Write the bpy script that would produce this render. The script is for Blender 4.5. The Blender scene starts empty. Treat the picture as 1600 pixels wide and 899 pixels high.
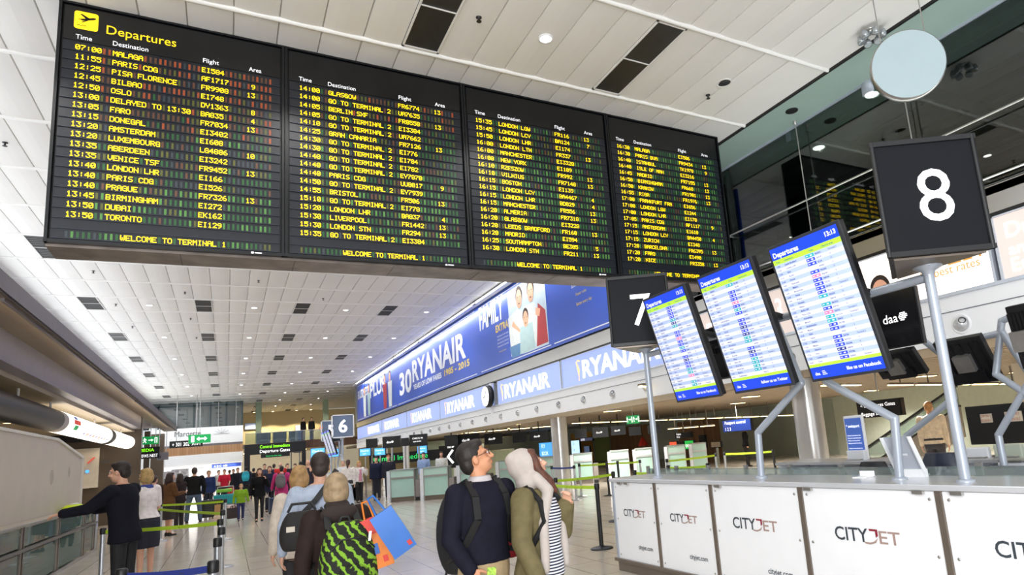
import bpy, bmesh, math, random
import numpy as np
from mathutils import Vector, Matrix
random.seed(7)
SC = bpy.context.scene
COL = SC.collection
rad = math.radians

# ------------------------------------------------------------------ camera
YAW, PIT, ROL = rad(30.81), rad(9.86), rad(-4.97)
FPX, CX, CY, EYE = 999.8, 942.5, 511.5, 1.6
FW = Vector((math.sin(YAW)*math.cos(PIT), math.cos(YAW)*math.cos(PIT), math.sin(PIT)))
RT = Vector((math.cos(YAW), -math.sin(YAW), 0)); UP = RT.cross(FW)
R2 = RT*math.cos(ROL)+UP*math.sin(ROL); U2 = UP*math.cos(ROL)-RT*math.sin(ROL)
EYEP = Vector((0, 0, EYE))
cam_data = bpy.data.cameras.new('camera'); cam = bpy.data.objects.new('camera', cam_data); COL.objects.link(cam)
cam.matrix_world = Matrix(((R2.x, U2.x, -FW.x, 0), (R2.y, U2.y, -FW.y, 0), (R2.z, U2.z, -FW.z, EYE), (0, 0, 0, 1)))
cam_data.sensor_fit = 'HORIZONTAL'; cam_data.sensor_width = 36
cam_data.lens = FPX*36/1600
cam_data.shift_x = -(CX-800)/1600; cam_data.shift_y = (CY-449.5)/1600
cam_data.clip_start = .05; cam_data.clip_end = 300
SC.camera = cam
def ray(px, py): return FW+R2*((px-CX)/FPX)-U2*((py-CY)/FPX)
def onZ(px, py, z): d = ray(px, py); return EYEP+d*((z-EYE)/d.z)
def onX(px, py, x): d = ray(px, py); return EYEP+d*(x/d.x)
def onY(px, py, y): d = ray(px, py); return EYEP+d*(y/d.y)

# ------------------------------------------------------------------ colour management, world, large lights
SC.view_settings.view_transform = 'Standard'; SC.view_settings.look = 'None'
SC.view_settings.exposure = 0.62; SC.view_settings.gamma = 1
SC.view_settings.use_curve_mapping = False
SC.cycles.use_denoising = True
SC.cycles.max_bounces = 8; SC.cycles.diffuse_bounces = 4; SC.cycles.glossy_bounces = 3
SC.cycles.transparent_max_bounces = 12; SC.cycles.sample_clamp_indirect = 6
SC.cycles.caustics_reflective = False; SC.cycles.caustics_refractive = False
world = bpy.data.worlds.new('world'); SC.world = world; world.use_nodes = True
_bg = world.node_tree.nodes['Background']; _bg.inputs['Color'].default_value = (.93, .97, 1, 1); _bg.inputs['Strength'].default_value = .95
def area(name, loc, size, energy, direction, color=(1, 1, 1)):
    l = bpy.data.lights.new(name, 'AREA'); l.shape = 'RECTANGLE'; l.size, l.size_y = size; l.energy = energy; l.color = color
    o = bpy.data.objects.new(name, l); COL.objects.link(o); o.location = loc
    o.rotation_euler = Vector(direction).to_track_quat('-Z', 'Y').to_euler()
    return o
# added unseen uplights on top of the left canopy and on the ledge below the gallery glass, shining up at the ceiling
area('canopy_fill_uplight', (-3.2, 24, 4.32), (48, 1.2), 170, (.25, 0, 1), (.95, .98, 1))
# daylight through the clerestory above the left canopy
area('clerestory_daylight', (-4.9, 23, 5.35), (54, 1.7), 1000, (1, 0, -.4), (.92, .97, 1))
# fill light added behind and to the left of the camera to brighten the counter
area('added_front_fill', (-2.2, -3.3, 2.6), (4.5, 3.2), 470, (.72, .62, -.2), (.97, .98, 1))
area('ledge_fill_uplight', (7.93, 4.6, 4.12), (7, .5), 45, (.01, 0, 1), (.95, 1, .98))  # uplight added for the mint soffit, no fitting there

# ------------------------------------------------------------------ materials
def lin(c):
    if isinstance(c, str):
        c = c.lstrip('#'); c = [int(c[i:i+2], 16)/255 for i in (0, 2, 4)]
        c = [x/12.92 if x <= .04045 else ((x+.055)/1.055)**2.4 for x in c]
    return (c[0], c[1], c[2], 1)
MATS = {}
def mat(name, col, rough=.55, metal=0, emit=0, emit_col=None, var=.06, scale=6, bump=0, spec=.5, trans=0, alpha=1):
    if name in MATS: return MATS[name]
    m = bpy.data.materials.new(name); m.use_nodes = True; MATS[name] = m
    nt = m.node_tree; b = nt.nodes['Principled BSDF']; c = lin(col)
    b.inputs['Base Color'].default_value = c; b.inputs['Roughness'].default_value = rough
    b.inputs['Metallic'].default_value = metal; b.inputs['Specular IOR Level'].default_value = spec
    if var or bump:
        tc = nt.nodes.new('ShaderNodeTexCoord'); n = nt.nodes.new('ShaderNodeTexNoise')
        n.inputs['Scale'].default_value = scale; n.inputs['Detail'].default_value = 3
        nt.links.new(tc.outputs['Object'], n.inputs['Vector'])
        mx = nt.nodes.new('ShaderNodeMixRGB'); mx.blend_type = 'MULTIPLY'; mx.inputs[0].default_value = 1
        mx.inputs[1].default_value = c
        rp = nt.nodes.new('ShaderNodeValToRGB')
        rp.color_ramp.elements[0].color = (1-var,)*3+(1,); rp.color_ramp.elements[1].color = (1+var,)*3+(1,)
        rp.color_ramp.elements[0].position = .3; rp.color_ramp.elements[1].position = .7
        nt.links.new(n.outputs['Fac'], rp.inputs[0]); nt.links.new(rp.outputs[0], mx.inputs[2])
        nt.links.new(mx.outputs[0], b.inputs['Base Color'])
        if bump:
            bp = nt.nodes.new('ShaderNodeBump'); bp.inputs['Strength'].default_value = bump; bp.inputs['Distance'].default_value = .01
            nt.links.new(n.outputs['Fac'], bp.inputs['Height']); nt.links.new(bp.outputs[0], b.inputs['Normal'])
    if emit:
        b.inputs['Emission Color'].default_value = lin(emit_col or col); b.inputs['Emission Strength'].default_value = emit
    if trans: b.inputs['Transmission Weight'].default_value = trans
    if alpha < 1: b.inputs['Alpha'].default_value = alpha
    return m
def glass_mat(name, tint, refl=.1, opacity=0., rough=.02):
    """sheet glass: tinted see-through, plus mirror reflection that grows with grazing angle"""
    if name in MATS: return MATS[name]
    m = bpy.data.materials.new(name); m.use_nodes = True; MATS[name] = m; nt = m.node_tree; nt.nodes.clear()
    out = nt.nodes.new('ShaderNodeOutputMaterial'); t = nt.nodes.new('ShaderNodeBsdfTransparent'); t.inputs[0].default_value = lin(tint)
    g = nt.nodes.new('ShaderNodeBsdfGlossy'); g.inputs['Roughness'].default_value = rough; g.inputs['Color'].default_value = (1, 1, 1, 1)
    d = nt.nodes.new('ShaderNodeBsdfDiffuse'); d.inputs[0].default_value = lin(tint)
    lw = nt.nodes.new('ShaderNodeLayerWeight'); lw.inputs[0].default_value = .35
    mr = nt.nodes.new('ShaderNodeMapRange'); mr.inputs['To Min'].default_value = refl; mr.inputs['To Max'].default_value = min(1, refl+.45)
    nt.links.new(lw.outputs['Fresnel'], mr.inputs['Value'])
    m0 = nt.nodes.new('ShaderNodeMixShader'); m0.inputs[0].default_value = opacity
    nt.links.new(t.outputs[0], m0.inputs[1]); nt.links.new(d.outputs[0], m0.inputs[2])
    m1 = nt.nodes.new('ShaderNodeMixShader'); nt.links.new(mr.outputs[0], m1.inputs[0])
    nt.links.new(m0.outputs[0], m1.inputs[1]); nt.links.new(g.outputs[0], m1.inputs[2]); nt.links.new(m1.outputs[0], out.inputs[0])
    return m
def brick_mat(name, c1, c2, mortar, w, h, msize=.01, rough=.3, offset=0, axes='xy', spec=.5, msmooth=.1, metal=0):
    if name in MATS: return MATS[name]
    m = bpy.data.materials.new(name); m.use_nodes = True; MATS[name] = m; nt = m.node_tree; b = nt.nodes['Principled BSDF']
    tc = nt.nodes.new('ShaderNodeTexCoord'); sp = nt.nodes.new('ShaderNodeSeparateXYZ'); cb = nt.nodes.new('ShaderNodeCombineXYZ')
    nt.links.new(tc.outputs['Object'], sp.inputs[0])
    for k, a in enumerate(axes): nt.links.new(sp.outputs['xyz'.index(a)], cb.inputs[k])
    br = nt.nodes.new('ShaderNodeTexBrick'); nt.links.new(cb.outputs[0], br.inputs['Vector'])
    br.offset = offset; br.inputs['Scale'].default_value = 1; br.inputs['Brick Width'].default_value = w; br.inputs['Row Height'].default_value = h
    br.inputs['Mortar Size'].default_value = msize; br.inputs['Mortar Smooth'].default_value = msmooth
    br.inputs['Color1'].default_value = lin(c1); br.inputs['Color2'].default_value = lin(c2); br.inputs['Mortar'].default_value = lin(mortar)
    n = nt.nodes.new('ShaderNodeTexNoise'); n.inputs['Scale'].default_value = 2.2; n.inputs['Detail'].default_value = 6
    nt.links.new(tc.outputs['Object'], n.inputs['Vector'])
    mx = nt.nodes.new('ShaderNodeMixRGB'); mx.blend_type = 'OVERLAY'; mx.inputs[0].default_value = .12
    nt.links.new(br.outputs['Color'], mx.inputs[1]); nt.links.new(n.outputs['Fac'], mx.inputs[2]); nt.links.new(mx.outputs[0], b.inputs['Base Color'])
    b.inputs['Roughness'].default_value = rough; b.inputs['Specular IOR Level'].default_value = spec; b.inputs['Metallic'].default_value = metal
    return m

# ------------------------------------------------------------------ text and mesh building
_TXT = {}
def text_geo(s, bold=0.0):
    """glyph outlines of a line of text, scaled so that a capital H is 1 high; returns verts, faces, width"""
    k = (s, bold)
    if k in _TXT: return _TXT[k]
    def geo(t, bd=0.):
        cu = bpy.data.curves.new('glyphs', 'FONT'); cu.body = t; cu.offset = bd; cu.resolution_u = 3
        o = bpy.data.objects.new('glyphs', cu); COL.objects.link(o)
        dg = bpy.context.evaluated_depsgraph_get(); dg.update(); me = o.evaluated_get(dg).to_mesh()
        v = np.array([x.co[:2] for x in me.vertices]) if len(me.vertices) else np.zeros((0, 2)); f = [tuple(p.vertices) for p in me.polygons]
        o.evaluated_get(dg).to_mesh_clear(); bpy.data.objects.remove(o); bpy.data.curves.remove(cu)
        return v, f
    if '_h' not in _TXT:
        v, f = geo('H'); _TXT['_h'] = v[:, 1].max()-v[:, 1].min()
    v, f = geo(s, bold); v = v/_TXT['_h']
    w = (v[:, 0].max()-v[:, 0].min()) if len(v) else 0
    if len(v): v[:, 0] -= v[:, 0].min()
    _TXT[k] = (v, f, w); return _TXT[k]

class MB:
    """collects shapes and links them as ONE mesh object"""
    def __init__(self): self.v = []; self.f = []; self.m = []; self.sm = []
    def add(self, vs, fs, mi=0, smooth=False):
        o = len(self.v); self.v += [tuple(x) for x in vs]
        for f in fs: self.f.append(tuple(i+o for i in f)); self.m.append(mi); self.sm.append(smooth)
        return self
    def box(self, lo, hi, mi=0):
        x0, y0, z0 = (min(a, b) for a, b in zip(lo, hi)); x1, y1, z1 = (max(a, b) for a, b in zip(lo, hi))
        return self.add([(x0, y0, z0), (x1, y0, z0), (x1, y1, z0), (x0, y1, z0), (x0, y0, z1), (x1, y0, z1), (x1, y1, z1), (x0, y1, z1)],
                 [(0, 3, 2, 1), (4, 5, 6, 7), (0, 1, 5, 4), (1, 2, 6, 5), (2, 3, 7, 6), (3, 0, 4, 7)], mi)
    def obox(self, c, ax, ay, az, mi=0):
        """box from centre and three half-axis vectors"""
        c, ax, ay, az = map(Vector, (c, ax, ay, az))
        vs = [c+ax*i+ay*j+az*k for k in (-1, 1) for (i, j) in ((-1, -1), (1, -1), (1, 1), (-1, 1))]
        return self.add(vs, [(0, 3, 2, 1), (4, 5, 6, 7), (0, 1, 5, 4), (1, 2, 6, 5), (2, 3, 7, 6), (3, 0, 4, 7)], mi)
    def bar(self, a, b, w, h, mi=0, up=(0, 0, 1)):
        a, b = Vector(a), Vector(b); d = (b-a); u = Vector(up); s = d.cross(u)
        if s.length < 1e-6: s = d.cross(Vector((1, 0, 0)))
        s.normalize(); u = s.cross(d).normalized()
        return self.obox((a+b)/2, d/2, s*w/2, u*h/2, mi)
    def quad(self, a, b, c, d, mi=0): return self.add([a, b, c, d], [(0, 1, 2, 3)], mi)
    def prism(self, pts, vec, mi=0):
        """closed extrusion of a planar polygon"""
        n = len(pts); vec = Vector(vec); pts = [Vector(p) for p in pts]
        return self.add(pts+[p+vec for p in pts], [tuple(range(n-1, -1, -1)), tuple(range(n, 2*n))]+[(i, (i+1) % n, (i+1) % n+n, i+n) for i in range(n)], mi)
    def tube(self, pts, r, n=10, mi=0, caps=True):
        pts = [Vector(p) for p in pts]; rs = r if isinstance(r, (list, tuple)) else [r]*len(pts)
        rings = []; pu = None
        for i, p in enumerate(pts):
            d = ((pts[i+1]-p) if i < len(pts)-1 else Vector((0, 0, 0)))
            e = ((p-pts[i-1]) if i else Vector((0, 0, 0)))
            t = (d.normalized()+e.normalized()).normalized()
            if pu is None:
                pu = t.orthogonal().normalized()
            u = (pu-t*pu.dot(t)).normalized(); pu = u; w = t.cross(u)
            k = 1/max(.5, (t.dot(d.normalized()) if d.length > 0 else 1))
            rings.append([p+(u*math.cos(2*math.pi*j/n)+w*math.sin(2*math.pi*j/n))*rs[i]*k for j in range(n)])
        return self.loft(rings, caps, mi)
    def loft(self, rings, caps=True, mi=0, smooth=True):
        n = len(rings[0]); vs = [v for r in rings for v in r]; fs = []
        for i in range(len(rings)-1):
            for j in range(n): fs.append((i*n+j, i*n+(j+1) % n, (i+1)*n+(j+1) % n, (i+1)*n+j))
        self.add(vs, fs, mi, smooth)
        if caps:
            self.add(rings[0], [tuple(range(n-1, -1, -1))], mi); self.add(rings[-1], [tuple(range(n))], mi)
        return self
    def ball(self, c, rx, ry=None, rz=None, n=14, k=9, mi=0, rot=None):
        ry = rx if ry is None else ry; rz = rx if rz is None else rz; c = Vector(c); vs = []; fs = []
        def P(x, y, z):
            p = Vector((x*rx, y*ry, z*rz)); return c+(rot @ p if rot is not None else p)
        vs.append(P(0, 0, -1))
        for i in range(1, k):
            a = -math.pi/2+math.pi*i/k
            for j in range(n): vs.append(P(math.cos(a)*math.cos(2*math.pi*j/n), math.cos(a)*math.sin(2*math.pi*j/n), math.sin(a)))
        vs.append(P(0, 0, 1)); L = len(vs)-1
        for j in range(n):
            fs.append((0, 1+(j+1) % n, 1+j)); fs.append((L, L-n+j, L-n+(j+1) % n))
            for i in range(k-2): b = 1+i*n; fs.append((b+j, b+(j+1) % n, b+n+(j+1) % n, b+n+j))
        return self.add(vs, fs, mi, True)
    def lathe(self, c, prof, axis=(0, 0, 1), n=20, mi=0):
        """closed solid of revolution: prof = (radius, height) pairs along axis"""
        a = Vector(axis).normalized(); u = a.orthogonal().normalized(); w = a.cross(u); c = Vector(c)
        rings = [[c+a*h+(u*math.cos(2*math.pi*j/n)+w*math.sin(2*math.pi*j/n))*max(r, 1e-4) for j in range(n)] for r, h in prof]
        return self.loft(rings, True, mi)
    def text(self, s, o, right, up, h, mi=0, align='l', sx=1., bold=0., maxw=None):
        """flat lettering; o = baseline start (or centre / end), h = capital height"""
        v, f, w = text_geo(s, bold); right, up, o = Vector(right).normalized(), Vector(up).normalized(), Vector(o)
        if maxw and w*h*sx > maxw: sx = maxw/(w*h)
        dx = {'l': 0, 'c': -w/2, 'r': -w}[align]
        return self.add([o+right*((x+dx)*h*sx)+up*(y*h) for x, y in v], f, mi)
    def build(self, name, mats, parent=None, origin=None, smooth=None, bevel=0):
        me = bpy.data.meshes.new(name); off = Vector(origin) if origin is not None else (Vector(parent.get('_o', (0, 0, 0))) if parent is not None else Vector((0, 0, 0)))
        me.from_pydata([tuple(Vector(p)-off) for p in self.v], [], self.f)
        mats = mats if isinstance(mats, (list, tuple)) else [mats]
        for x in mats: me.materials.append(x)
        me.polygons.foreach_set('material_index', self.m)
        me.polygons.foreach_set('use_smooth', self.sm if smooth is None else [smooth]*len(self.f)); me.update()
        o = bpy.data.objects.new(name, me); COL.objects.link(o)
        if parent is not None:
            o.parent = parent; o['_o'] = tuple(off)
        elif origin is not None: o.location = origin; o['_o'] = tuple(off)
        if bevel:
            b = o.modifiers.new('bevel', 'BEVEL'); b.width = bevel; b.segments = 2; b.limit_method = 'ANGLE'
        return o
def tag(o, label=None, cat=None, group=None, kind=None):
    if label: o['label'] = label
    if cat: o['category'] = cat
    if group: o['group'] = group
    if kind: o['kind'] = kind
    return o
def empty(name, loc, label, cat, group=None, rz=0):
    o = bpy.data.objects.new(name, None); COL.objects.link(o); o.location = loc; o.rotation_euler = (0, 0, rz)
    o.empty_display_size = .1; o['_o'] = tuple(loc) if not rz else (0., 0., 0.)
    return tag(o, label, cat, group)
def loc_empty(name, loc, label, cat, group=None, rz=0):
    """an Empty whose parts are given in its own local coordinates"""
    o = empty(name, loc, label, cat, group, rz); o['_o'] = (0., 0., 0.); return o
def struct(o): o['kind'] = 'structure'; return o
def copy_tree(o, parent=None):
    c = o.copy(); COL.objects.link(c)
    if parent is not None: c.parent = parent
    for ch in list(o.children): copy_tree(ch, c)
    return c
ORD = ['first', 'second', 'third', 'fourth', 'fifth', 'sixth', 'seventh', 'eighth', 'ninth', 'tenth', 'eleventh', 'twelfth', 'thirteenth', 'fourteenth']
def V(*a): return Vector(a)
# ------------------------------------------------------------------ dimensions of the hall
HC = 6.6; XR = 7.49; XS = 8.31; XL = -4.6; YN = -3.5; YF = 66.0; BY = 7.84
def wallbox(name, lo, hi, m): return struct(MB().box(lo, hi).build(name, m))
M_FLOOR = brick_mat('floor_tile', '#c6bdb1', '#beb5a9', '#7d756d', .44, .88, .006, .16, 0, 'xy', .6)
M_CEIL = mat('ceiling_panel', '#e9e7e3', .5, 0, var=.015, scale=1.2)
M_BEAD = mat('ceiling_bead', '#f4f3f0', .4, var=.01)
M_MINT = mat('mint_soffit', '#9db3ab', .35, var=.03, scale=2)
M_DARK = mat('near_black', '#121214', .45, var=.05)
M_STEEL = mat('brushed_steel', '#b9b7b4', .3, .85, var=.08, scale=14)
M_ALU = mat('grey_painted_tube', '#aeb6c2', .35, .25, var=.03)
M_WHITE = mat('white_paint', '#f2f3f5', .4, var=.015)
M_CREAM = mat('cream_panel', '#cdc3b3', .5, var=.03, scale=2)
M_BROWN = mat('brown_grey_wall', '#564a3e', .6, var=.06, scale=1.5)
M_TAUPE = mat('taupe_fascia', '#8d8688', .45, .2, var=.04)
M_SLAT = mat('dark_slat_ceiling', '#9a8c78', .6, var=.08, scale=3)
M_STRIP = mat('warm_strip_light', '#fff0c8', .5, emit=4, emit_col='#ffe6a8', var=0)
M_LAMP = mat('white_lamp', '#ffffff', .5, emit=9, emit_col='#fff8ee', var=0)
M_GREENWALL = mat('pale_green_wall', '#b5bdae', .55, var=.04)
M_WOOD = brick_mat('wood_slats', '#a87a4c', '#8f6338', '#5c3e22', .18, 6, .006, .5, .5, 'yz')
M_WOODX = brick_mat('wood_slats_across', '#c49a74', '#b48760', '#8a6444', .16, 6, .006, .5, .5, 'xz')
M_WOODDK = brick_mat('dark_wood_slats', '#6d4c34', '#5d3f2a', '#3a2618', .16, 6, .006, .5, .5, 'xz')

# floor
fl = MB().box((-16, YN, -.2), (30, YF+14, 0)).build('floor', M_FLOOR); struct(fl)
# moving the joints so that they fall where the hall's joints do
for v in fl.data.vertices: v.co.x += .99
fl.location.x = -.99

# ceiling: shallow arched panels between long beads, 0.45 m wide and 1.77 m long, dark vents set into it every third row
PITCH = .45; ROW = 1.77; Y0 = 5.55
xs = [1.80+PITCH*k for k in range(-22, 40)]; xs = [x for x in xs if XL-1.2 < x < XR-.3]
VENTX = {1.80+2.70*k for k in range(-3, 3)}
def isvent(i, row): return abs(((i-1.80)/2.7)-round((i-1.80)/2.7)) < .02 and row % 3 == 0 and i < 6.5
mb = MB()
rows = range(-5, 35)
prof = [(0, .03), (.009, .0), (.12, -.007), (.225, -.010), (.33, -.007), (.441, 0), (.45, .03)]
edges = xs+[XR]
for r in rows:
    y0, y1 = Y0+ROW*r, Y0+ROW*(r+1)
    for k in range(len(xs)):
        w = edges[k+1]-edges[k]; x0 = edges[k]
        if isvent(x0, r): mb.quad((x0, y0, HC+.03), (x0, y1, HC+.03), (x0+w, y1, HC+.03), (x0+w, y0, HC+.03), 1); continue
        for (a, za), (b, zb) in zip(prof, prof[1:]):
            a, b = a*w/.45, b*w/.45
            mb.quad((x0+a, y0, HC+za), (x0+a, y1, HC+za), (x0+b, y1, HC+zb), (x0+b, y0, HC+zb))
struct(mb.build('ceiling', [M_CEIL, M_DARK]))
struct(MB().box((-16, YN, HC+.05), (30, YF+14, HC+.3)).build('ceiling_slab', M_WHITE))
mb = MB()
for r in rows:
    y = Y0+ROW*r
    if y < 60: mb.tube([(xs[0], y, HC), (XR, y, HC)], .035, 8)
struct(mb.build('trim_ceiling_beads', M_BEAD))
# vents
def vent(x, y, i, j):
    t = loc_empty('ceiling_vent', (x, y, HC-.005), None, 'vent', 'dark air vents in the white hall ceiling')
    MB().box((.02, .06, .0), (.43, 1.70, .012)).build('grille_panel', MATS['vent_black'], t)
    f = MB()
    for a in ((0, .05, .022, 1.72), (.428, .05, .45, 1.72), (0, .05, .45, .07), (0, 1.69, .45, 1.72), (.02, .88, .43, .893)): f.box((a[0], a[1], -.012), (a[2], a[3], .012))
    f.build('frame', M_CEIL, t)
    if 0 < j < 4:
        s = MB()
        for q in range(12): s.box((.03, .1+q*.135, -.006), (.42, .112+q*.135, .002))
        s.build('slat', MATS['vent_slat'], t)
    return t
mat('vent_black', '#2c2b2a', .5, var=.15, scale=9); mat('vent_slat', '#242322', .4, var=.05)
for j, r in enumerate(range(0, 31, 3)):
    for i, k in enumerate(range(-2, 2)):
        x, y = 1.80+2.7*k, Y0+ROW*r
        if y > 62 or (x < -3.3 and y < 14): continue
        t = vent(x, y, i, j)
        where = 'in front of the departures board' if j == 0 else '%s row beyond the board' % ORD[j-1]
        t['label'] = 'dark rectangular ceiling vent, %s from left, %s' % (ORD[i], where)
# downlights
def downlight(x, y, lab, power=75, r=.075):
    t = loc_empty('ceiling_downlight', (x, y, HC-.012), lab, 'ceiling light', 'round downlights in the white hall ceiling')
    MB().lathe((0, 0, 0), [(r+.02, 0), (r+.02, -.012), (r, -.014), (r, 0)], n=16).build('trim_ring', M_WHITE, t)
    MB().lathe((0, 0, 0), [(r-.004, -.004), (r-.004, -.012), (.01, -.016)], n=16).build('lamp_glass', M_LAMP, t)
    l = bpy.data.lights.new('downlight_lamp', 'SPOT'); l.energy = power; l.spot_size = rad(125); l.spot_blend = .6; l.shadow_soft_size = .07; l.color = (1, .98, .95)
    o = bpy.data.objects.new('downlight_lamp', l); COL.objects.link(o); o.parent = t; o.location = (0, 0, -.06)
    return t
for j, r in enumerate(range(0, 31, 3)):
    for i, x in enumerate((-2.025, .675, 3.375, 6.075)):
        y = Y0+ROW*r+.9
        if j == 0 and i == 3: continue
        where = 'in front of the departures board' if j == 0 else '%s row beyond the board' % ORD[j-1]
        downlight(x, y, 'small lit round ceiling downlight, %s from left, %s' % (ORD[i], where), 105 if j < 8 else 110)
# sprinklers and the dark speaker
k = 0
M_SPRK = mat('sprinkler_metal', '#3c3b3a', .4, .6)
for (px, py, lab) in ((748, 26, 'small dark sprinkler head in ceiling beside the vent at the top of the photo'), (1106, 148, 'small dark sprinkler head in ceiling below the round dark speaker'),
                 (146, 423, 'small dark sprinkler head left of the nearest left vent'), (289, 456, 'small dark sprinkler head above the nearest middle vent'), (404, 438, 'small dark sprinkler head right above the middle vents'),
                 (181, 475, 'small dark sprinkler head right of the nearest left vent'), (505, 466, 'small dark sprinkler head beside the right vent nearest the board'), (298, 497, 'small dark sprinkler head below the nearest middle vent'),
                 (207, 510, 'small dark sprinkler head by the second left vent'), (307, 527, 'small dark sprinkler head left of the second middle vent'), (8, 222, 'small dark sprinkler head in ceiling left of the departures board')):
    p = onZ(px, py, HC)
    m = MB().lathe(p+V(0, 0, .0), [(.035, .005), (.035, -.015), (.012, -.02), (.012, -.055), (.03, -.06), (.03, -.066)], n=10)
    tag(m.build('sprinkler', M_SPRK, origin=p), lab, 'sprinkler', 'sprinklers in the hall ceiling')
p = onZ(1131, 129, HC); t = empty('ceiling_speaker', p, 'round dark speaker recess in white ceiling near the glass gallery', 'speaker')
MB().lathe(p, [(.12, .0), (.12, -.014), (.1, -.016), (.1, -.002)], n=20).build('ring', M_CEIL, t); MB().lathe(p, [(.098, -.004), (.05, -.01), (.02, -.014)], n=20).build('grille', M_DARK, t)

# ---------------- right side: soffit, gallery glass, steel band, advertising band, white fascia
struct(MB().box((XR, YN, HC-.02), (XS, 12, HC+.04)).build('ceiling_mint_soffit', M_MINT))
struct(MB().box((XR-.01, YN, HC-.03), (XR+.03, 12, HC+.02)).build('trim_soffit_edge', M_DARK))
struct(MB().box((XS-.02, YN, HC-.06), (XS+.05, 12, HC+.02)).build('trim_glass_head', M_ALU))
M_GGLASS = glass_mat('gallery_glass', '#a9b5b2', .06, 0)
g = MB()
for a, b in ((YN, 1.0), (1.012, 4.9), (4.912, 8.8), (8.812, 12)): g.box((XS, a, 4.06), (XS+.012, b, HC-.06))
struct(g.build('window_gallery', M_GGLASS))
# the gallery behind the glass
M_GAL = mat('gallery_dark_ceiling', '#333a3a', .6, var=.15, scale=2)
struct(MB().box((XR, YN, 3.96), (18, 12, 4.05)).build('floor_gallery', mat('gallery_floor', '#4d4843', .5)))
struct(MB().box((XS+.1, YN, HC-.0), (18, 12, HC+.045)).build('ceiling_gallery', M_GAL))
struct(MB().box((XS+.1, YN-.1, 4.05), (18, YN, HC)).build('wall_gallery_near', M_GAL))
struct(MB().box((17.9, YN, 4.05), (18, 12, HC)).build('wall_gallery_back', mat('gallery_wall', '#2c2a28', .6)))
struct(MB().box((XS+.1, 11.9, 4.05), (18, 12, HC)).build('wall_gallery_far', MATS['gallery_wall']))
bm_ = MB()
for i in range(9): bm_.box((XS+.3+i*1.05, YN, HC-.12), (XS+.38+i*1.05, 11.9, HC), 0)
for j in range(8): bm_.box((XS+.1, -2.6+j*1.9, HC-.2), (17.9, -2.35+j*1.9, HC-.12), 1)
struct(bm_.build('trim_gallery_ceiling_grid', [mat('gallery_beam', '#59625f', .5), mat('gallery_cross_beam', '#4a5351', .5)]))
for n, (px, py) in enumerate(((1279, 231), (1362, 148), (1240, 222), (1393, 223))):
    p = onZ(px, py, HC-.21); lit = n < 2
    t = empty('gallery_downlight', p, ('%s round ceiling lamp behind the gallery glass, %s' % ('lit' if lit else 'unlit', ('left of sign 8', 'beside the white hanging disc', 'farthest from the camera', 'just above sign 8')[n])), 'ceiling light')
    MB().lathe(p, [(.13, .2), (.13, 0), (.115, -.005), (.1, .0)], n=18).build('housing', M_ALU, t)
    MB().lathe(p, [(.1, .004), (.1, -.004), (.02, -.006)], n=18).build('lamp_glass', M_LAMP if lit else MATS['gallery_beam'], t)
    if lit:
        l = bpy.data.lights.new('gallery_lamp', 'SPOT'); l.energy = 60; l.spot_size = rad(140); l.color = (1, .93, .8); o = bpy.data.objects.new('gallery_lamp', l); COL.objects.link(o); o.parent = t; o.location = (0, 0, -.05)
# louvred fluorescent fitting and round column behind the glass
p = onX(1168, 288, 9.5); t = empty('louvre_light', p, 'bright four tube louvre light behind the gallery glass beside the board', 'ceiling light')
for i in range(2):
    for j in range(2): MB().box(p+V(-.62+j*.64, -.28+i*.34, -.04), p+V(-.04+j*.64, -.1+i*.34, 0)).build('tube', mat('white_tube_light', '#ffffff', emit=7, emit_col='#fff6dc', var=0), t)
MB().box(p+V(-.66, -.32, 0), p+V(.64, .3, .07)).build('housing', M_STEEL, t)
MB().tube([p+V(0, 0, .07), p+V(0, 0, HC-p.z+.002)], .02, 8).build('drop_rod', M_STEEL, t)
struct(MB().tube([(12.2, 9.6, 4.05), (12.2, 9.6, HC)], .32, 24).build('column_gallery', mat('gallery_column', '#a99f8d', .25, .3)))
# steel hand rails and tension wires of the glass
for z, lab in ((5.18, 'upper'), (4.40, 'lower')):
    t = MB().tube([(XS-.12, YN, z), (XS-.12, 11.5, z)], .016, 8)
    for y in (-2.9, 1.006, 4.906, 8.806): t.tube([(XS-.12, y, z), (XS, y, z)], .014, 8); t.ball((XS-.12, y, z), .03)
    tag(t.build('glass_rail', M_STEEL, origin=(XS-.12, 4, z)), '%s thin steel rail running along the front of the gallery glass' % lab, 'rail')
for n, y in enumerate((1.006, 2.95, 4.906, 6.85, 8.806)):
    t = MB().tube([(XS-.13, y, 4.06), (XS-.13, y, HC-.02)], .010, 6)
    t.lathe((XS-.13, y, HC-.05), [(.03, .03), (.03, 0), (.012, -.04)], n=10)
    tag(t.build('tension_rod', M_STEEL, origin=(XS-.13, y, 4.06)), 'thin vertical steel rod before the gallery glass, %s from the camera end' % ORD[n], 'rod', 'tension rods before the gallery glass')
for n, (px, py, lab) in enumerate(((1237, 173, 'dark round recess in the mint soffit left of the hanging disc'), (1383, 80, 'dark round recess in the mint soffit behind the hanging disc'))):
    p = onZ(px, py, HC-.02)
    tag(MB().lathe(p, [(.1, .0), (.1, -.012), (.085, -.014), (.08, -.004)], n=18).build('soffit_recess', M_DARK, origin=p), lab, 'recess')
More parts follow.
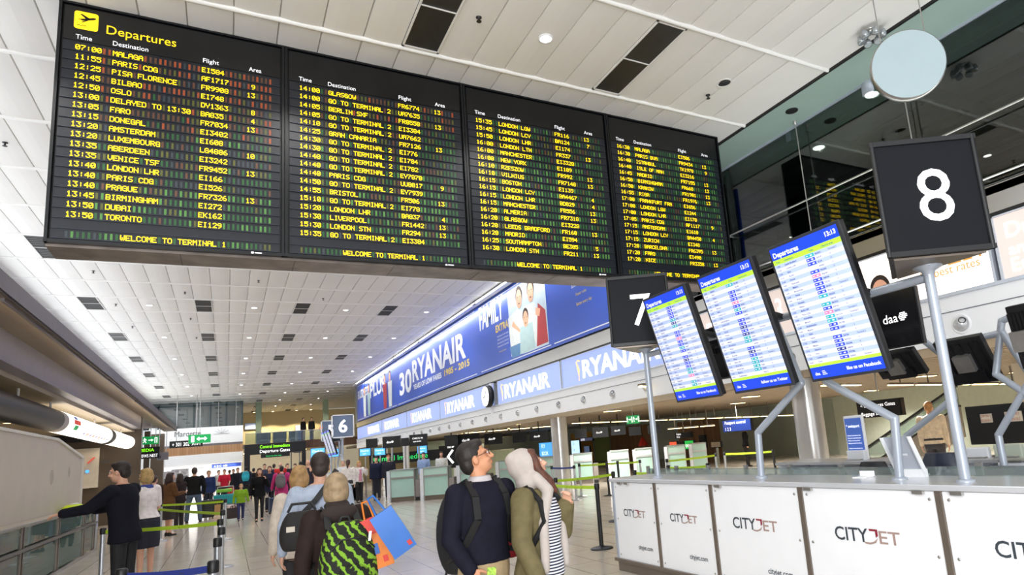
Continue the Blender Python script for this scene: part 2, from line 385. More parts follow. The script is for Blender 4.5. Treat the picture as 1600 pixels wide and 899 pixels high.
# spotlight cluster
p = onZ(1360, 47, HC); t = empty('spotlight_cluster', p, 'cluster of small glass spotlights on the ceiling above the hanging disc', 'spotlights')
MB().lathe(p, [(.08, 0), (.08, -.02), (.02, -.03)], n=14).build('ceiling_plate', M_STEEL, t)
for k in range(6):
    a = k*math.pi/3; q = p+V(.13*math.cos(a), .13*math.sin(a), -.11)
    h = MB().lathe(q, [(.02, .07), (.05, .03), (.055, -.03), (.04, -.035)], axis=V(.3*math.cos(a), .3*math.sin(a), 1), n=12); h.tube([p+V(0, 0, -.025), q+V(0, 0, .06)], .008, 6)
    h.build('spotlight_head', mat('clear_spot_glass', '#aab0b4', .15, .5), t)
# steel band, light boxes, fascia
struct(MB().box((XR, YN, 3.74), (XR+.1, 46, 4.06)).build('trim_steel_band', mat('steel_band', '#b3b1ae', .28, .75, var=.1, scale=.6)))
struct(MB().box((XR+.1, YN, 4.05), (XS+.1, 12, 4.06)).build('trim_glass_ledge', M_STEEL))
struct(MB().box((XR+.1, 9.4, 4.05), (XR+.3, 47, HC)).build('wall_right', mat('right_upper_wall', '#8d908f', .5)))
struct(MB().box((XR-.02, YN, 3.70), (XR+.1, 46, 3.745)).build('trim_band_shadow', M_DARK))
f = MB().box((XR-.01, YN, 2.36), (XR+.15, 46, 2.93)); struct(f.build('trim_white_fascia', mat('white_fascia', '#f4f5f7', .35, var=.01)))
struct(MB().box((XR-.02, YN, 2.735), (XR, 46, 2.745)).build('trim_fascia_groove', mat('groove_grey', '#6d7076', .5)))
struct(MB().box((XR-.04, YN, 2.925), (XR+.12, 46, 2.965)).build('trim_lightbox_sill', mat('lightbox_frame', '#cfd6e2', .35, .3)))
struct(MB().box((XR+.12, YN, 2.94), (XR+.2, 46, 3.74)).build('wall_band_backing', M_DARK))
struct(MB().box((XR, YN, 2.355), (XR+1.4, 46, 2.42)).build('ceiling_soffit_right', mat('soffit_beige', '#b7a993', .5)))
# round air jets in the fascia
M_JET = mat('jet_ball', '#cbccce', .25, .4); 
def jet(y, lab):
    t = loc_empty('air_jet', (XR-.012, y, 2.57), lab, 'air vent', 'round ball jets along the white fascia')
    MB().lathe((0, 0, 0), [(.12, .004), (.12, -.004), (.095, -.012), (.088, .0)], axis=(1, 0, 0), n=20).build('collar', M_WHITE, t)
    MB().lathe((.01, 0, 0), [(.086, .0), (.085, -.02), (.07, -.055), (.045, -.08), (.02, -.088)], axis=(1, 0, 0), n=18).build('ball', M_JET, t)
    d = V(-.72, -.45, .4).normalized()
    MB().lathe(V(.02, 0, 0)+d*.075, [(.042, 0), (.042, .018), (.034, .02), (.032, .004)], axis=d, n=14).build('nozzle', M_DARK, t)
for n in range(26):
    y = 4.29+1.345*n if n < 6 else 12.36+1.385*(n-6)
    jet(y, 'white round ball jet in the white fascia, %s from the %s end' % ((ORD[n], 'camera') if n < 13 else (ORD[25-n], 'far')))
# ------------------------------------------------------------------ advertising band, banner
BAND = mat('lightbox_blue', '#8f9fd6', .4, emit=.55, emit_col='#8ea0dd', var=.02)
LB_WHITE = mat('lightbox_white', '#ffffff', .4, emit=.9, var=0)
HARP_Y = mat('harp_yellow', '#f0c987', .4, emit=.6, var=0)
YDIR, ZDIR = V(0, -1, 0), V(0, 0, 1)      # reading direction on a wall that faces the hall
def harp(mb, c, h, mi, x=XR-.05):
    y, z = c
    for k in range(4):
        mb.prism([(x, y-.02*h-k*.16*h*.5, z+h*(.95-.12*k)), (x, y-.02*h-k*.16*h*.5-.05*h, z+h*(.95-.12*k)), (x, y-.19*h+.01*k, z+.02*h), (x, y-.17*h+.01*k, z)], (-.002, 0, 0), mi)
    mb.prism([(x, y+.08*h, z+.95*h), (x, y+.02*h, z+1.0*h), (x, y-.18*h, z+.1*h), (x, y-.2*h, z)], (-.002, 0, 0), mi)
    mb.prism([(x, y+.08*h, z+.9*h), (x, y-.1*h, z+.98*h), (x, y-.34*h, z+.92*h), (x, y-.36*h, z+1.0*h), (x, y-.1*h, z+1.06*h)], (-.002, 0, 0), mi)
def lightbox(y1, y0, lab, face, build=None, frame=True):
    t = empty('advert_lightbox', (XR, (y0+y1)/2, 2.97), lab, 'sign')
    MB().box((XR-.0, y0+.03, 2.97), (XR+.12, y1-.03, 3.69)).build('lit_face', face, t)
    fr = MB()
    for a in (y0, y1-.03): fr.box((XR-.02, a, 2.965), (XR+.12, a+.03, 3.70))
    fr.box((XR-.02, y0, 3.685), (XR+.12, y1, 3.70)).build('frame', MATS['lightbox_frame'], t)
    if build:
        mb = MB(); mats = build(mb); mb.build('lettering', mats, t)
    return t
def ryan(yl, wide):
    def b(mb):
        harp(mb, (yl, 3.05), .5, 1, XR-.004)
        mb.text('RYANAIR', (XR-.006, yl-.28, 3.11), YDIR, ZDIR, .40, 0, maxw=wide-.3, sx=1.35, bold=.03)
        return [LB_WHITE, HARP_Y]
    return b
for n, (y1, y0, yl, w) in enumerate(((45.6, 37.7, 42, 3.6), (37.66, 31.8, 37.1, 4.4), (31.77, 26.1, 31.0, 4.6), (26.08, 19.8, 25.4, 4.4), (19.5, 14.9, 19.2, 3.8), (14.85, 9.95, 14.0, 3.9))):
    lightbox(y1, y0, 'lit blue airline lightbox above the white fascia, %s from far end' % ORD[n], BAND, ryan(yl, w))
PINKISH = mat('advert_greige', '#c9b9b3', .4, emit=.5, emit_col='#d2c2bb', var=.04, scale=1)
PALEAD = mat('advert_pale', '#fff1e6', .4, emit=.75, emit_col='#fff3ea', var=.02)
ORANGE_TX = mat('advert_orange', '#e0a04c', .5, emit=.3, var=0)
SKIN_AD = mat('poster_skin', '#d9a184', .6, emit=.25, var=.05); HAIR_AD = mat('poster_hair', '#33241e', .6, emit=.03, var=.05)
def ad_du(mb):
    mb.text('Du', (XR-.006, 8.9, 3.12), YDIR, ZDIR, .36, 0, sx=1.2); mb.text('FREE 3', (XR-.006, 8.0, 3.2), YDIR, ZDIR, .34, 0, maxw=.95)
    return [LB_WHITE]
lightbox(9.9, 6.55, 'lit greige advert with white lettering seen between the hanging screens', PINKISH, ad_du)
def face(mb, x, y, z, h, skin, hair):
    """a portrait head printed flat on a poster: hair, ears, face"""
    n = 18
    def ell(cy, cz, ry, rz, mi, k): mb.prism([(x-k*.0015, cy+ry*math.cos(2*math.pi*i/n), cz+rz*math.sin(2*math.pi*i/n)) for i in range(n)], (-.001, 0, 0), mi)
    ell(y, z+.12*h, .42*h, .48*h, hair, 1); ell(y, z-.06*h, .35*h, .48*h, skin, 2)
    ell(y+.14*h, z+.04*h, .05*h, .025*h, hair, 3); ell(y-.14*h, z+.04*h, .05*h, .025*h, hair, 3); ell(y, z-.3*h, .1*h, .03*h, hair, 3)
def ad_man(mb):
    face(mb, XR-.004, 5.28, 3.22, .36, 1, 2)
    mb.text('Only', (XR-.006, 5.0, 3.42), YDIR, ZDIR, .16, 0); mb.text('the best rates', (XR-.006, 4.75, 3.2), YDIR, ZDIR, .1, 0, maxw=.8)
    mb.text('OZEY', (XR-.006, 4.55, 3.3), YDIR, ZDIR, .2, 0, maxw=.7)
    return [ORANGE_TX, SKIN_AD, HAIR_AD]
lightbox(6.5, 3.8, 'lit pale advert with a dark haired man behind sign 8', PALEAD, ad_man)
def ad_d(mb):
    for s, z, h in (('Dublin', 3.42, .17), ('and', 3.22, .13), ('Europe', 3.03, .15)): mb.text(s, (XR-.006, 3.62, z), YDIR, ZDIR, h, 0)
    return [LB_WHITE]
lightbox(3.75, .6, 'lit greige advert with three lines of white lettering at the right edge', PINKISH, ad_d)

# the long blue banner hung from the ceiling in front of the upper wall
B_BLUE = mat('banner_blue', '#2f5ac8', .28, var=.02, scale=.5, spec=.6); B_WHITE = mat('banner_white', '#f3f5fa', .35, var=0); B_YEL = mat('banner_yellow', '#f0d35a', .4, var=0)
XB = XR-.03
t = empty('wall_banner', (XB, 27, 4.1), 'long blue airline advertising banner high on the right wall', 'banner')
MB().box((XB, 9.4, 4.10), (XB+.06, 45.4, 6.5)).build('banner_sheet', B_BLUE, t)
mb = MB(); x = XB-.003
for z in (6.40, 4.19):
    for a, b in ((45.2, 33.7), (33.4, 21.3), (20.85, 15.3), (15.1, 9.6)): mb.box((x, b, z-.014), (x+.002, a, z+.014), 0)
mb.text('RYANAIR', (x, 30.3, 4.98), YDIR, ZDIR, .92, 0, maxw=7.9, bold=.03, sx=2)
mb.text('YEARS OF LOW FARES', (x, 30.2, 4.60), YDIR, ZDIR, .21, 0, maxw=4.6, bold=.03, sx=2); mb.text('1985 - 2015', (x, 25.2, 4.60), YDIR, ZDIR, .23, 1, maxw=3.2, bold=.03, sx=2)
mb.text('30', (x, 33.0, 4.62), YDIR, ZDIR, 1.02, 0, maxw=2.5, bold=.03, sx=2)
mb.text('FAMILY', (x, 20.8, 5.63), YDIR, ZDIR, .72, 0, maxw=2.25, bold=.03, sx=2); mb.text('EXTRA', (x, 19.3, 5.26), YDIR, ZDIR, .22, 1, maxw=1.1, bold=.03, sx=2)
for i in range(4): mb.text('flexible fares for all the family', (x, 19.2, 5.08-.11*i), YDIR, ZDIR, .055, 0, maxw=1.15)
mb.text('from one low fare', (x, 19.1, 4.58), YDIR, ZDIR, .055, 1, maxw=.9)
mb.text('Fewer rules', (x, 13.7, 5.15), YDIR, ZDIR, .08, 1, maxw=.8); mb.text('Better every day', (x, 13.7, 4.9), YDIR, ZDIR, .08, 1, maxw=1.2); mb.text('Plus', (x, 14.9, 5.95), YDIR, ZDIR, .3, 0); mb.text('Easier', (x, 13.9, 5.4), YDIR, ZDIR, .1, 0)
mb.text('BUSINESS', (x, 45.0, 5.55), YDIR, ZDIR, .5, 0, maxw=3.8, bold=.03, sx=2); mb.text('PLUS', (x, 40.8, 5.25), YDIR, ZDIR, .8, 0, maxw=4.4, bold=.03, sx=2); mb.text('EXTRA', (x, 39.5, 6.0), YDIR, ZDIR, .22, 1, maxw=2)
mb.build('lettering', [B_WHITE, B_YEL], t)
# printed family photograph (a plain group of three, flat on the banner)
pm = [mat('print_sky', '#cfe3ef', .4, var=.06), mat('print_shirt_white', '#e6eceb', .5, var=.05), mat('print_red', '#b8343a', .5), SKIN_AD, HAIR_AD, mat('print_jeans', '#5d8fbd', .5), mat('print_mint', '#bcd9dc', .5)]
mb = MB()
mb.prism([(x, 18.15, 6.33), (x, 15.42, 6.33), (x, 15.42, 4.24), (x, 17.0, 4.24), (x, 18.1, 4.3)], (-.001, 0, 0), 0)
def blob(pts, mi, k): mb.prism([(x-.0015*k, a, b) for a, b in pts], (-.001, 0, 0), mi)
blob([(18.2, 5.5), (17.4, 5.65), (16.9, 5.4), (16.95, 4.6), (18.1, 4.5)], 1, 1); blob([(18.2, 4.6), (17.3, 4.6), (17.4, 4.24), (18.0, 4.24)], 5, 2)
blob([(16.95, 5.6), (16.2, 5.6), (15.9, 5.1), (15.95, 4.4), (16.9, 4.4)], 1, 1); blob([(15.95, 5.5), (15.5, 5.2), (15.45, 4.3), (16.2, 4.3)], 2, 2)
blob([(17.3, 5.05), (16.4, 5.05), (16.3, 4.3), (17.4, 4.26)], 6, 3)
blob([(17.9, 5.2), (17.5, 5.0), (17.3, 4.9), (17.3, 5.0), (17.6, 5.2), (17.8, 5.35)], 3, 4); blob([(16.1, 5.4), (15.8, 5.3), (15.9, 5.1), (16.15, 5.2)], 3, 4)
for (y, z, h) in ((17.25, 5.95, .6), (16.4, 5.95, .6), (16.85, 5.25, .5)): face(mb, x-.006, y, z, h, 3, 4)
mb.build('family_print', pm, t)
mb = MB()
for (y, c) in ((42.6, 1), (41.2, 6), (36.5, 2), (35.2, 1)):
    mb.prism([(x-.002, y+.5, 5.6), (x-.002, y-.5, 5.6), (x-.002, y-.35, 4.25), (x-.002, y+.35, 4.25)], (-.001, 0, 0), c); face(mb, x-.003, y, 5.85, .55, 3, 4)
mb.build('figure_print', pm, t)
tr = empty('light_trough', (XR-.18, 27, HC-.12), 'white strip light trough along the top of the blue banner', 'light fitting')
MB().prism([(XR-.30, 10.2, HC-.05), (XR-.30, 10.2, HC-.13), (XR-.10, 10.2, HC-.13), (XR-.10, 10.2, HC-.11), (XR-.28, 10.2, HC-.11), (XR-.28, 10.2, HC-.05)], (0, 35, 0)).build('trough_channel', M_WHITE, tr)
for y in (20.5, 28, 33, 40, 44):
    bk = MB(); bk.box((XR-.28, y, HC-.12), (XR-.20, y+.03, HC-.009)); bk.box((XR-.34, y-.1, HC-.15), (XR-.27, y+.1, HC-.08))
    bk.build('bracket', M_DARK, tr)
l = bpy.data.lights.new('banner_flood', 'AREA'); l.shape = 'RECTANGLE'; l.size = 33; l.size_y = .09; l.energy = 210; l.color = (.97, .98, 1)
o = bpy.data.objects.new('banner_flood', l); COL.objects.link(o); o.parent = tr; o.location = V(XR-.36, 27.5, HC-.10)-V(XR-.18, 27, HC-.12); o.rotation_euler = V(.42, 0, -1).to_track_quat('-Z', 'Y').to_euler()
# round double faced clock on the band
t = empty('wall_clock', (XR-.45, 19.7, 3.2), 'round white clock projecting from the lit band below the long banner', 'clock')
MB().lathe((XR-.07, 20.0, 3.28), [(.33, .0), (.36, .03), (.36, .16), (.33, .18)], axis=(-1, 0, 0), n=28).build('rim', M_DARK, t)
MB().lathe((XR-.25, 20.0, 3.28), [(.32, 0), (.32, .012)], axis=(-1, 0, 0), n=28).build('dial', LB_WHITE, t)
h = MB(); h.bar((XR-.266, 20.0, 3.28), (XR-.266, 19.9, 3.46), .035, .006, 0, (1, 0, 0)); h.bar((XR-.268, 20.0, 3.28), (XR-.268, 20.18, 3.24), .03, .006, 0, (1, 0, 0)); h.build('hands', M_DARK, t)
MB().box((XR-.08, 19.94, 2.6), (XR+.02, 20.06, 3.7)).build('bracket', M_WHITE, t)

# ------------------------------------------------------------------ departures board
FONT = {'A': '7E0909097E', 'B': '7F49494936', 'C': '3E41414122', 'D': '7F4141413E', 'E': '7F49494941', 'F': '7F09090901', 'G': '3E4149497A', 'H': '7F0808087F', 'I': '00417F4100',
 'J': '2040413F01', 'K': '7F08142241', 'L': '7F40404040', 'M': '7F020C027F', 'N': '7F0408107F', 'O': '3E4141413E', 'P': '7F09090906', 'Q': '3E4151215E', 'R': '7F09192946', 'S': '4649494931',
 'T': '01017F0101', 'U': '3F4040403F', 'V': '1F2040201F', 'W': '3F4038403F', 'X': '6314081463', 'Y': '0708700807', 'Z': '6151494543', '0': '3E5149453E', '1': '00427F4000', '2': '4261514946',
 '3': '2141454B31', '4': '1814127F10', '5': '2745454539', '6': '3C4A494930', '7': '0171090503', '8': '3649494936', '9': '064949291E', ':': '0000360000'}
T2 = 'GO TO TERMINAL 2'
ROWS = [[r.split('|') for r in s.strip().split('\n')] for s in ('''07:00|MALAGA|EI584|
11:55|PARIS CDG|AF1717|9
12:25|PISA FLORENCE|FR9908|13
12:45|BILBAO|EI748|
12:50|OSLO|DY1363|8
13:00|DELAYED TO 13:30|BA835|4
13:05|FARO|FR7034|13
13:15|DONEGAL|EI3402|
13:20|AMSTERDAM|EI608|
13:20|LUXEMBOURG|LG4886|10
13:35|ABERDEEN|EI3242|
13:35|VENICE TSF|FR9452|13
13:40|LONDON LHR|EI166|
13:40|PARIS CDG|EI526|
13:40|PRAGUE|FR7326|13
13:45|BIRMINGHAM|EI272|
13:50|DUBAI|EK162|
13:50|TORONTO|EI129|''', '''14:00|GLASGOW|FR6774|13
14:00|=|UA7635|
14:05|BERLIN SXF|FR8558|13
14:05|=|EI3384|
14:10|=|UA7662|
14:25|GRAN CANARIA|FR7126|13
14:30|=|EI776|
14:30|=|EI784|
14:40|=|EI782|
14:40|=|EY7870|
14:40|PARIS CDG|UU8017|9
14:50|=|EY7939|
14:55|BRISTOL|FR506|13
15:10|=|EI778|
15:20|LONDON LHR|BA837|4
15:30|LIVERPOOL|FR1442|13
15:30|LONDON STN|FR294|13
15:35|=|EI3384|''', '''15:35|LONDON LGW|FR116|13
15:45|LONDON LCY|BA124|7
15:50|LONDON LHR|EI174|
16:00|LONDON LTN|FR337|13
16:00|MANCHESTER|EI3328|
16:00|NEW YORK|EI109|
16:10|RZESZOW|FR992|13
16:10|VILNIUS|FR7148|13
16:15|BOSTON|EI139|
16:15|LONDON LCY|BA4467|4
16:15|LONDON LHR|BD829|4
16:15|MANCHESTER|FR556|13
16:20|ALMERIA|FR7318|13
16:20|GLASGOW|EI3228|
16:20|LEEDS BRADFORD|FR160|13
16:20|MADRID|EI594|
16:25|SOUTHAMPTON|BE385|5
16:30|LONDON STN|FR211|13''', '''16:30|MALAGA|EI586|
16:30|PARIS BVA|FR9434|13
16:40|ISTANBUL|TK1978|9
16:40|ISLE OF MAN|EI3216|
16:45|MADRID|FR7155|13
16:50|BIRMINGHAM|FR668|13
16:50|KRAKOW|FR1901|13
16:55|RIGA|FR1976|13
17:00|FRANKFURT FRA|EI656|
17:00|LONDON LGW|EI244|
17:00|LONDON LHR|EI178|
17:05|PARIS CDG|AF1117|9
17:15|AMSTERDAM|EI610|
17:15|LONDON LCY|BA4450|4
17:15|ZURICH|EI348|
17:20|BARCELONA|FR6395|13
17:20|FARO|EI490|
17:20|NICE|FR3358|13''')]
MB_CASE = mat('board_casing', '#0e1014', .4, .2, var=.05); M_HEAD = mat('board_header', '#08080a', .35, var=.02)
M_ROW = mat('flap_row_face', '#131720', .35, var=.15, scale=20); M_LIP = mat('flap_row_lip', '#343943', .35, .3)
M_YEL = mat('flap_yellow', '#ffd90a', .5, emit=.85, emit_col='#ffd800', var=0)
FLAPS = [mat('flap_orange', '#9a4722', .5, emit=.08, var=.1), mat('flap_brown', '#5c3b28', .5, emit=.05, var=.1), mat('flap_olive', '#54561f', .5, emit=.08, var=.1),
         mat('flap_green', '#1f5426', .5, emit=.06, var=.1), mat('flap_grey_blue', '#333c42', .5, var=.1), mat('flap_light_green', '#4b803a', .5, emit=.1, var=.1)]  # tints of reflections are put into the blank flap colours
M_HTXT = mat('board_white_letters', '#f4f5fa', .5, emit=.5, var=0); M_HYEL = mat('board_yellow_letters', '#ffd416', .5, emit=.7, var=0)
BX = [-1.575, .535, 2.738, 5.035, 7.30]; BT, BB = 6.6, 3.95
rb = random.Random(3)
board = empty('departures_board', ((BX[0]+BX[-1])/2, BY, BB), 'huge black split flap departures board hanging from the ceiling', 'departures board')
MB().box((BX[0], BY+.02, BB), (BX[-1], BY+.46, BT-.005)).build('casing', MB_CASE, board)
mb = MB()
mb.box((BX[0]+.01, BY+.03, BB-.03), (BX[-1]-.01, BY+.48, BB-.001), 0)
for i in range(1, 8): xx = BX[0]+i*1.11; mb.box((xx, BY+.03, BB-.032), (xx+.006, BY+.48, BB-.0295), 1)
mb.build('underside_grille', [mat('perforated_steel', '#7b716a', .35, .6, var=.35, scale=4), M_DARK], board)
def ch(mb, c, x, y, z, w, h, mi):
    px, pz = w/5, h/7; bits = [int(FONT[c][i:i+2], 16) for i in range(0, 10, 2)]
    for r in range(7):
        c0 = None
        for k in range(6):
            on = k < 5 and bits[k] >> r & 1
            if on and c0 is None: c0 = k
            if not on and c0 is not None:
                zt = z+h-r*pz; mb.quad((x+c0*px-.04*px, y, zt-pz*1.06), (x+k*px+.04*px, y, zt-pz*1.06), (x+k*px+.04*px, y, zt+.04*pz), (x+c0*px-.04*px, y, zt+.04*pz), mi); c0 = None
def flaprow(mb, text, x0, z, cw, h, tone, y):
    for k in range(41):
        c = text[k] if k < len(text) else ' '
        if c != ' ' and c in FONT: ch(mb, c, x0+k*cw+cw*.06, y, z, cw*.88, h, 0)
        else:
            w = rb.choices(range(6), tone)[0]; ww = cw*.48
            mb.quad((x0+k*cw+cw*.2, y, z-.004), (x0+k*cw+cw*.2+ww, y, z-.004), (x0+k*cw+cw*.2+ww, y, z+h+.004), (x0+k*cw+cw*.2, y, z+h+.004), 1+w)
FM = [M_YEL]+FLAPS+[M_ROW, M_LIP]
for p in range(4):
    xa, xb = BX[p], BX[p+1]; W = xb-xa; s = W/2.11; cw = .0447*s; x0 = xa+.150*s
    pan = MB().box((xa+.045*s, BY-.004, 3.985), (xb-.045*s, BY+.03, 6.56)).build('board_panel', MB_CASE, board)
    fr = MB()
    for a in (xa+.004, xb-.03): fr.box((a, BY-.035, BB), (a+.026, BY+.02, BT-.01), 0)
    fr.box((xa, BY-.03, BB), (xb, BY+.02, BB+.035), 0).box((xa, BY-.03, BT-.03), (xb, BY+.02, BT-.008), 0)
    fr.build('frame', MB_CASE, pan)
    tx = MB().box((xa+.05*s, BY-.012, 6.165), (xb-.05*s, BY, 6.55), 2); yt = BY-.014
    for str_, dx in (('Time', .15), ('Destination', .462), ('Flight', 1.28), ('Area', 1.735)):
        tx.text(str_, (xa+dx*s, yt, 6.182), (1, 0, 0), (0, 0, 1), .052, 0, maxw={'Time': .135, 'Destination': .31, 'Flight': .155, 'Area': .13}[str_]*s, sx=1.3)
    if p == 0:
        tx.text('Departures', (-1.172, yt, 6.305), (1, 0, 0), (0, 0, 1), .098, 1, maxw=.62, sx=1.3)
        rr = []
        for cx_, cz_, a0 in ((-1.27, 6.478, 0), (-1.42, 6.478, 90), (-1.42, 6.325, 180), (-1.27, 6.325, 270)):
            rr += [(cx_+.025*math.cos(rad(a0+q*30)), yt, cz_+.025*math.sin(rad(a0+q*30))) for q in range(4)]
        tx.prism(rr, (0, -.003, 0), 1)
        yy = yt-.005
        tx.prism([(-1.418, yy, 6.40), (-1.405, yy, 6.41), (-1.375, yy, 6.395), (-1.28, yy, 6.428), (-1.262, yy, 6.442), (-1.27, yy, 6.452), (-1.29, yy, 6.45), (-1.39, yy, 6.412)], (0, -.002, 0), 2)
        tx.prism([(-1.345, yy, 6.42), (-1.31, yy, 6.432), (-1.385, yy, 6.475), (-1.398, yy, 6.468)], (0, -.002, 0), 2)
        tx.prism([(-1.34, yy, 6.412), (-1.315, yy, 6.42), (-1.375, yy, 6.375), (-1.385, yy, 6.38)], (0, -.002, 0), 2)
        tx.box((-1.42, yy-.002, 6.338), (-1.34, yy, 6.344), 2)
    tx.build('header', [M_HTXT, M_HYEL, M_HEAD], pan)
    for r in range(20):
        z = 6.06-.108*r if r < 19 else 4.013
        zt = z+.092
        rowm = MB().box((xa+.052*s, BY-.014, z-.014), (xb-.052*s, BY-.002, zt-.004), 7)
        rowm.box((xa+.052*s, BY-.026, z-.019), (xb-.052*s, BY-.002, z-.013), 8)
        if r == 18: rowm.build('flap_row', FM, pan); continue
        fl_ = rowm
        if r < 18:
            tm, de, fi, ar = ROWS[p][r]
            line = tm+'  '+(T2 if de == '=' else de).ljust(18)+fi.ljust(10)+('%2s' % ar)
        else: line = ' '*10+'WELCOME TO TERMINAL 1'
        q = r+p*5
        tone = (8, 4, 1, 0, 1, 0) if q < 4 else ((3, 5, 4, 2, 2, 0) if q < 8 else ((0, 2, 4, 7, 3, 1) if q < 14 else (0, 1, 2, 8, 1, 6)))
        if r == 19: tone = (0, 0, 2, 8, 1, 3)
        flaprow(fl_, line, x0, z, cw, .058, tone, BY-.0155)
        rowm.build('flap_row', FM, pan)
    if p < 3:
        lg = MB().box((xb-.30*s, BY-.0315, BB+.012), (xb-.23*s, BY-.0305, BB+.024)); lg.box((xb-.335*s, BY-.0315, BB+.008), (xb-.31*s, BY-.0305, BB+.028))
        lg.build('maker_plate', M_HTXT, pan)
hg = MB()
for x_ in (-1.2, 1.6, 4.4, 7.0): hg.box((x_-.05, BY+.1, BT-.02), (x_+.05, BY+.4, BT+.02))
hg.build('ceiling_bracket', M_DARK, board)
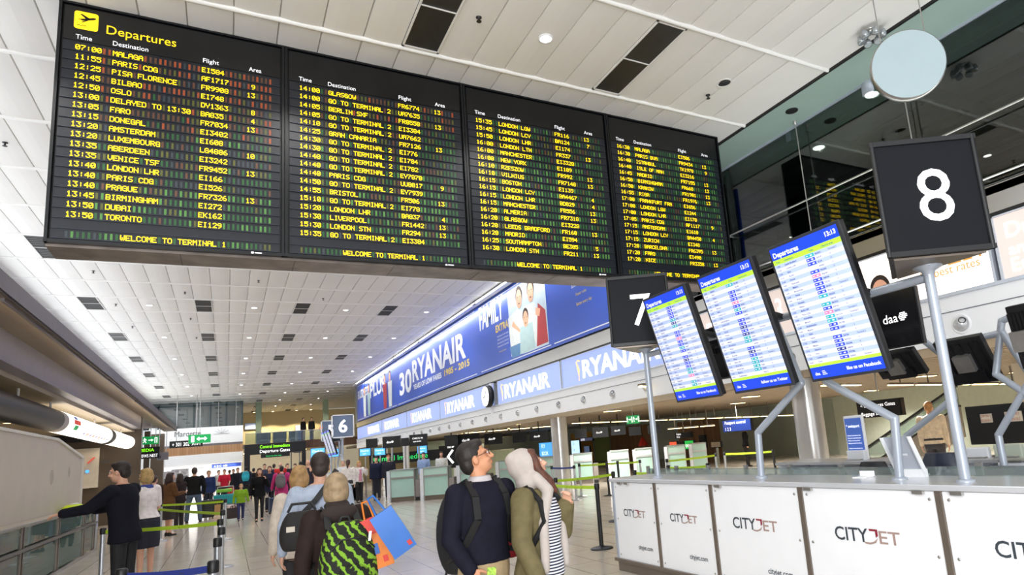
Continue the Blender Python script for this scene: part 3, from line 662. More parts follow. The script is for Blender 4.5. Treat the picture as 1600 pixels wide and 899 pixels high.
# ------------------------------------------------------------------ check-in island: counter, poles, signs, screens (at the front right, repeated far down the hall)
XC = 4.17
M_CPANEL = mat('white_glass_panel', '#f5f7fb', .18, var=.01, spec=.6); M_BRONZE = mat('bronze_post', '#7d7268', .35, .5, var=.06)
M_CITY = mat('dark_grey_letters', '#39424a', .5, var=0); M_CRED = mat('dark_red_letter', '#8c1f35', .5, var=0); M_CTAN = mat('tan_letters', '#a98f86', .5, var=0)
GL_CLEAR = glass_mat('clear_glass', '#dfe9e6', .06, .12)
def island(dy, where, logos=True):
    far = dy > 1
    c = empty('check_in_counter', (XC+.3, 4+dy, 0), 'long white panelled check-in counter with bronze posts %s' % where, 'counter')
    ys = [7.10, 6.17, 5.18, 4.0, 2.76, 1.5, .3]
    for i in range(6):
        a, b = ys[i]+dy, ys[i+1]+dy
        pn = MB().box((XC, b+.025, .15), (XC+.02, a-.025, 1.055)).build('front_panel', M_CPANEL, c, bevel=.003)
        sc = MB()
        for yy in (a-.07, b+.07):
            for zz in (.2, .62, 1.0): sc.lathe((XC-.001, yy, zz), [(.011, .004), (.011, -.004), (.006, -.006)], axis=(1, 0, 0), n=8)
        sc.build('screw', M_STEEL, pn)
        if logos:
            w = a-b; h = .082 if i < 2 else .098; L = .5 if i < 2 else .62
            tx = MB(); o = V(XC-.003, (a+b)/2+L/2+.0, .66 if i < 2 else .665)
            w1 = tx.text('CITY', o, YDIR, ZDIR, h, 0, sx=1.15, maxw=L*.5, bold=.012) and text_geo('CITY')[2]*h*1.15
            w1 = min(w1, L*.5)
            tx.text('ET', o+YDIR*(w1+L*.155), YDIR, ZDIR, h*.92, 2, sx=1.3, maxw=L*.36, bold=.008)
            jx = o+YDIR*(w1+L*.02)
            tx.prism([jx+V(0, 0, h*1.02), jx+YDIR*.075+V(0, 0, h*1.02), jx+YDIR*.075+V(0, 0, h*.55), jx+YDIR*.055+V(0, 0, h*.4), jx+YDIR*.055+V(0, 0, h*.87), jx+YDIR*.005+V(0, 0, h*.87)], (-.0012, 0, 0), 1)
            tx.prism([jx+YDIR*.07+V(0, 0, h*.36), jx+YDIR*.05+V(0, 0, h*.02), jx+YDIR*.0+V(0, 0, -h*.14), jx-YDIR*.045+V(0, 0, -h*.1), jx-YDIR*.05+V(0, 0, h*.02), jx+YDIR*.0+V(0, 0, h*.0), jx+YDIR*.035+V(0, 0, h*.1)], (-.0012, 0, 0), 2)
            tx.text('cityjet.com', (XC-.003, b+w*.22+.24, .30), YDIR, ZDIR, .046, 0, maxw=.30, bold=.012)
            tx.build('lettering', [M_CITY, M_CRED, M_CTAN], pn)
        MB().box((XC-.012, b-.025, .14), (XC+.03, b+.025, 1.06)).build('post', M_BRONZE, c, bevel=.004)
    MB().box((XC-.012, 7.075+dy, .14), (XC+.03, 7.115+dy, 1.06)).build('post', M_ALU, c)
    MB().box((XC-.03, .3+dy, .115), (XC+.04, 7.15+dy, .15)).box((XC+.01, .3+dy, 0), (XC+.06, 7.13+dy, .115)).build('plinth', M_BRONZE, c)
    MB().box((XC+.02, 7.07+dy, .0), (XC+.6, 7.11+dy, 1.06)).build('end_panel', M_CPANEL, c)
    MB().box((XC-.025, .3+dy, 1.06), (XC+.62, 7.15+dy, 1.1)).build('counter_top', mat('counter_top_grey', '#d6d9df', .2, .3, var=.02), c, bevel=.006)
    rl = MB()
    for y in [.9+dy+.62*k for k in range(11)]: rl.box((XC+.56, y, 1.1), (XC+.585, y+.05, 1.20))
    rl.box((XC+.55, .3+dy, 1.1), (XC+.555, 7.1+dy, 1.17), 1)
    rl.build('glass_upstand', [M_STEEL, GL_CLEAR], c)
    cl = MB()
    for y in (2.9, 2.62, 3.9, 5.05, 6.75, 6.9): cl.box((XC-.03, y-.04+dy, 1.035), (XC+.02, y+.04+dy, 1.062))
    cl.build('clip', M_STEEL, c)
    MB().box((XC+.5, .3+dy, 0), (XC+.56, 7.07+dy, 1.06)).build('back_panel', M_BRONZE, c)
    # number signs: three sided boxes on poles
    def sign(num, y, lab):
        y += dy
        t = empty('number_sign', (4.36, y, 1.1), lab, 'sign')
        A, B, C = V(3.87, y-.05, 2.66), V(4.46, y-.42, 2.66), V(4.50, y+.37, 2.66)
        if far:
            MB().obox((4.36, y-.1, 3.12), (.39, 0, 0), (0, .06, 0), (0, 0, .45)).build('sign_box', mat('sign_slate', '#66758c', .4, emit=.05), t)
            fb = MB()
            for lo, hi in (((-.46, -.5), (-.42, .5)), ((.42, -.5), (.46, .5)), ((-.46, .46), (.46, .5)), ((-.46, -.5), (.46, -.46))): fb.box((4.36+lo[0], y-.18, 3.12+lo[1]), (4.36+hi[0], y-.02, 3.12+hi[1]))
            fb.build('frame', M_WHITE, t)
            MB().text(num, (4.36, y-.165, 2.86), (1, 0, 0), (0, 0, 1), .52, 0, align='c', bold=.02).build('numeral', LB_WHITE, t)
        else:
            MB().prism([A, B, C], (0, 0, .79)).build('sign_box', mat('sign_charcoal', '#14161b', .5, var=.05, scale=3, spec=.15), t)
            fr = MB()
            for z in (2.64, 3.44):
                cc = (A+B+C)/3
                fr.prism([V(q.x, q.y, z)+(V(q.x, q.y, 0)-V(cc.x, cc.y, 0))*.06 for q in (A, B, C)], (0, 0, .035))
            for q in (A, B, C): fr.tube([V(q.x, q.y, 2.64), V(q.x, q.y, 3.47)], .018, 6)
            fr.build('frame', M_DARK, t)
            cc = (A+B+C)/3
            MB().prism([V(q.x, q.y, 2.622)*.9+V(cc.x, cc.y, 2.622)*.1 for q in (A, B, C)], (0, 0, .015)).build('underside', M_BRONZE, t)
            d = (B-A).normalized(); m_ = (A+B)/2; nrm = V(d.y, -d.x, 0)
            if nrm.y > 0: nrm = -nrm
            MB().text(num, m_+nrm*.008+V(0, 0, .21)+d*.025, d, (0, 0, 1), .37, 0, align='c', sx=1.0).build('numeral', LB_WHITE, t)
            d2 = (C-A).normalized(); n2 = V(-abs(d2.y), d2.x, 0)
            MB().text(num, (A+C)/2+V(-.01, .005, .205), -d2, (0, 0, 1), .40, 0, align='c').build('numeral', LB_WHITE, t)
        pl = MB().tube([(4.36, y, 1.1), (4.36, y, 2.62)], .036, 14); pl.lathe((4.36, y, 2.56), [(.036, 0), (.05, .03), (.10, .055), (.10, .065)], n=16); pl.lathe((4.36, y, 1.1), [(.06, 0), (.06, .012), (.036, .02)], n=14)
        pl.build('pole', M_ALU, t); return t
    s1, s2 = (('8', 2.67), ('7', 6.36)) if not far else (('6', 2.67-.2), ('5', 6.36-.2))
    for (nm, y) in (s1, s2): sign(nm, y, {'8': 'large black box sign with a white eight, on the nearest grey pole', '7': 'black box sign with a white seven, beside the departures board', '6': 'grey square sign with a white six, far down the hall', '5': 'grey square sign with a white five, half hidden behind the six'}[nm])
    b = empty('screen_rail', (4.4, 4.5+dy, 1.1), 'grey bent tube frame carrying the tilted screens %s' % where, 'frame')
    MB().tube([(4.38, 2.70+dy, 2.55), (4.38, 6.33+dy, 2.55)], .034, 12).build('cross_tube', M_ALU, b)
    for pts in ([(4.45, 4.74, 1.1), (4.45, 4.71, 1.53), (4.45, 4.08, 1.94), (4.45, 4.29, 2.55)], [(4.45, 3.24, 1.1), (4.45, 3.20, 1.56), (4.45, 3.80, 1.92), (4.45, 3.55, 2.55)]):
        pts = [V(*q)+V(0, dy, 0) for q in pts]
        m = MB()
        for a, q in zip(pts, pts[1:]): m.tube([a, q], .034, 12)
        for q in pts[1:3]: m.ball(q, .0345)
        m.lathe(pts[0], [(.06, 0), (.06, .012), (.034, .02)], n=12); m.build('bent_leg', M_ALU, b)
    t16 = rad(16.1); dn = V(math.sin(t16), 0, -math.cos(t16)); nr = V(-math.cos(t16), 0, -math.sin(t16))   # down the screen, out of the screen
    for k, (ya, yb, tag_) in enumerate(((3.70, 2.98, ('like us on Facebook', 'nearest sign 8')), (4.65, 3.91, ('follow us on Twitter', 'the middle one of three')), (5.58, 4.86, ('like us on Facebook', 'beside sign 7')))):
        ya += dy; yb += dy
        t = empty('information_screen', (4.0, (ya+yb)/2, 2.55), 'tilted portrait departures screen %s, %s' % (tag_[1] if not far else tag_[1].replace('sign 8', 'sign 6').replace('sign 7', 'sign 5'), where), 'screen')
        top = V(3.85, 0, 3.03)
        def S(u, v, o=0.): return V(top.x, 0, top.z)+dn*v+nr*o+V(0, ya-u, 0)   # u across from left, v down
        W, H = ya-yb, 1.16
        MB().obox(S(W/2, H/2, -.045), (0, W/2, 0), dn*H/2, nr*.035).build('housing', M_DARK, t, bevel=.006)
        MB().obox(S(W/2, H/2, -.012), (0, W/2+.006, 0), dn*(H/2+.006), nr*.010).build('bezel', mat('screen_bezel', '#3a3c42', .35, .2), t, bevel=.003)
        m = MB(); i_ = .018; W2 = W-2*i_; rs_ = random.Random(k+1)
        mats = [mat('screen_blue', '#1a3fd0', .3, emit=.5, var=0), mat('screen_green', '#a8dd3c', .3, emit=.45, var=0), mat('screen_white', '#eef1fc', .3, emit=.14, var=0), mat('screen_pale_blue', '#bccdf4', .3, emit=.14, var=0),
                mat('screen_navy', '#2a3a96', .3, emit=.12, var=0), mat('screen_teal', '#21a5b4', .3, emit=.35, var=0), mat('screen_royal', '#2c3fe0', .3, emit=.6, var=0), mat('screen_pink', '#f0709a', .3, emit=.6, var=0), mat('screen_grey', '#6d76a4', .3, emit=.1, var=0)]
        def R(u0, v0, u1, v1, mi, o): m.quad(S(i_+u0*W2, i_+v1*(H-2*i_), o), S(i_+u1*W2, i_+v1*(H-2*i_), o), S(i_+u1*W2, i_+v0*(H-2*i_), o), S(i_+u0*W2, i_+v0*(H-2*i_), o), mi)
        def TX(s, u, v, h, mi, al='l', mw=None, bold=.018): m.text(s, S(i_+u*W2, i_+v*(H-2*i_), .0022), YDIR, -dn, h, mi, align=al, maxw=mw, bold=bold)
        R(0, 0, 1, .085, 0, .001); R(0, .085, 1, .122, 1, .001); R(0, .892, 1, .915, 1, .001); R(0, .915, 1, 1, 0, .001)
        TX('Departures', .03, .070, .040, 2, bold=.04); TX('13:13', .97, .055, .034, 2, 'r', bold=.04)
        TX('Time', .04, .112, .014, 4); TX('Destination', .17, .112, .014, 4); TX('Flight', .55, .112, .014, 4); TX('Check-in area', .72, .112, .014, 4, mw=.2)
        TX('daa', .05, .975, .026, 2, bold=.03); 
        for e in range(3): R(.16, .947+.012*e, .205+.012*e, .953+.012*e, 2, .0021)
        TX(tag_[0], .97, .968, .026, 2, 'r', mw=.42, bold=.04)
        N = 26; cities = ['Leeds Bradford', 'Malaga', 'Southampton', 'Bilbao', 'Malaga', 'London LHR', 'Glasgow', 'Madrid', 'Berlin SXF', 'Birmingham', 'Faro', 'Nice', 'Oslo', 'Paris CDG', 'Rome', 'Zurich', 'London LCY', 'Lisbon', 'Amsterdam', 'Bristol', 'Prague', 'Cork', 'Venice', 'Munich', 'Brussels', 'Newcastle']
        for r in range(N):
            v0 = .122+.77*r/N; v1 = .122+.77*(r+1)/N; R(0, v0, 1, v1, 2 if r % 2 else 3, .001)
            vb = v1-.008
            TX('%02d:%02d' % (13+r//5, (r*25) % 60), .03, vb, .0125, 8 if r % 2 else 4); TX(cities[(r*5+k*7) % 26], .16, vb, .0135, 8 if r % 2 else 4, mw=.22)
            if (r+k*2) % 8 != 3:
                q = rs_.choice((5, 5, 5, 6, 6, 4)) if rs_.random() > .06 else 7
                R(.475, v0+.004, .60, v1-.004, q, .0018); R(.485, v0+.012, .515, v1-.012, 2, .0021); R(.545, v0+.010, .575, v1-.010, 2, .0021)
            TX(rs_.choice(('FR', 'EI', 'BA', 'EI'))+str(rs_.randint(100, 9999)), .62, vb, .0125, 8 if r % 2 else 4)
            TX(rs_.choice(('13', '5', '12', 'Terminal 2', 'Terminal 2', '13', '4')), .80, vb, .0125, 8)
        m.build('display', mats, t)
        br = MB()
        for u in (W*.28, W*.72):
            a = S(u, .46, -.08); br.bar(a, (4.38, a.y, 2.55), .04, .05); br.bar(S(u, .2, -.085), S(u, .95, -.085), .05, .03)
        br.build('bracket', M_DARK, t)
    return c
island(0, 'at the right front of the hall')
island(27.9, 'far down the hall')
# ------------------------------------------------------------------ check-in hall under the gallery on the right (set at an angle to the main hall)
DD = V(math.cos(YAW), -math.sin(YAW), 0); DN = V(-math.sin(YAW), -math.cos(YAW), 0)      # along its desk rows / towards the hall's camera end
struct(MB().box((XR+1.4, YN, 2.62), (30, 60, 2.8)).build('ceiling_check_in', M_SLAT))
struct(MB().box((XR+1.36, YN, 2.355), (XR+1.42, 46, 2.65)).build('trim_soffit_lip', M_BROWN))
sl = MB()
for k in range(120):
    d0 = 8+k*.34; c = EYEP+FW*0; q = V(FW.x, FW.y, 0).normalized()*d0
    a, b = q-DD*26, q+DD*26
    # clip to X between soffit lip and back wall
    def cl(p, x): return p+DD*((x-p.x)/DD.x)
    a, b = cl(a, XR+1.5), cl(b, 23.9)
    if b.x > a.x: sl.bar((a.x, a.y, 2.60), (b.x, b.y, 2.60), .2, .03)
struct(sl.build('trim_ceiling_slats', M_SLAT))
def strip_row(p0, p1, n, lab, gap=.14, w=.16):
    L = (p1-p0).length; d = (p1-p0)/L
    for k in range(n):
        a = p0+d*(L*(k+gap/2)/n); b = p0+d*(L*(k+1-gap/2)/n)
        t = empty('strip_light', (a+b)/2, '%s, %s from the left' % (lab, ORD[k] if k < 14 else 'last'), 'ceiling light', 'strip lights over the check-in desks')
        MB().bar(a+V(0, 0, .03), b+V(0, 0, .03), w+.04, .05).build('housing', M_BRONZE, t); MB().bar(a, b, w, .03).build('lit_cover', M_STRIP, t)
        if (a.z+.05) < 2.55: MB().bar((a+b)/2+V(0, 0, .05), V((a.x+b.x)/2, (a.y+b.y)/2, 2.6), .03, .03, up=DD).build('hanger', M_BRONZE, t)
def rp(px, py, d): return EYEP+ray(px, py)*d
strip_row(rp(892, 662, 26), rp(1242, 649, 28), 12, 'warm strip light in the long row behind the right poles')
strip_row(rp(1385, 602, 17), rp(1605, 600, 17), 5, 'warm strip light in the row behind sign 8 pole', w=.12)
strip_row(rp(1042, 671, 27), rp(1118, 665, 27), 3, 'warm strip light in the short lower row over the far desks')
strip_row(rp(690, 680, 31), rp(865, 666, 31), 5, 'warm strip light in the row above the walking couple')
strip_row(onZ(1000, 604, 2.585), onZ(1010, 604, 2.585), 1, 'warm small strip light under the gallery left of the pole', w=.1)
strip_row(onZ(1283, 603, 2.545), onZ(1345, 602, 2.545), 2, 'warm strip light beside the large steel column', w=.12)
# fill panels added to light the floor and back wall of the zone (out of the frame or hidden by the soffit)
for q, (x, y) in enumerate(((11, 14), (13, 9), (15, 16), (12, 20), (17, 11), (18, 20), (11, 27), (13, 32), (10.5, 38), (20, 6), (14, 3.5), (10.5, 4.5), (21.8, 11), (21.8, 16.5))):
    t = empty('fill_panel_light', (x, y, 2.57), 'small warm panel light in the dark check-in ceiling, %s of the scattered ones' % ORD[q], 'ceiling light', 'panel lights in the check-in ceiling')
    MB().box((x-.32, y-.14, 2.555), (x+.32, y+.14, 2.62)).build('housing', M_BRONZE, t); MB().box((x-.3, y-.12, 2.545), (x+.3, y+.12, 2.556)).build('lit_cover', M_STRIP, t)
    l = bpy.data.lights.new('fill_panel_lamp', 'SPOT'); l.energy = 480; l.spot_size = rad(150); l.spot_blend = .5; l.shadow_soft_size = .25; l.color = (1, .95, .87)
    o = bpy.data.objects.new('fill_panel_lamp', l); COL.objects.link(o); o.parent = t; o.location = (0, 0, -.1)
# columns
M_COLM = mat('satin_column', '#d9d8d6', .22, .45, var=.03, scale=2)
def steel_column(x, y, r, lab, z1=2.7, m=M_COLM, shade=True):
    t = empty('column', (x, y, 0), lab, 'column')
    MB().lathe((x, y, 0), [(r, .06), (r, z1)], n=32).build('shaft', m, t); MB().lathe((x, y, 0), [(r+.02, 0), (r+.02, .06), (r, .07)], n=32).build('base_ring', M_STEEL, t)
p = onZ(881, 776, 0); steel_column(p.x, p.y, .25, 'round polished steel column behind the walking couple', 2.61)
q = V(*(ray(1262, 640)*11.6)); steel_column(q.x, q.y, .26, 'large polished steel column behind the tilted screens', 2.61)
for px, d, lab in ((635, 30, 'slim white column behind the left mint desk'), (713, 30, 'slim white column behind the man in the navy sweater'), (602, 36, 'slim white column far left of the mint desks')):
    q = ray(px, 720)*d; steel_column(q.x, q.y, .14, lab, 2.61, M_WHITE)
# back walls of the zone
XBK = 24.0
def ybk(px): return onX(px, 690, XBK).y
def bseg(name, pa, pb, z0, z1, m, dx=0., kind=True):
    o = MB().box((XBK-dx, ybk(pb), z0), (XBK+.3, ybk(pa), z1)).build(name, m)
    return struct(o)
struct(MB().box((XBK, YN, 0), (XBK+.3, 75, 2.62)).build('wall_check_in_back', M_GREENWALL))
bseg('trim_wood_panel', 955, 1022, 0, 2.3, M_WOOD, .06); bseg('trim_olive_panel', 929, 953, 0, 2.2, mat('olive_panel', '#9ea45e', .5), .05)
bseg('trim_amber_panel', 893, 926, 0, 2.2, mat('amber_panel', '#d59a35', .45, var=.1), .05); bseg('trim_orange_wood', 1062, 1103, 0, 2.2, M_WOOD, .06); bseg('trim_brown_panel', 1104, 1128, 0, 2.3, M_WOOD, .05)
bseg('trim_mint_panel', 1128, 1180, 0, 2.35, mat('mint_grey_wall', '#c2cabb', .5, var=.04, scale=1.5), .05); bseg('trim_grey_green_panel', 1182, 1310, 0, 2.5, mat('grey_green_wall', '#98a297', .5, var=.06, scale=1.2), .05)
struct(MB().box((17.2, YN, 0), (17.5, 8.8, 2.62)).build('wall_escalator_side', mat('greige_wall', '#cbc5b8', .5, var=.04, scale=1.2)))
struct(MB().box((XS+.2, YN-.2, 0), (18, YN, 2.62)).build('wall_check_in_near', M_BROWN))
# lit posters and screens on or before the back wall
def lit_panel(px0, px1, py0, py1, X, lab, m, thick=.12, cat='sign', name='lit_poster', deco=None, stand=False, hang=False):
    a = onX(px0, (py0+py1)/2, X); b = onX(px1, (py0+py1)/2, X); zt = onX((px0+px1)/2, py0, X).z; zb = onX((px0+px1)/2, py1, X).z
    t = empty(name, (X, (a.y+b.y)/2, zb), lab, cat)
    MB().box((X, b.y, zb), (X+thick, a.y, zt)).build('frame', M_DARK if not deco or deco.get('frame') is None else deco['frame'], t)
    mb = MB().box((X-.012, b.y+.03, zb+.03), (X, a.y-.03, zt-.03)); mb.build('face', m, t)
    if deco and deco.get('text'):
        tx = MB()
        n = len(deco['text']); H = zt-zb
        for i, s in enumerate(deco['text']):
            tx.text(s, (X-.016, a.y-(a.y-b.y)*deco.get('x', .1), zt-H*(i+.75)/n), YDIR, ZDIR, deco.get('h', .5)*H/n, 0, maxw=(a.y-b.y)*.8)
        tx.build('lettering', deco.get('mat', LB_WHITE), t)
    if hang: MB().tube([(X+.06, (a.y+b.y)/2, zt-.01), (X+.06, (a.y+b.y)/2, 2.63)], .018, 6).build('hanger', M_STEEL, t)
    if stand: MB().box((X+.02, (a.y+b.y)/2-.04, 0), (X+.1, (a.y+b.y)/2+.04, zb)).build('stand', M_STEEL, t)
    return t
E_BLUE = mat('screen_cyan_blue', '#4f9ff0', .3, emit=.9, var=.1, scale=3); E_DKBLUE = mat('sign_blue', '#1f3f9c', .4, emit=.35, var=0)
lit_panel(843, 872, 691, 726, 21, 'blue and pale lit display behind the steel column, left side', E_BLUE, stand=True, deco={'text': ['FLY', 'BOOK', 'GO'], 'x': .15})
lit_panel(893, 906, 688, 717, 21, 'tall pale blue lit poster right of the steel column', mat('poster_pale_blue', '#bfe2f5', .4, emit=.8, var=.15, scale=4), stand=True, deco={'text': ['a', 'a', 'a'], 'x': .3, 'mat': E_DKBLUE})
lit_panel(913, 921.5, 697, 713, 21, 'small black portrait kiosk screen before the amber panel', mat('screen_dim', '#5b6f92', .3, emit=.3, var=.3, scale=10), stand=True)
lit_panel(906, 926, 684, 690, 21, 'dark overhead direction sign above the amber panel', MATS['screen_grey'], hang=True, deco={'text': ['GATES']})
lit_panel(1046, 1058, 690, 703, 20, 'orange lit desk panel left of the green one', mat('lit_orange', '#f0603c', .4, emit=.6, var=.08), stand=True)
lit_panel(1070, 1084, 688, 703, 20, 'bright green lit desk panel', mat('lit_green', '#25b84a', .4, emit=.6, var=.05), stand=True, deco={'text': ['ee']})
lit_panel(1059, 1069, 690, 703, 20, 'dark desk panel between the orange and the green one', M_DARK, stand=True)
lit_panel(1055, 1080, 676, 685, 20, 'small black sign with green and white lettering over the lit desks', M_DARK, hang=True, deco={'text': ['Baggage', 'Drop'], 'h': .6})
lit_panel(1092, 1102, 680, 701, 21, 'tall dark poster on the orange wood panel', mat('poster_dark', '#241c18', .4), stand=True)
lit_panel(1129, 1174, 655, 675, 18, 'hanging sign with black upper half and blue lower half', E_DKBLUE, hang=True, deco={'text': ['Passport control', '1 2 3'], 'h': .5})
lit_panel(1111, 1126, 690, 700, 20, 'small cream notice board before the brown panel', M_CREAM, stand=True)
# red flag-like lampshade over the wood wall desks
p = onX(1004, 688, 19.5); t = empty('red_lampshade', p, 'red cone shaped shade hanging before the wood wall', 'lamp')
MB().lathe(p, [(.26, -.3), (.24, -.18), (.05, .14), (.02, .16)], n=16).build('shade', mat('red_shade', '#d5392c', .5), t); MB().tube([p+V(0, 0, .15), V(p.x, p.y, 2.6)], .012, 6).build('cord', M_DARK, t)
# green exit sign hanging under the gallery ceiling
M_EXIT = mat('exit_green', '#12934a', .4, emit=.45, var=0)
def pictos(mb, o, r, u, w, h, mi, man=True):
    """running man, arrow and doorway of an escape sign, drawn on the face o (lower left corner)"""
    o, r, u = Vector(o), Vector(r).normalized(), Vector(u)
    def P(x, y): return o+r*(x*w)+u*(y*h)
    n = (r.cross(u)).normalized()*.002
    def pg(pts): mb.prism([P(*q) for q in pts], n, mi)
    if man:
        pg([(.12+.028*math.cos(k*math.pi/4)*h/w*2.4, .76+.07*math.sin(k*math.pi/4)) for k in range(8)])
        pg([(.10, .68), (.20, .70), (.26, .55), (.24, .52), (.19, .60), (.16, .45), (.22, .32), (.24, .18), (.20, .18), (.18, .30), (.12, .40), (.08, .22), (.02, .22), (.03, .27), (.06, .28), (.10, .45), (.09, .58), (.04, .52), (.02, .56)])
        pg([(.36, .47), (.36, .57), (.55, .57), (.55, .68), (.68, .52), (.55, .36), (.55, .47)])
        pg([(.75, .15), (.75, .85), (.92, .85), (.92, .15), (.87, .15), (.87, .77), (.80, .77), (.80, .15)])
    else:
        pg([(.12, .15), (.12, .85), (.26, .85), (.26, .15)]); pg([(.36, .5), (.48, .75), (.48, .58), (.72, .58), (.72, .75), (.84, .5), (.72, .25), (.72, .42), (.48, .42), (.48, .25)])
def exit_sign(c, w, h, r, lab, man=True, z_to=None, double=False):
    c = Vector(c); r = Vector(r).normalized(); nn = r.cross(ZDIR).normalized()
    t = empty('exit_sign', c, lab, 'sign')
    mb = MB().obox(c, r*w/2, nn*.04, V(0, 0, h/2)).build('housing', M_EXIT, t)
    m = MB(); o = c-r*w/2+nn*.042-V(0, 0, h/2)
    if double: pictos(m, o, r, ZDIR, w*.5, h, 0); pictos(m, o+r*w*.5, r, ZDIR, w*.5, h, 0)
    else: pictos(m, o, r, ZDIR, w, h, 0, man)
    m.build('pictogram', LB_WHITE, t)
    if z_to: MB().tube([c+V(0, 0, h/2), V(c.x, c.y, z_to)], .012, 6).build('hanger', M_STEEL, t)
q = ray(989, 656); q = EYEP+q*17.5
exit_sign(q, .36, .22, DD, 'green hanging exit sign under the gallery right of the steel column', double=True, z_to=2.6)
# check-in desks of mint glass
M_MGLASS = mat('mint_glass_front', '#a7c9bf', .12, var=.02, spec=.7); M_MGLASS2 = mat('mint_glass_upper', '#b4d2c8', .15, var=.02, spec=.7)
def desk(px, d, w, lab, belt=True, post=True):
    p = EYEP+ray(px, 700)*d; p = V(p.x, p.y, 0); w2 = w/2
    t = empty('check_in_desk', p, lab, 'desk', 'mint glass check-in desks')
    def B(u0, u1, v0, v1, z0, z1): return (p+DD*(u0+u1)/2-DN*(v0+v1)/2+V(0, 0, (z0+z1)/2), DD*(u1-u0)/2, DN*(v1-v0)/2, V(0, 0, (z1-z0)/2))
    MB().obox(*B(-w2, w2, 0, .03, .16, .80)).build('front_panel', M_MGLASS, t)
    MB().obox(*B(-w2, w2, -.02, .01, .86, 1.10)).build('upper_panel', M_MGLASS2, t)
    f = MB().obox(*B(-w2-.02, w2+.02, -.03, .05, .80, .86)).obox(*B(-w2-.03, -w2, -.01, .05, .0, 1.1)).obox(*B(w2, w2+.03, -.01, .05, .0, 1.1)); f.build('frame', M_STEEL, t)
    MB().obox(*B(-w2-.04, w2+.04, -.06, .6, 1.10, 1.135)).build('worktop', mat('desk_top_grey', '#8f9494', .35), t)
    MB().obox(*B(-w2-.02, w2+.02, .05, .6, 0, .16)).build('plinth', M_BRONZE, t)
    MB().obox(*B(-w2, w2, .55, .6, .16, 1.1)).build('back_panel', M_GREENWALL, t)
    if post: MB().obox(*B(-w2-.14, -w2-.03, -.05, .08, 0, 1.1)).build('end_post', mat('white_aluminium', '#dfe3ea', .3, .2), t)
    if belt:
        MB().obox(*B(w2+.05, w2+.22, .0, .6, .12, .72)).build('baggage_belt_box', mat('belt_box_grey', '#8b8380', .5), t); MB().obox(*B(w2+.06, w2+.21, -.05, .0, .0, .12)).build('belt_foot', M_DARK, t)
    return t
for k, (px, d, w, lab) in enumerate(((627, 23.3, .82, 'mint glass check-in desk farthest left, right of the woman in white'), (679, 22.8, .82, 'mint glass check-in desk second from left, left of the navy sweater man'),
        (736, 23, .84, 'mint glass check-in desk hidden behind the navy sweater man'), (797, 23, .84, 'mint glass check-in desk between the walking couple'),
        (851, 23.6, .78, 'mint glass check-in desk left of the steel column'), (909, 24.2, .66, 'mint glass check-in desk right of the steel column'), (967, 23.8, .62, 'mint glass check-in desk before the olive and wood panels'),
        (1005, 24, .56, 'mint glass check-in desk before the wood wall'), (1056, 24, .62, 'mint glass check-in desk below the orange panel'), (1092, 24.4, .5, 'mint glass check-in desk below the green panel'))):
    desk(px, d, w, lab, belt=k < 6)
# overhead monitors with white logos
M_SCRBLK = mat('monitor_black', '#141417', .3, var=.03)
def daa(mb, o, r, u, h, mi):
    """small lower-case lettering with a leaf mark of stripes"""
    o, r, u = Vector(o), Vector(r).normalized(), Vector(u); mb.text('daa', o, r, u, h, mi)
    w = text_geo('daa')[2]*h; n = r.cross(u).normalized()*.001
    for k in range(5): a = .1*k*h; mb.prism([o+r*(w+.12*h+.1*h*abs(k-2))+u*(h*.95-.2*h*k), o+r*(w+1.0*h+.25*h*math.sin(k))+u*(h*.95-.2*h*k), o+r*(w+1.0*h+.25*h*math.sin(k))+u*(h*.83-.2*h*k), o+r*(w+.12*h+.1*h*abs(k-2))+u*(h*.83-.2*h*k)], n, mi)
def hang_z(x): return None if x < XR else (2.36 if x < XR+1.38 else 2.625)
def monitor(px, py, d, w, h, lab, logo='daa', r=None, z_to='auto', tilt=0):
    c = EYEP+ray(px, py)*d;
    if z_to == 'auto': z_to = hang_z(c.x) or 0
    r = Vector(r or DD).normalized(); nn = r.cross(ZDIR).normalized()
    t = empty('overhead_monitor', c, lab, 'screen')
    MB().obox(c, r*w/2, nn*.04, V(0, 0, h/2)).build('housing', M_SCRBLK, t)
    m = MB()
    if logo == 'daa': daa(m, c-r*w*.27+nn*.042-V(0, 0, h*.09), r, ZDIR, h*.2, 0)
    elif logo == 'chev': m.prism([c+nn*.042+r*w*a+V(0, 0, h*b) for a, b in ((.12, .32), (-.14, .0), (.12, -.32), (.2, -.26), (-.02, 0), (.2, .26))], nn*.002, 0); daa(m, c-r*w*.1+nn*.042+V(0, 0, h*.38), r, ZDIR, h*.1, 0)
    elif logo == 'two': m.text('CHECK IN', c-r*w*.33+nn*.042+V(0, 0, h*.1), r, ZDIR, h*.14, 0, maxw=w*.7); m.text('open desks', c-r*w*.3+nn*.042-V(0, 0, h*.15), r, ZDIR, h*.11, 0, maxw=w*.6)
    if m.v: m.build('logo', LB_WHITE, t)
    if z_to and z_to > c.z+h/2: MB().tube([c+V(0, 0, h/2)-nn*.02, V(c.x, c.y, z_to)-nn*.02], .025, 8).build('hanger', M_DARK, t)
    else: MB().bar(c-V(0, 0, h/2), V(c.x, c.y, 0), .06, .06, up=DD).build('stand', M_STEEL, t)
    return t
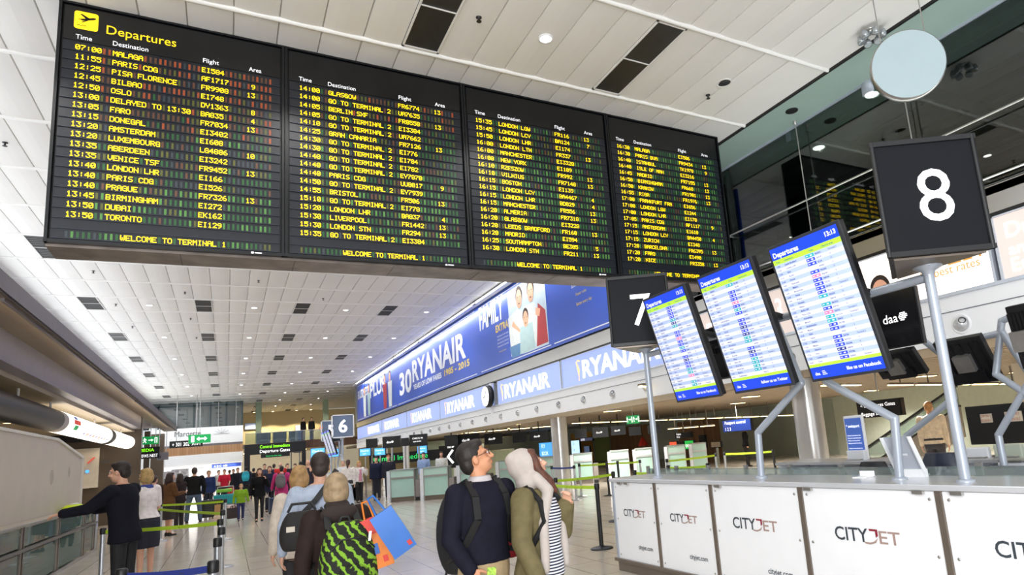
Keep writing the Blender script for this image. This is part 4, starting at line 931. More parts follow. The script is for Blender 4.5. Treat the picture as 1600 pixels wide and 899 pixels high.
for (px, py, d, w, h, lab, lg) in ((612, 691, 26, .72, .46, 'black overhead monitor with white logo left of the two line one', 'daa'), (654, 688, 26, .72, .46, 'black overhead monitor showing two lines of white words', 'two'),
        (581, 693, 28.6, .5, .4, 'blank black overhead monitor farthest left under the fascia', None), (633, 691, 29, .35, .36, 'narrow blank monitor between the two lettered monitors', None), (705, 689, 26, .52, .44, 'blank black monitor left of the navy sweater man', None),
        (732, 688, 26.5, .95, .5, 'black monitor with white logo behind the dark haired man', 'daa'), (771, 686, 27, .75, .46, 'black monitor with white logo between the couple', 'daa'),
        (812, 684, 27, .6, .42, 'blank black monitor above the hooded woman', None), (842, 682, 27, .78, .42, 'black monitor with white logo left of the steel column', 'daa'),
        (907, 678, 27, .52, .36, 'blank black monitor just right of the steel column', None), (938, 676, 27, .66, .42, 'black monitor with white logo over the amber panel', 'daa'), (966, 673, 27, .62, .38, 'black monitor with white logo over the olive panel', 'daa'),
        (992, 674, 27, .5, .36, 'blank black monitor over the wood wall', None), (1022, 671, 27, .55, .36, 'black monitor with white logo right behind the sign 7 pole', 'daa')):
    monitor(px, py, d, w, h, lab, lg)
monitor(703, 714, 28.5, .95, 1.0, 'large black board with a white chevron beside the slim white column', 'chev', z_to=0)
def small_screen(px, py, d, w, h, lab, m=E_BLUE, z_to=2.6):
    c = EYEP+ray(px, py)*d; t = empty('blue_screen', c, lab, 'screen')
    MB().obox(c, DD*w/2, DN*.04, V(0, 0, h/2)).build('housing', M_DARK, t); MB().obox(c+DN*.043, DD*(w/2-.02), DN*.004, V(0, 0, h/2-.02)).build('display', m, t)
    x = MB().text('Check-in', c-DD*w*.38+DN*.05+V(0, 0, h*.08), DD, ZDIR, h*.2, 0, maxw=w*.7); x.text('open', c-DD*w*.2+DN*.05-V(0, 0, h*.25), DD, ZDIR, h*.15, 0); x.build('lettering', LB_WHITE, t)
    zt = hang_z(c.x)
    if zt and zt > c.z+h/2: MB().tube([c+V(0, 0, h/2), V(c.x, c.y, zt)], .02, 6).build('hanger', M_STEEL, t)
    else: MB().tube([c-V(0, 0, h/2), V(c.x, c.y, 0)], .03, 8).build('stand', M_STEEL, t)
for a in ((571, 707, 28, .5, .34, 'lit blue screen under the fascia, left of a pair'), (594, 706, 28, .5, .34, 'lit blue screen under the fascia, right of a pair'), (660, 703, 28, .45, .36, 'lit blue screen above the second mint desk'),
          (497, 708, 40, .9, .6, 'lit blue screen below the brown band, left of sign 5'), (523, 708, 40, .8, .5, 'lit blue screen below sign 5'), (489, 727, 42, .5, .7, 'lit blue kiosk screen between the standing heads')): small_screen(*a)
# green lettered board behind the left desks
t = monitor(632, 715, 31, 3.4, .5, 'long dark board with green lettering behind the left mint desk', None)
c_ = EYEP+ray(632, 715)*31
MB().text('Central Immediate', c_-DD*1.5+DN*.045-V(0, 0, .1), DD, ZDIR, .24, 0, maxw=3.1).build('lettering', mat('green_letters', '#2fd06a', .4, emit=.7, var=0), t)
# cabinets of pale green behind the desks
for px, d, w, h, lab in ((694, 32, 1.9, 2.2, 'tall pale green double cabinet behind the second mint desk'), (737, 34, 1.2, 1.9, 'pale green cabinet behind the man in the navy sweater'), (778, 33, 1.6, 1.5, 'grey green counter cabinet seen between the couple')):
    p = EYEP+ray(px, 700)*d; p.z = 0; t = empty('cabinet', p, lab, 'cabinet')
    MB().obox(p+V(0, 0, h/2), DD*w/2, DN*.3, V(0, 0, h/2)).build('body', M_GREENWALL, t)
    for s in (-1, 1): dr = MB().obox(p+DD*s*w*.245+DN*.31+V(0, 0, h/2), DD*w*.235, DN*.012, V(0, 0, h*.46)).build('door', mat('cabinet_door', '#a9b7a2', .5), t); MB().obox(p+DD*s*w*.05+DN*.33+V(0, 0, h*.5), DD*.02, DN*.02, V(0, 0, .09)).build('handle', M_STEEL, dr)
# queue barriers
M_POST = mat('barrier_silver', '#b9bcc2', .28, .8, var=.04); M_TAPE = mat('lime_tape', '#b4d832', .45, var=.04, scale=12); M_TAPEB = mat('navy_tape', '#27357f', .45)
def post(p, lab, black=False, h=.95):
    p = V(p[0], p[1], 0); m = M_DARK if black else M_POST
    t = empty('barrier_post', p, lab, 'barrier post', 'queue barrier posts')
    MB().lathe(p, [(.17, 0), (.17, .012), (.15, .022), (.05, .035), (.036, .05)], n=24).build('base', m, t)
    MB().lathe(p, [(.032, .035), (.032, h-.09)], n=16).build('pole', m, t)
    MB().lathe(p, [(.038, h-.09), (.040, h-.08), (.040, h-.012), (.03, h)], n=16).build('tape_head', M_DARK, t)
    return t
def tape(a, b, lab, m=M_TAPE, z=.89, sag=.012):
    a, b = V(a[0], a[1], z), V(b[0], b[1], z); d = (b-a).normalized(); a, b = a+d*.041, b-d*.041; s = V(-d.y, d.x, 0); n = 10
    mb = MB(); rings = []
    for k in range(n+1):
        u = k/n; c = a+(b-a)*u-V(0, 0, sag*4*u*(1-u)); rings.append([c+s*.002+V(0, 0, -.025), c+s*.002+V(0, 0, .025), c-s*.002+V(0, 0, .025), c-s*.002+V(0, 0, -.025)])
    mb.loft(rings, True, 0, False)
    if (b-a).length < 6:
        for u in (.3, .65): c = a+(b-a)*u-V(0, 0, sag*4*u*(1-u)-.0); rr = d if d.dot(DD) > 0 else -d; nn = rr.cross(ZDIR).normalized(); mb.text('daa', c+nn*.0025-V(0, 0, .01), rr, ZDIR, .018, 1)
    tag(mb.build('barrier_tape', [m, M_CITY], origin=(a+b)/2), lab, 'barrier tape', 'queue barrier tapes')
def atz(px, py, z=.89): p = onZ(px, py, z); return (p.x, p.y)
Q = {'a': (4.81, 8.66)}
post(Q['a'], 'black barrier post standing left of the white counter', True)
segs = [('b', (862, 759)), ('c', (958, 742)), ('d', (868, 752)), ('e', (905, 728)), ('f', (948, 725)), ('g', (862, 732)), ('h', (897, 731)), ('i', (992, 740)), ('j', (1022, 739)), ('k', (1044, 732)), ('l', (1106, 729)), ('m', (1132, 710)), ('n', (1208, 706)), ('o', (1042, 721)), ('p', (1118, 712)), ('q', (965, 724)), ('r', (1000, 722))]
where = {'b': 'behind the hooded woman', 'c': 'just behind the counter end', 'd': 'before the steel column', 'e': 'right of the steel column', 'f': 'before the olive panel', 'g': 'left of the steel column', 'h': 'holding the navy tape by the column', 'i': 'behind the counter left of the sign 7 pole', 'j': 'by the sign 7 pole', 'k': 'right of the sign 7 pole', 'l': 'below the green panel', 'm': 'below the hanging blue sign', 'n': 'near the woman in black', 'o': 'before the orange panel', 'p': 'before the brown panel', 'q': 'before the olive desk', 'r': 'before the wood wall desk'}
for k, xy in segs:
    Q[k] = atz(*xy); post(Q[k], ('slim barrier post ' if k not in 'cfqn' else 'slim black barrier post ')+where[k], k in 'cfqn')
for a, b, lab, m in (('a', 'b', 'lime tape from the black post to behind the hooded woman', M_TAPE), ('c', 'd', 'lime tape crossing before the steel column', M_TAPE), ('e', 'f', 'lime tape right of the steel column', M_TAPE), ('g', 'h', 'navy tape at the steel column', M_TAPEB),
        ('i', 'j', 'lime tape left of the sign 7 pole just above the counter', M_TAPE), ('k', 'l', 'lime tape right of the sign 7 pole just above the counter', M_TAPE), ('m', 'n', 'lime tape before the grey green wall by the woman in black', M_TAPE), ('o', 'p', 'lime tape below the orange and green panels', M_TAPE), ('f', 'q', 'lime tape before the olive desk', M_TAPE), ('q', 'r', 'lime tape before the wood wall desk', M_TAPE)): tape(Q[a], Q[b], lab, m)
# staff side behind the island: white desks, monitors, chairs
M_DESKW = mat('desk_white', '#e3e6ec', .35, var=.02)
XD = 6.15
def work_desk(y0, y1, lab):
    t = empty('work_desk', (XD+.3, (y0+y1)/2, 0), lab, 'desk')
    MB().box((XD, y0, 1.07), (XD+.6, y1, 1.10)).build('top', mat('steel_grey_top', '#c6c8cc', .3, .4), t)
    MB().box((XD+.56, y0+.02, .05), (XD+.6, y1-.02, 1.07)).build('back_panel', M_DESKW, t)
    for y in (y0, y1-.05): MB().box((XD+.05, y, 0), (XD+.58, y+.05, 1.07)).build('side_panel', M_DESKW, t)
    MB().box((XD+.06, y0+.05, .72), (XD+.56, y1-.05, .75)).build('shelf', M_DESKW, t)
yA = [onX(px, 735, XD).y for px in (1195, 1275, 1345, 1445, 1480, 1600)]
work_desk(onX(1345, 715, XD).y, onX(1210, 715, XD).y, 'white staff desk with steel top behind the nearest screens')
work_desk(onX(1460, 700, XD).y, onX(1375, 700, XD).y, 'white staff desk behind the grey leaflet holder')
work_desk(.6, onX(1485, 690, XD).y, 'white staff desk behind the pole of sign 8')
def swivel(px, py, x, w, lab, m=None, ztop=None):
    p = onX(px, py, x); zt = p.z
    t = empty('swivel_chair', (x, p.y, 0), lab, 'chair'); m = m or M_DARK; y = p.y; w2 = w/2
    # shaped back shell facing the desk
    rings = []
    for k in range(9):
        a = k/8; z = zt-.62+.62*a; hw = w2*(math.sin(math.pi*min(1, (1-a)*.9+.12))**.5 if a > .55 else (.78+.22*a/.55)); rings.append([V(x-.03+.05*(a-.5)**2, y-hw, z), V(x-.05+.05*(a-.5)**2, y, z), V(x-.03+.05*(a-.5)**2, y+hw, z), V(x+.03, y+hw, z), V(x+.045, y, z), V(x+.03, y-hw, z)])
    MB().loft(rings, True, 0, True).build('backrest', m, t)
    MB().box((x, y-.22, .5), (x+.44, y+.22, .58)).build('seat', m, t, bevel=.03)
    MB().tube([(x+.2, y, .08), (x+.2, y, .5)], .03, 8).build('gas_lift', M_STEEL, t); MB().bar((x-.02, y, .54), (x-.02, y, zt-.3), .06, .02).build('back_bar', M_DARK, t)
    s = MB()
    for k in range(5): a = k*2*math.pi/5; s.bar((x+.2, y, .08), (x+.2+.26*math.cos(a), y+.26*math.sin(a), .06), .04, .03); s.ball((x+.2+.26*math.cos(a), y+.26*math.sin(a), .03), .03)
    s.build('star_base', M_DARK, t)
swivel(1468, 708, 5.5, .42, 'navy swivel chair back left of the sign 8 pole', mat('chair_navy', '#1b2236', .4)); swivel(1363, 722, 5.5, .4, 'dark swivel chair behind the tilted leaflet stand', mat('chair_dark', '#26272c', .6)); swivel(1300, 735, 5.4, .45, 'dark swivel chair below the blue leaflet stand', MATS['chair_dark']); swivel(1575, 729, 5.2, .55, 'dark grey chair back at the right edge behind the counter', mat('chair_charcoal', '#3a3b42', .7))
def desk_monitor(px, py, x, w, h, lab, m=M_DESKW):
    p = onX(px, py, x); t = empty('desk_monitor', (x, p.y, 1.10), lab, 'monitor')
    MB().box((x-.03, p.y-w/2, p.z-h/2), (x+.03, p.y+w/2, p.z+h/2)).build('housing', m, t, bevel=.012)
    MB().box((x+.03, p.y-w/2+.02, p.z-h/2+.02), (x+.034, p.y+w/2-.02, p.z+h/2-.02)).build('display', M_SCRBLK, t)
    MB().box((x-.02, p.y-.03, 1.10), (x+.02, p.y+.03, max(p.z-h/2, 1.11))).box((x-.1, p.y-.1, 1.10), (x+.1, p.y+.1, 1.112)).build('stand', M_STEEL, t)
for a in ((1530, 713, 6.4, .22, .17, 'small pale monitor on the staff desk, nearest the sign 8 pole'), (1578, 711, 6.4, .26, .2, 'pale green grey monitor on the staff desk at the right edge', M_GREENWALL), (1340, 716, 6.4, .25, .18, 'pale monitor behind the navy swivel chair row'), (1590, 735, 6.0, .3, .14, 'low white printer box at the right edge')):
    desk_monitor(*a)
# standing blue leaflet sign on the staff desk
p0 = onX(1342, 712, XD+.3); t = empty('desk_sign', (XD+.3, p0.y, 1.10), 'upright blue sign in a white frame behind the counter', 'sign'); zt = onX(1340, 649, XD+.3).z
MB().box((XD+.28, p0.y-.135, 1.10), (XD+.32, p0.y+.135, zt)).build('frame', M_WHITE, t, bevel=.01); MB().box((XD+.274, p0.y-.115, 1.16), (XD+.28, p0.y+.115, zt-.03)).build('blue_face', mat('sign_periwinkle', '#4d6fc4', .4, emit=.15, var=0), t)
x = MB(); x.text('* swissport', (XD+.272, p0.y+.10, zt-.14), YDIR, ZDIR, .035, 0, maxw=.19)
for i in range(9):
    if i not in (4,): x.text('Welcome to the information desk'[:31-(i*5) % 12], (XD+.272, p0.y+.10, zt-.24-.03*i), YDIR, ZDIR, .012, 0, maxw=.19)
x.build('lettering', LB_WHITE, t)
# tilted leaflet holder standing on the counter top
c = V(4.66, onX(1428, 742, 4.66).y, 1.10); t = empty('leaflet_holder', c, 'grey tilted perspex leaflet holder standing on the counter', 'holder')
u = V(-.20, 0, .42).normalized()
MB().obox(c+u*.17+V(0, 0, .02), (0, .12, 0), u*.16, V(u.z, 0, -u.x)*.006).build('back_plate', mat('perspex_grey', '#b6bcc6', .2, var=.03), t); 
e = MB()
for s in (-1, 1): e.obox(c+u*.17+V(-.02, s*.12, .02), (0, .006, 0), u*.16, V(.02, 0, 0))
e.obox(c+V(-.02, 0, .03), (0, .115, 0), (.03, 0, 0), (0, 0, .03)); e.build('edge', M_WHITE, t); MB().box(c+V(.0, -.05, 0), c+V(.13, .05, .012)).bar(c+V(.10, 0, .01), c+u*.2, .06, .008).build('foot', M_WHITE, t)
t = empty('leaflet_tray', (4.55, onX(1349, 748, 4.55).y, 1.1), 'small clear leaflet tray lying on the counter', 'tray'); y = t.location.y
MB().box((4.50, y-.07, 1.1), (4.62, y+.07, 1.108)).box((4.60, y-.07, 1.1), (4.61, y+.07, 1.15)).build('tray_body', M_WHITE, t)
# large monitor with logo and box behind screen 1, back of the island
def landscape(pxs, pys, x, lab, logo=True, m=M_SCRBLK, to=None):
    a = onX(pxs[0], sum(pys)/2, x); b = onX(pxs[1], sum(pys)/2, x); zt, zb = onX(sum(pxs)/2, pys[0], x).z, onX(sum(pxs)/2, pys[1], x).z
    t = empty('overhead_monitor', (x, (a.y+b.y)/2, zb), lab, 'screen'); MB().box((x, b.y, zb), (x+.05, a.y, zt)).build('housing', m, t, bevel=.006)
    MB().box((x-.006, b.y+.015, zb+.015), (x, a.y-.015, zt-.015)).build('glossy_face', mat('glossy_black', '#17171b', .12), t)
    if logo: k = MB(); daa(k, (x-.009, (a.y+b.y)/2+.02+.07, (zt+zb)/2-.03), YDIR, ZDIR, .085, 0); k.build('logo', LB_WHITE, t)
    yc = (a.y+b.y)/2; r = MB().bar((x+.06, yc, (zt+zb)/2), to or (5.75, yc, (zt+zb)/2-.12), .06, .06, up=(0, 1, 0)); r.box((x+.05, (a.y+b.y)/2-.08, (zt+zb)/2-.08), (x+.12, (a.y+b.y)/2+.08, (zt+zb)/2+.08)); r.build('mount', M_DARK, t)
    return t, a.y, b.y, zt, zb
t, ya, yb, zt, zb = landscape((1352, 1438), (455, 545), 5.6, 'black landscape monitor with white daa logo behind the nearest screen')
_q = onX(1117, 540, 4.75); landscape((1085, 1150), (510, 595), 4.75, 'black monitor back between the two left portrait screens', False, to=(4.40, _q.y, 2.55))
def rear_frame(dx, pts, lab):
    t = empty('rear_screen_frame', (5.75, pts[0][1], 0), lab, 'frame')
    m = MB()
    for a, q in zip(pts, pts[1:]): m.tube([a, q], .03, 10)
    for q in pts[1:-1]: m.ball(q, .031)
    m.build('bent_tube', M_ALU, t); return t
X2 = 5.75
def g(px, py): return onX(px, py, X2)
def down(p): return V(p.x, p.y, 0)
b0 = g(1415, 683); rear_frame(0, [down(b0), b0, g(1490, 622), g(1478, 560), g(1440, 530), g(1398, 535)], 'grey bent tube frame under the daa monitor')
b0 = g(1640, 640); rear_frame(0, [down(b0), b0, g(1556, 585), g(1565, 502), g(1600, 486), g(1640, 470)], 'grey bent tube frame at the right edge, front one')
b0 = g(1560, 680); rear_frame(0, [down(b0), b0, g(1612, 590), g(1566, 520), g(1502, 535), g(1504, 548)], 'grey bent tube frame at the right edge with top bar to the dark monitor')
def back_monitor(px, py, x, w, h, lab, tilt):
    c = onX(px, py, x); t = empty('monitor_back', c, lab, 'screen'); a = rad(tilt); d = V(math.sin(a), 0, math.cos(a)); n = V(math.cos(a), 0, -math.sin(a))
    MB().obox(c, (0, w/2, 0), d*h/2, n*.03).build('housing', M_DARK, t, bevel=.006); rb_ = MB()
    for i in range(5): rb_.obox(c-n*.035-V(0, w*(.36-.18*i), 0), (0, .02, 0), d*h*.4, n*.01)
    rb_.build('rib', M_SCRBLK, t); MB().obox(c-n*.06, (0, .08, 0), d*.08, n*.03).build('bracket', M_STEEL, t)
    MB().obox(c-n*.045-d*h*.32, (0, w*.3, 0), d*.05, n*.02).build('cable_box', M_SCRBLK, t)
back_monitor(1403, 568, 5.75, .5, .3, 'dark monitor back tilted below the daa monitor', -38); back_monitor(1512, 563, 5.75, .44, .46, 'dark monitor back hanging right of the sign 8 pole', -30)
back_monitor(1606, 530, 5.3, .16, .55, 'dark screen edge cut by the right border of the photo', -12)
# escalator, black counter front with notices, hanging direction sign
p0, p1 = onX(1385, 718, 16), onX(1565, 600, 16)
t = empty('escalator', (16, p0.y, 0), 'escalator flank rising to the right behind the counter', 'escalator')
def esc(x, z0, z1, off): return [(x, p0.y+1, p0.z-.85+z0+off), (x, p1.y-2.2, p1.z+1.9+z0+off), (x, p1.y-2.2, p1.z+1.9+z1+off), (x, p0.y+1, p0.z-.85+z1+off)]
def clipz(pts): return [(x, y, min(max(z, 0.0), 2.6)) for x, y, z in pts]
a0 = V(16, onX(1385, 720, 16).y, .3); s_ = (onX(1490, 642, 16)-onX(1385, 712, 16)); s_ = s_/s_.length
L = 4.6
def band(x0, x1, h0, h1, m, nm): q = onX(1385, 712, 16)-s_*2; MB().prism([V(x0, 0, h0)+V(0, q.y, q.z), V(x0, 0, h1)+V(0, q.y, q.z), V(x0, 0, h1)+V(0, q.y, q.z)+V(0, s_.y, s_.z)*L, V(x0, 0, h0)+V(0, q.y, q.z)+V(0, s_.y, s_.z)*L], (x1-x0, 0, 0)).build(nm, m, t)
band(16, 16.08, -.75, .0, mat('escalator_flank', '#8d867c', .4, .3), 'flank'); band(15.98, 16.1, .0, .05, M_DARK, 'handrail'); band(16.03, 16.05, -.0, .5, GL_CLEAR, 'glass_side'); band(15.97, 16.1, .5, .56, M_DARK, 'handrail')
lit_panel(1512, 1606, 632, 694, 9.5, 'large black kiosk front with two pale notices at the right edge', M_SCRBLK, thick=.5, name='black_kiosk', cat='kiosk', stand=True)
for px0, px1, py0, py1, lab in ((1532, 1550, 647, 661, 'pale warning notice on the black kiosk, left one'), (1570, 1597, 643, 659, 'pale warning notice on the black kiosk, right one')):
    lit_panel(px0, px1, py0, py1, 9.475, lab, mat('notice_paper', '#dcd3c0', .6), thick=.012, name='notice', deco={'text': ['STAFF ONLY', 'NO ENTRY'], 'h': .5, 'mat': mat('notice_red', '#b23a34', .5), 'frame': M_CREAM})
d_ = lit_panel(1339, 1409, 625, 652, 12, 'black hanging direction sign with small white lettering left of the sign 8 pole', M_SCRBLK, deco={'text': ['< Departures Gates', '  Baggage Drop  i'], 'h': .4})
MB().tube([(12.05, d_['_o'][1], 2.0), (12.05, d_['_o'][1], 2.6)], .02, 6).build('hanger', M_STEEL, d_)
# white hanging disc
c = onX(1418, 103, 6.75); t = empty('hanging_disc', c, 'pale round blank disc hanging on wires near the gallery glass', 'sign'); r_ = .405
ax = V(-.70, -.70, -.12).normalized()
MB().lathe(c, [(r_, -.05), (r_+.005, 0), (r_, .05), (r_-.02, .055)], axis=ax, n=40).build('rim', M_STEEL, t); MB().lathe(c+ax*.052, [(r_-.012, 0), (r_-.012, .008)], axis=ax, n=40).build('face', mat('disc_white', '#b4c8ce', .25, var=.01), t)
sd = ax.cross(ZDIR).normalized()
for s in (-.24, .24): MB().tube([c+sd*s+V(0, 0, .31), V(c.x+sd.x*s, c.y+sd.y*s, HC)], .007, 6).build('wire', M_STEEL, t)
# ------------------------------------------------------------------ left side: canopy, shop zone under it, glass balustrade
XA, XCB = -2.37, -2.93
YE = 42.0
M_UNDER = mat('canopy_underside', '#8b7d6c', .45, .1, var=.06, scale=1); M_BEAMG = mat('beam_grey', '#8e8a90', .45, .2, var=.04)
struct(MB().prism([(XA, YN, 3.99), (XA, YN, 4.22), (XA-.12, YN, 4.24), (XA-.12, YN, 4.02)], (0, YE-YN, 0)).build('trim_canopy_fascia', mat('canopy_fascia', '#6f6b74', .4, .3, var=.05)))
struct(MB().box((XA-.04, YN, 3.965), (XA-.02, YE, 3.99)).build('trim_canopy_edge', M_BROWN))
struct(MB().box((XCB-.02, YN, 3.99), (XA-.05, YE, 4.03)).build('ceiling_canopy_under', M_UNDER))
struct(MB().box((XL-.5, YN, 4.20), (XA-.1, YE, 4.26)).build('ceiling_canopy_top', M_BEAMG))
struct(MB().prism([(XCB, YN, 3.52), (XCB, YN, 4.0), (XCB-.1, YN, 4.0), (XCB-.22, YN, 3.5)], (0, 31.2-YN, 0)).build('trim_canopy_beam', M_BEAMG))
struct(MB().box((XL-.6, YN, 4.2), (XL-.4, YF, HC+.1)).build('wall_left', mat('left_upper_wall', '#dcdcda', .5)))
struct(MB().box((-9, YN, 3.42), (XCB-.2, 31, 3.5)).build('ceiling_shop', mat('shop_ceiling', '#a5977f', .5, var=.05)))
struct(MB().box((-9.2, YN, 0), (-9, 31.2, 3.5)).build('wall_shop_back', M_BROWN))
struct(MB().box((-9, 31, 0), (XCB+.02, 31.2, 4.0)).build('wall_shop_end', M_BROWN))
struct(MB().box((-9, YN-.2, 0), (XCB, YN, 4.0)).build('wall_shop_near', M_BROWN))
cm = MB()
for k in range(27): cm.box((-4.98, YN+2.2*k, 4.26), (-4.90, YN+2.2*k+.08, HC))
for z in (4.4, 5.4, 6.45): cm.box((-4.98, YN, z), (-4.92, 54, z+.06))
struct(cm.build('window_clerestory_frames', M_ALU))
# warm linear cove in the canopy underside and shop lamps
for n, (y0, y1) in enumerate(((10.5, 24), (24.3, 38))):
    l = bpy.data.lights.new('canopy_strip', 'AREA'); l.shape = 'RECTANGLE'; l.size = y1-y0; l.size_y = .05; l.energy = 2.5 if n == 0 else 7; l.color = (1, .78, .5)
    t = empty('canopy_strip_light', (XA-.09, (y0+y1)/2, 3.95), 'thin warm strip light along the canopy edge, %s section' % ('near' if n == 0 else 'far'), 'ceiling light')
    MB().box((XA-.115, y0, 3.945), (XA-.075, y1, 3.99)).build('channel', M_TAUPE, t)
    o = bpy.data.objects.new('canopy_strip', l); COL.objects.link(o); o.parent = t; o.location = (-.06, 0, -.03); o.rotation_euler = V(-.75, 0, .35).to_track_quat('-Z', 'Y').to_euler()
for n, (px, py, z) in enumerate(((5, 564, 3.41), (113, 617, 3.41), (133, 629, 3.41), (12, 651, 3.0), (128, 681, 3.41), (155, 686, 3.41))):
    p = onX(px, py, -4.2) if n != 3 else onX(px, py, -5.2)
    p = V(p.x, min(p.y, 30.5), 3.41)
    t = empty('shop_downlight', p, 'warm recessed lamp in the shop ceiling under the canopy, %s from the left' % ORD[n], 'ceiling light', 'warm lamps under the left canopy')
    MB().lathe(p, [(.13, .01), (.13, -.01), (.1, -.012), (.1, .0)], n=16).build('trim_ring', M_CREAM, t); MB().lathe(p, [(.098, -.002), (.09, -.008), (.02, -.01)], n=16).build('lamp_glass', M_STRIP, t)
    l = bpy.data.lights.new('shop_lamp', 'SPOT'); l.energy = 40; l.spot_size = rad(140); l.color = (1, .85, .62); l.shadow_soft_size = .08
    o = bpy.data.objects.new('shop_lamp', l); COL.objects.link(o); o.parent = t; o.location = (0, 0, -.05)
# long round sign tube hung on rods, black with two lit sections
XT, ZT, RTB = -3.32, 3.02, .24
t = empty('tube_sign', (XT, 20, ZT), 'long round black sign tube with two lit white sections under the canopy', 'sign')
yb0, yb1 = onX(98, 635, XT+.1).y, onX(168, 662, XT+.1).y; yc0, yc1 = onX(174, 664, XT+.1).y, onX(217, 680, XT+.1).y
def seg(a, b, m, nm, r=RTB): return MB().lathe((XT, a, ZT), [(r, 0), (r, b-a)], axis=(0, 1, 0), n=28).build(nm, m, t)
seg(2, yb0-.5, mat('tube_black', '#17151a', .35, .2, var=.04), 'black_section'); seg(yb0-.5, yb0, mat('tube_pale', '#b9b2b2', .4), 'pale_section', .238)
M_TLIT = mat('tube_lit', '#fffaf2', .4, emit=1.5, emit_col='#fff6e8', var=0)
a_ = seg(yb0, yb1, M_TLIT, 'lit_section', .243); seg(yb1, yc0, MATS['tube_black'], 'black_section', .245); b_ = seg(yc0, min(yc1, 30.7), M_TLIT, 'lit_section', .243)
def patch(y0, y1, a0, a1, m, nm, par):
    mb = MB(); n = 8; vs = []
    for k in range(n+1):
        a = rad(a0+(a1-a0)*k/n); x, z = XT+.246*math.cos(a), ZT+.246*math.sin(a); vs += [(x, y0, z), (x, y1, z)]
    mb.add(vs, [(2*k, 2*k+1, 2*k+3, 2*k+2) for k in range(n)]); return mb.build(nm, m, par)
dy_ = (yb1-yb0)
patch(yb0+.10*dy_, yb0+.16*dy_, 20, 42, E_DKBLUE, 'blue_mark', a_); patch(yb0+.08*dy_, yb0+.2*dy_, -8, 18, mat('mark_red', '#d8402a', .4, emit=.3), 'red_mark', a_); patch(yb0+.1*dy_, yb0+.17*dy_, -38, -12, M_EXIT, 'green_mark', a_)
for k in range(9): patch(yb0+(.32+.07*k)*dy_, yb0+(.36+.07*k)*dy_, -52, -36, mat('stripe_salmon', '#e9a98c', .4, emit=.5) if k % 2 else mat('stripe_lilac', '#b9a6cc', .4, emit=.5), 'stripe', a_)
patch(yc0+.05*(yc1-yc0), yc0+.32*(yc1-yc0), -30, 40, mat('tube_print', '#efd9c6', .4, emit=.8, var=.2, scale=6), 'print', b_)
rods = MB()
for px, py in ((31, 575), (81, 600), (149, 634), (190, 653), (208, 661)):
    y = onX(px, py, XT).y
    rods.tube([(XT, y, ZT+RTB-.005), (XT, y, 3.43)], .022, 8)
rods.build('hanging_rod', mat('rod_white', '#e4e0da', .4), t)
# cream housing
XH = -3.2
t = empty('service_housing', (XH-.5, 15, 0), 'big cream housing with chamfered corner behind the left balustrade', 'housing')
pts = [onX(90, 679, XH), onX(129, 714, XH), onX(125, 800, XH)]
yz = [(6.0, 2.62), (pts[0].y, 2.62), (pts[1].y, pts[1].z), (pts[1].y, .0), (6.0, .0)]
MB().prism([(XH-1.1, a, b) for a, b in yz], (1.09, 0, 0)).build('body', M_CREAM, t)
e = MB()
for (a, b), (c, d) in zip(yz[:3], yz[1:4]): e.bar((XH-.0, a, b-.02), (XH-.0, c, d-.02), .05, .06, up=(1, 0, 0))
e.build('white_edge', mat('edge_white', '#e9e6df', .4), t)
for (px, py, s) in ((82, 746, .16), (109, 738, .12)): p = onX(px, py, XH); MB().lathe((XH-.008, p.y, p.z), [(s, 0), (s, -.004)], axis=(1, 0, 0), n=18).build('stain', mat('stain_grey', '#b3aa9c', .6), t)
struct(MB().box((XH, 6, .98), (-2.72, 20.4, 1.02)).build('trim_cream_ledge', M_CREAM))
struct(MB().box((XH+.02, 6, 0), (XH+.06, 20.4, .98)).build('wall_ledge', mat('ledge_green', '#6d7a72', .5)))
# glass balustrade
a, b = onZ(0, 828, 1.05), onZ(160, 790, 1.05); xg = (a.x+b.x)/2
zm = onX(2, 873, xg).z
t = empty('glass_balustrade', (xg, 14, 0), 'steel and green glass balustrade along the left edge of the hall', 'balustrade')
y0, y1 = 6.0, b.y
MB().box((xg-.04, y0, 1.02), (xg+.04, y1, 1.06)).build('top_rail', M_STEEL, t, bevel=.006)
MB().box((xg-.02, y0, zm-.025), (xg+.045, y1, zm+.025)).build('mid_rail', mat('rail_dark', '#6d6a66', .35, .5), t)
MB().box((xg-.03, y0, 0), (xg+.03, y1, .06)).build('foot_rail', M_STEEL, t)
GB = glass_mat('balustrade_glass', '#7f9a92', .08, .45)
ps = [onX(px, 860, xg).y for px in (9, 32, 88, 128, 152)]
step = ps[2]-ps[1]
yy = [y0, 8.5, ps[0]-.9, ps[1], ps[2], ps[3], y1-.25]; yy = sorted(set(round(v, 3) for v in yy if y0 <= v <= y1))
for a, b in zip(yy, yy[1:]):
    if b-a < .3: continue
    MB().box((xg-.006, a+.12, zm+.05), (xg+.006, b-.12, 1.0)).build('upper_glass', GB, t); MB().box((xg-.006, a+.12, .09), (xg+.006, b-.12, zm-.05)).build('lower_glass', GB, t)
for v in yy[1:]:
    for s in (-.07, .07): p = MB().box((xg-.025, v+s-.022, 0), (xg+.025, v+s+.022, 1.02)); p.box((xg-.01, v+s-.05*(1 if s < 0 else -1)-.03, .9), (xg+.012, v+s-.05*(1 if s < 0 else -1)+.03, .94)); p.build('post', M_BRONZE, t)
MB().lathe((xg, y1+.03, 0), [(.05, 0), (.05, 1.05), (.03, 1.07)], n=18).build('end_post', M_STEEL, t)
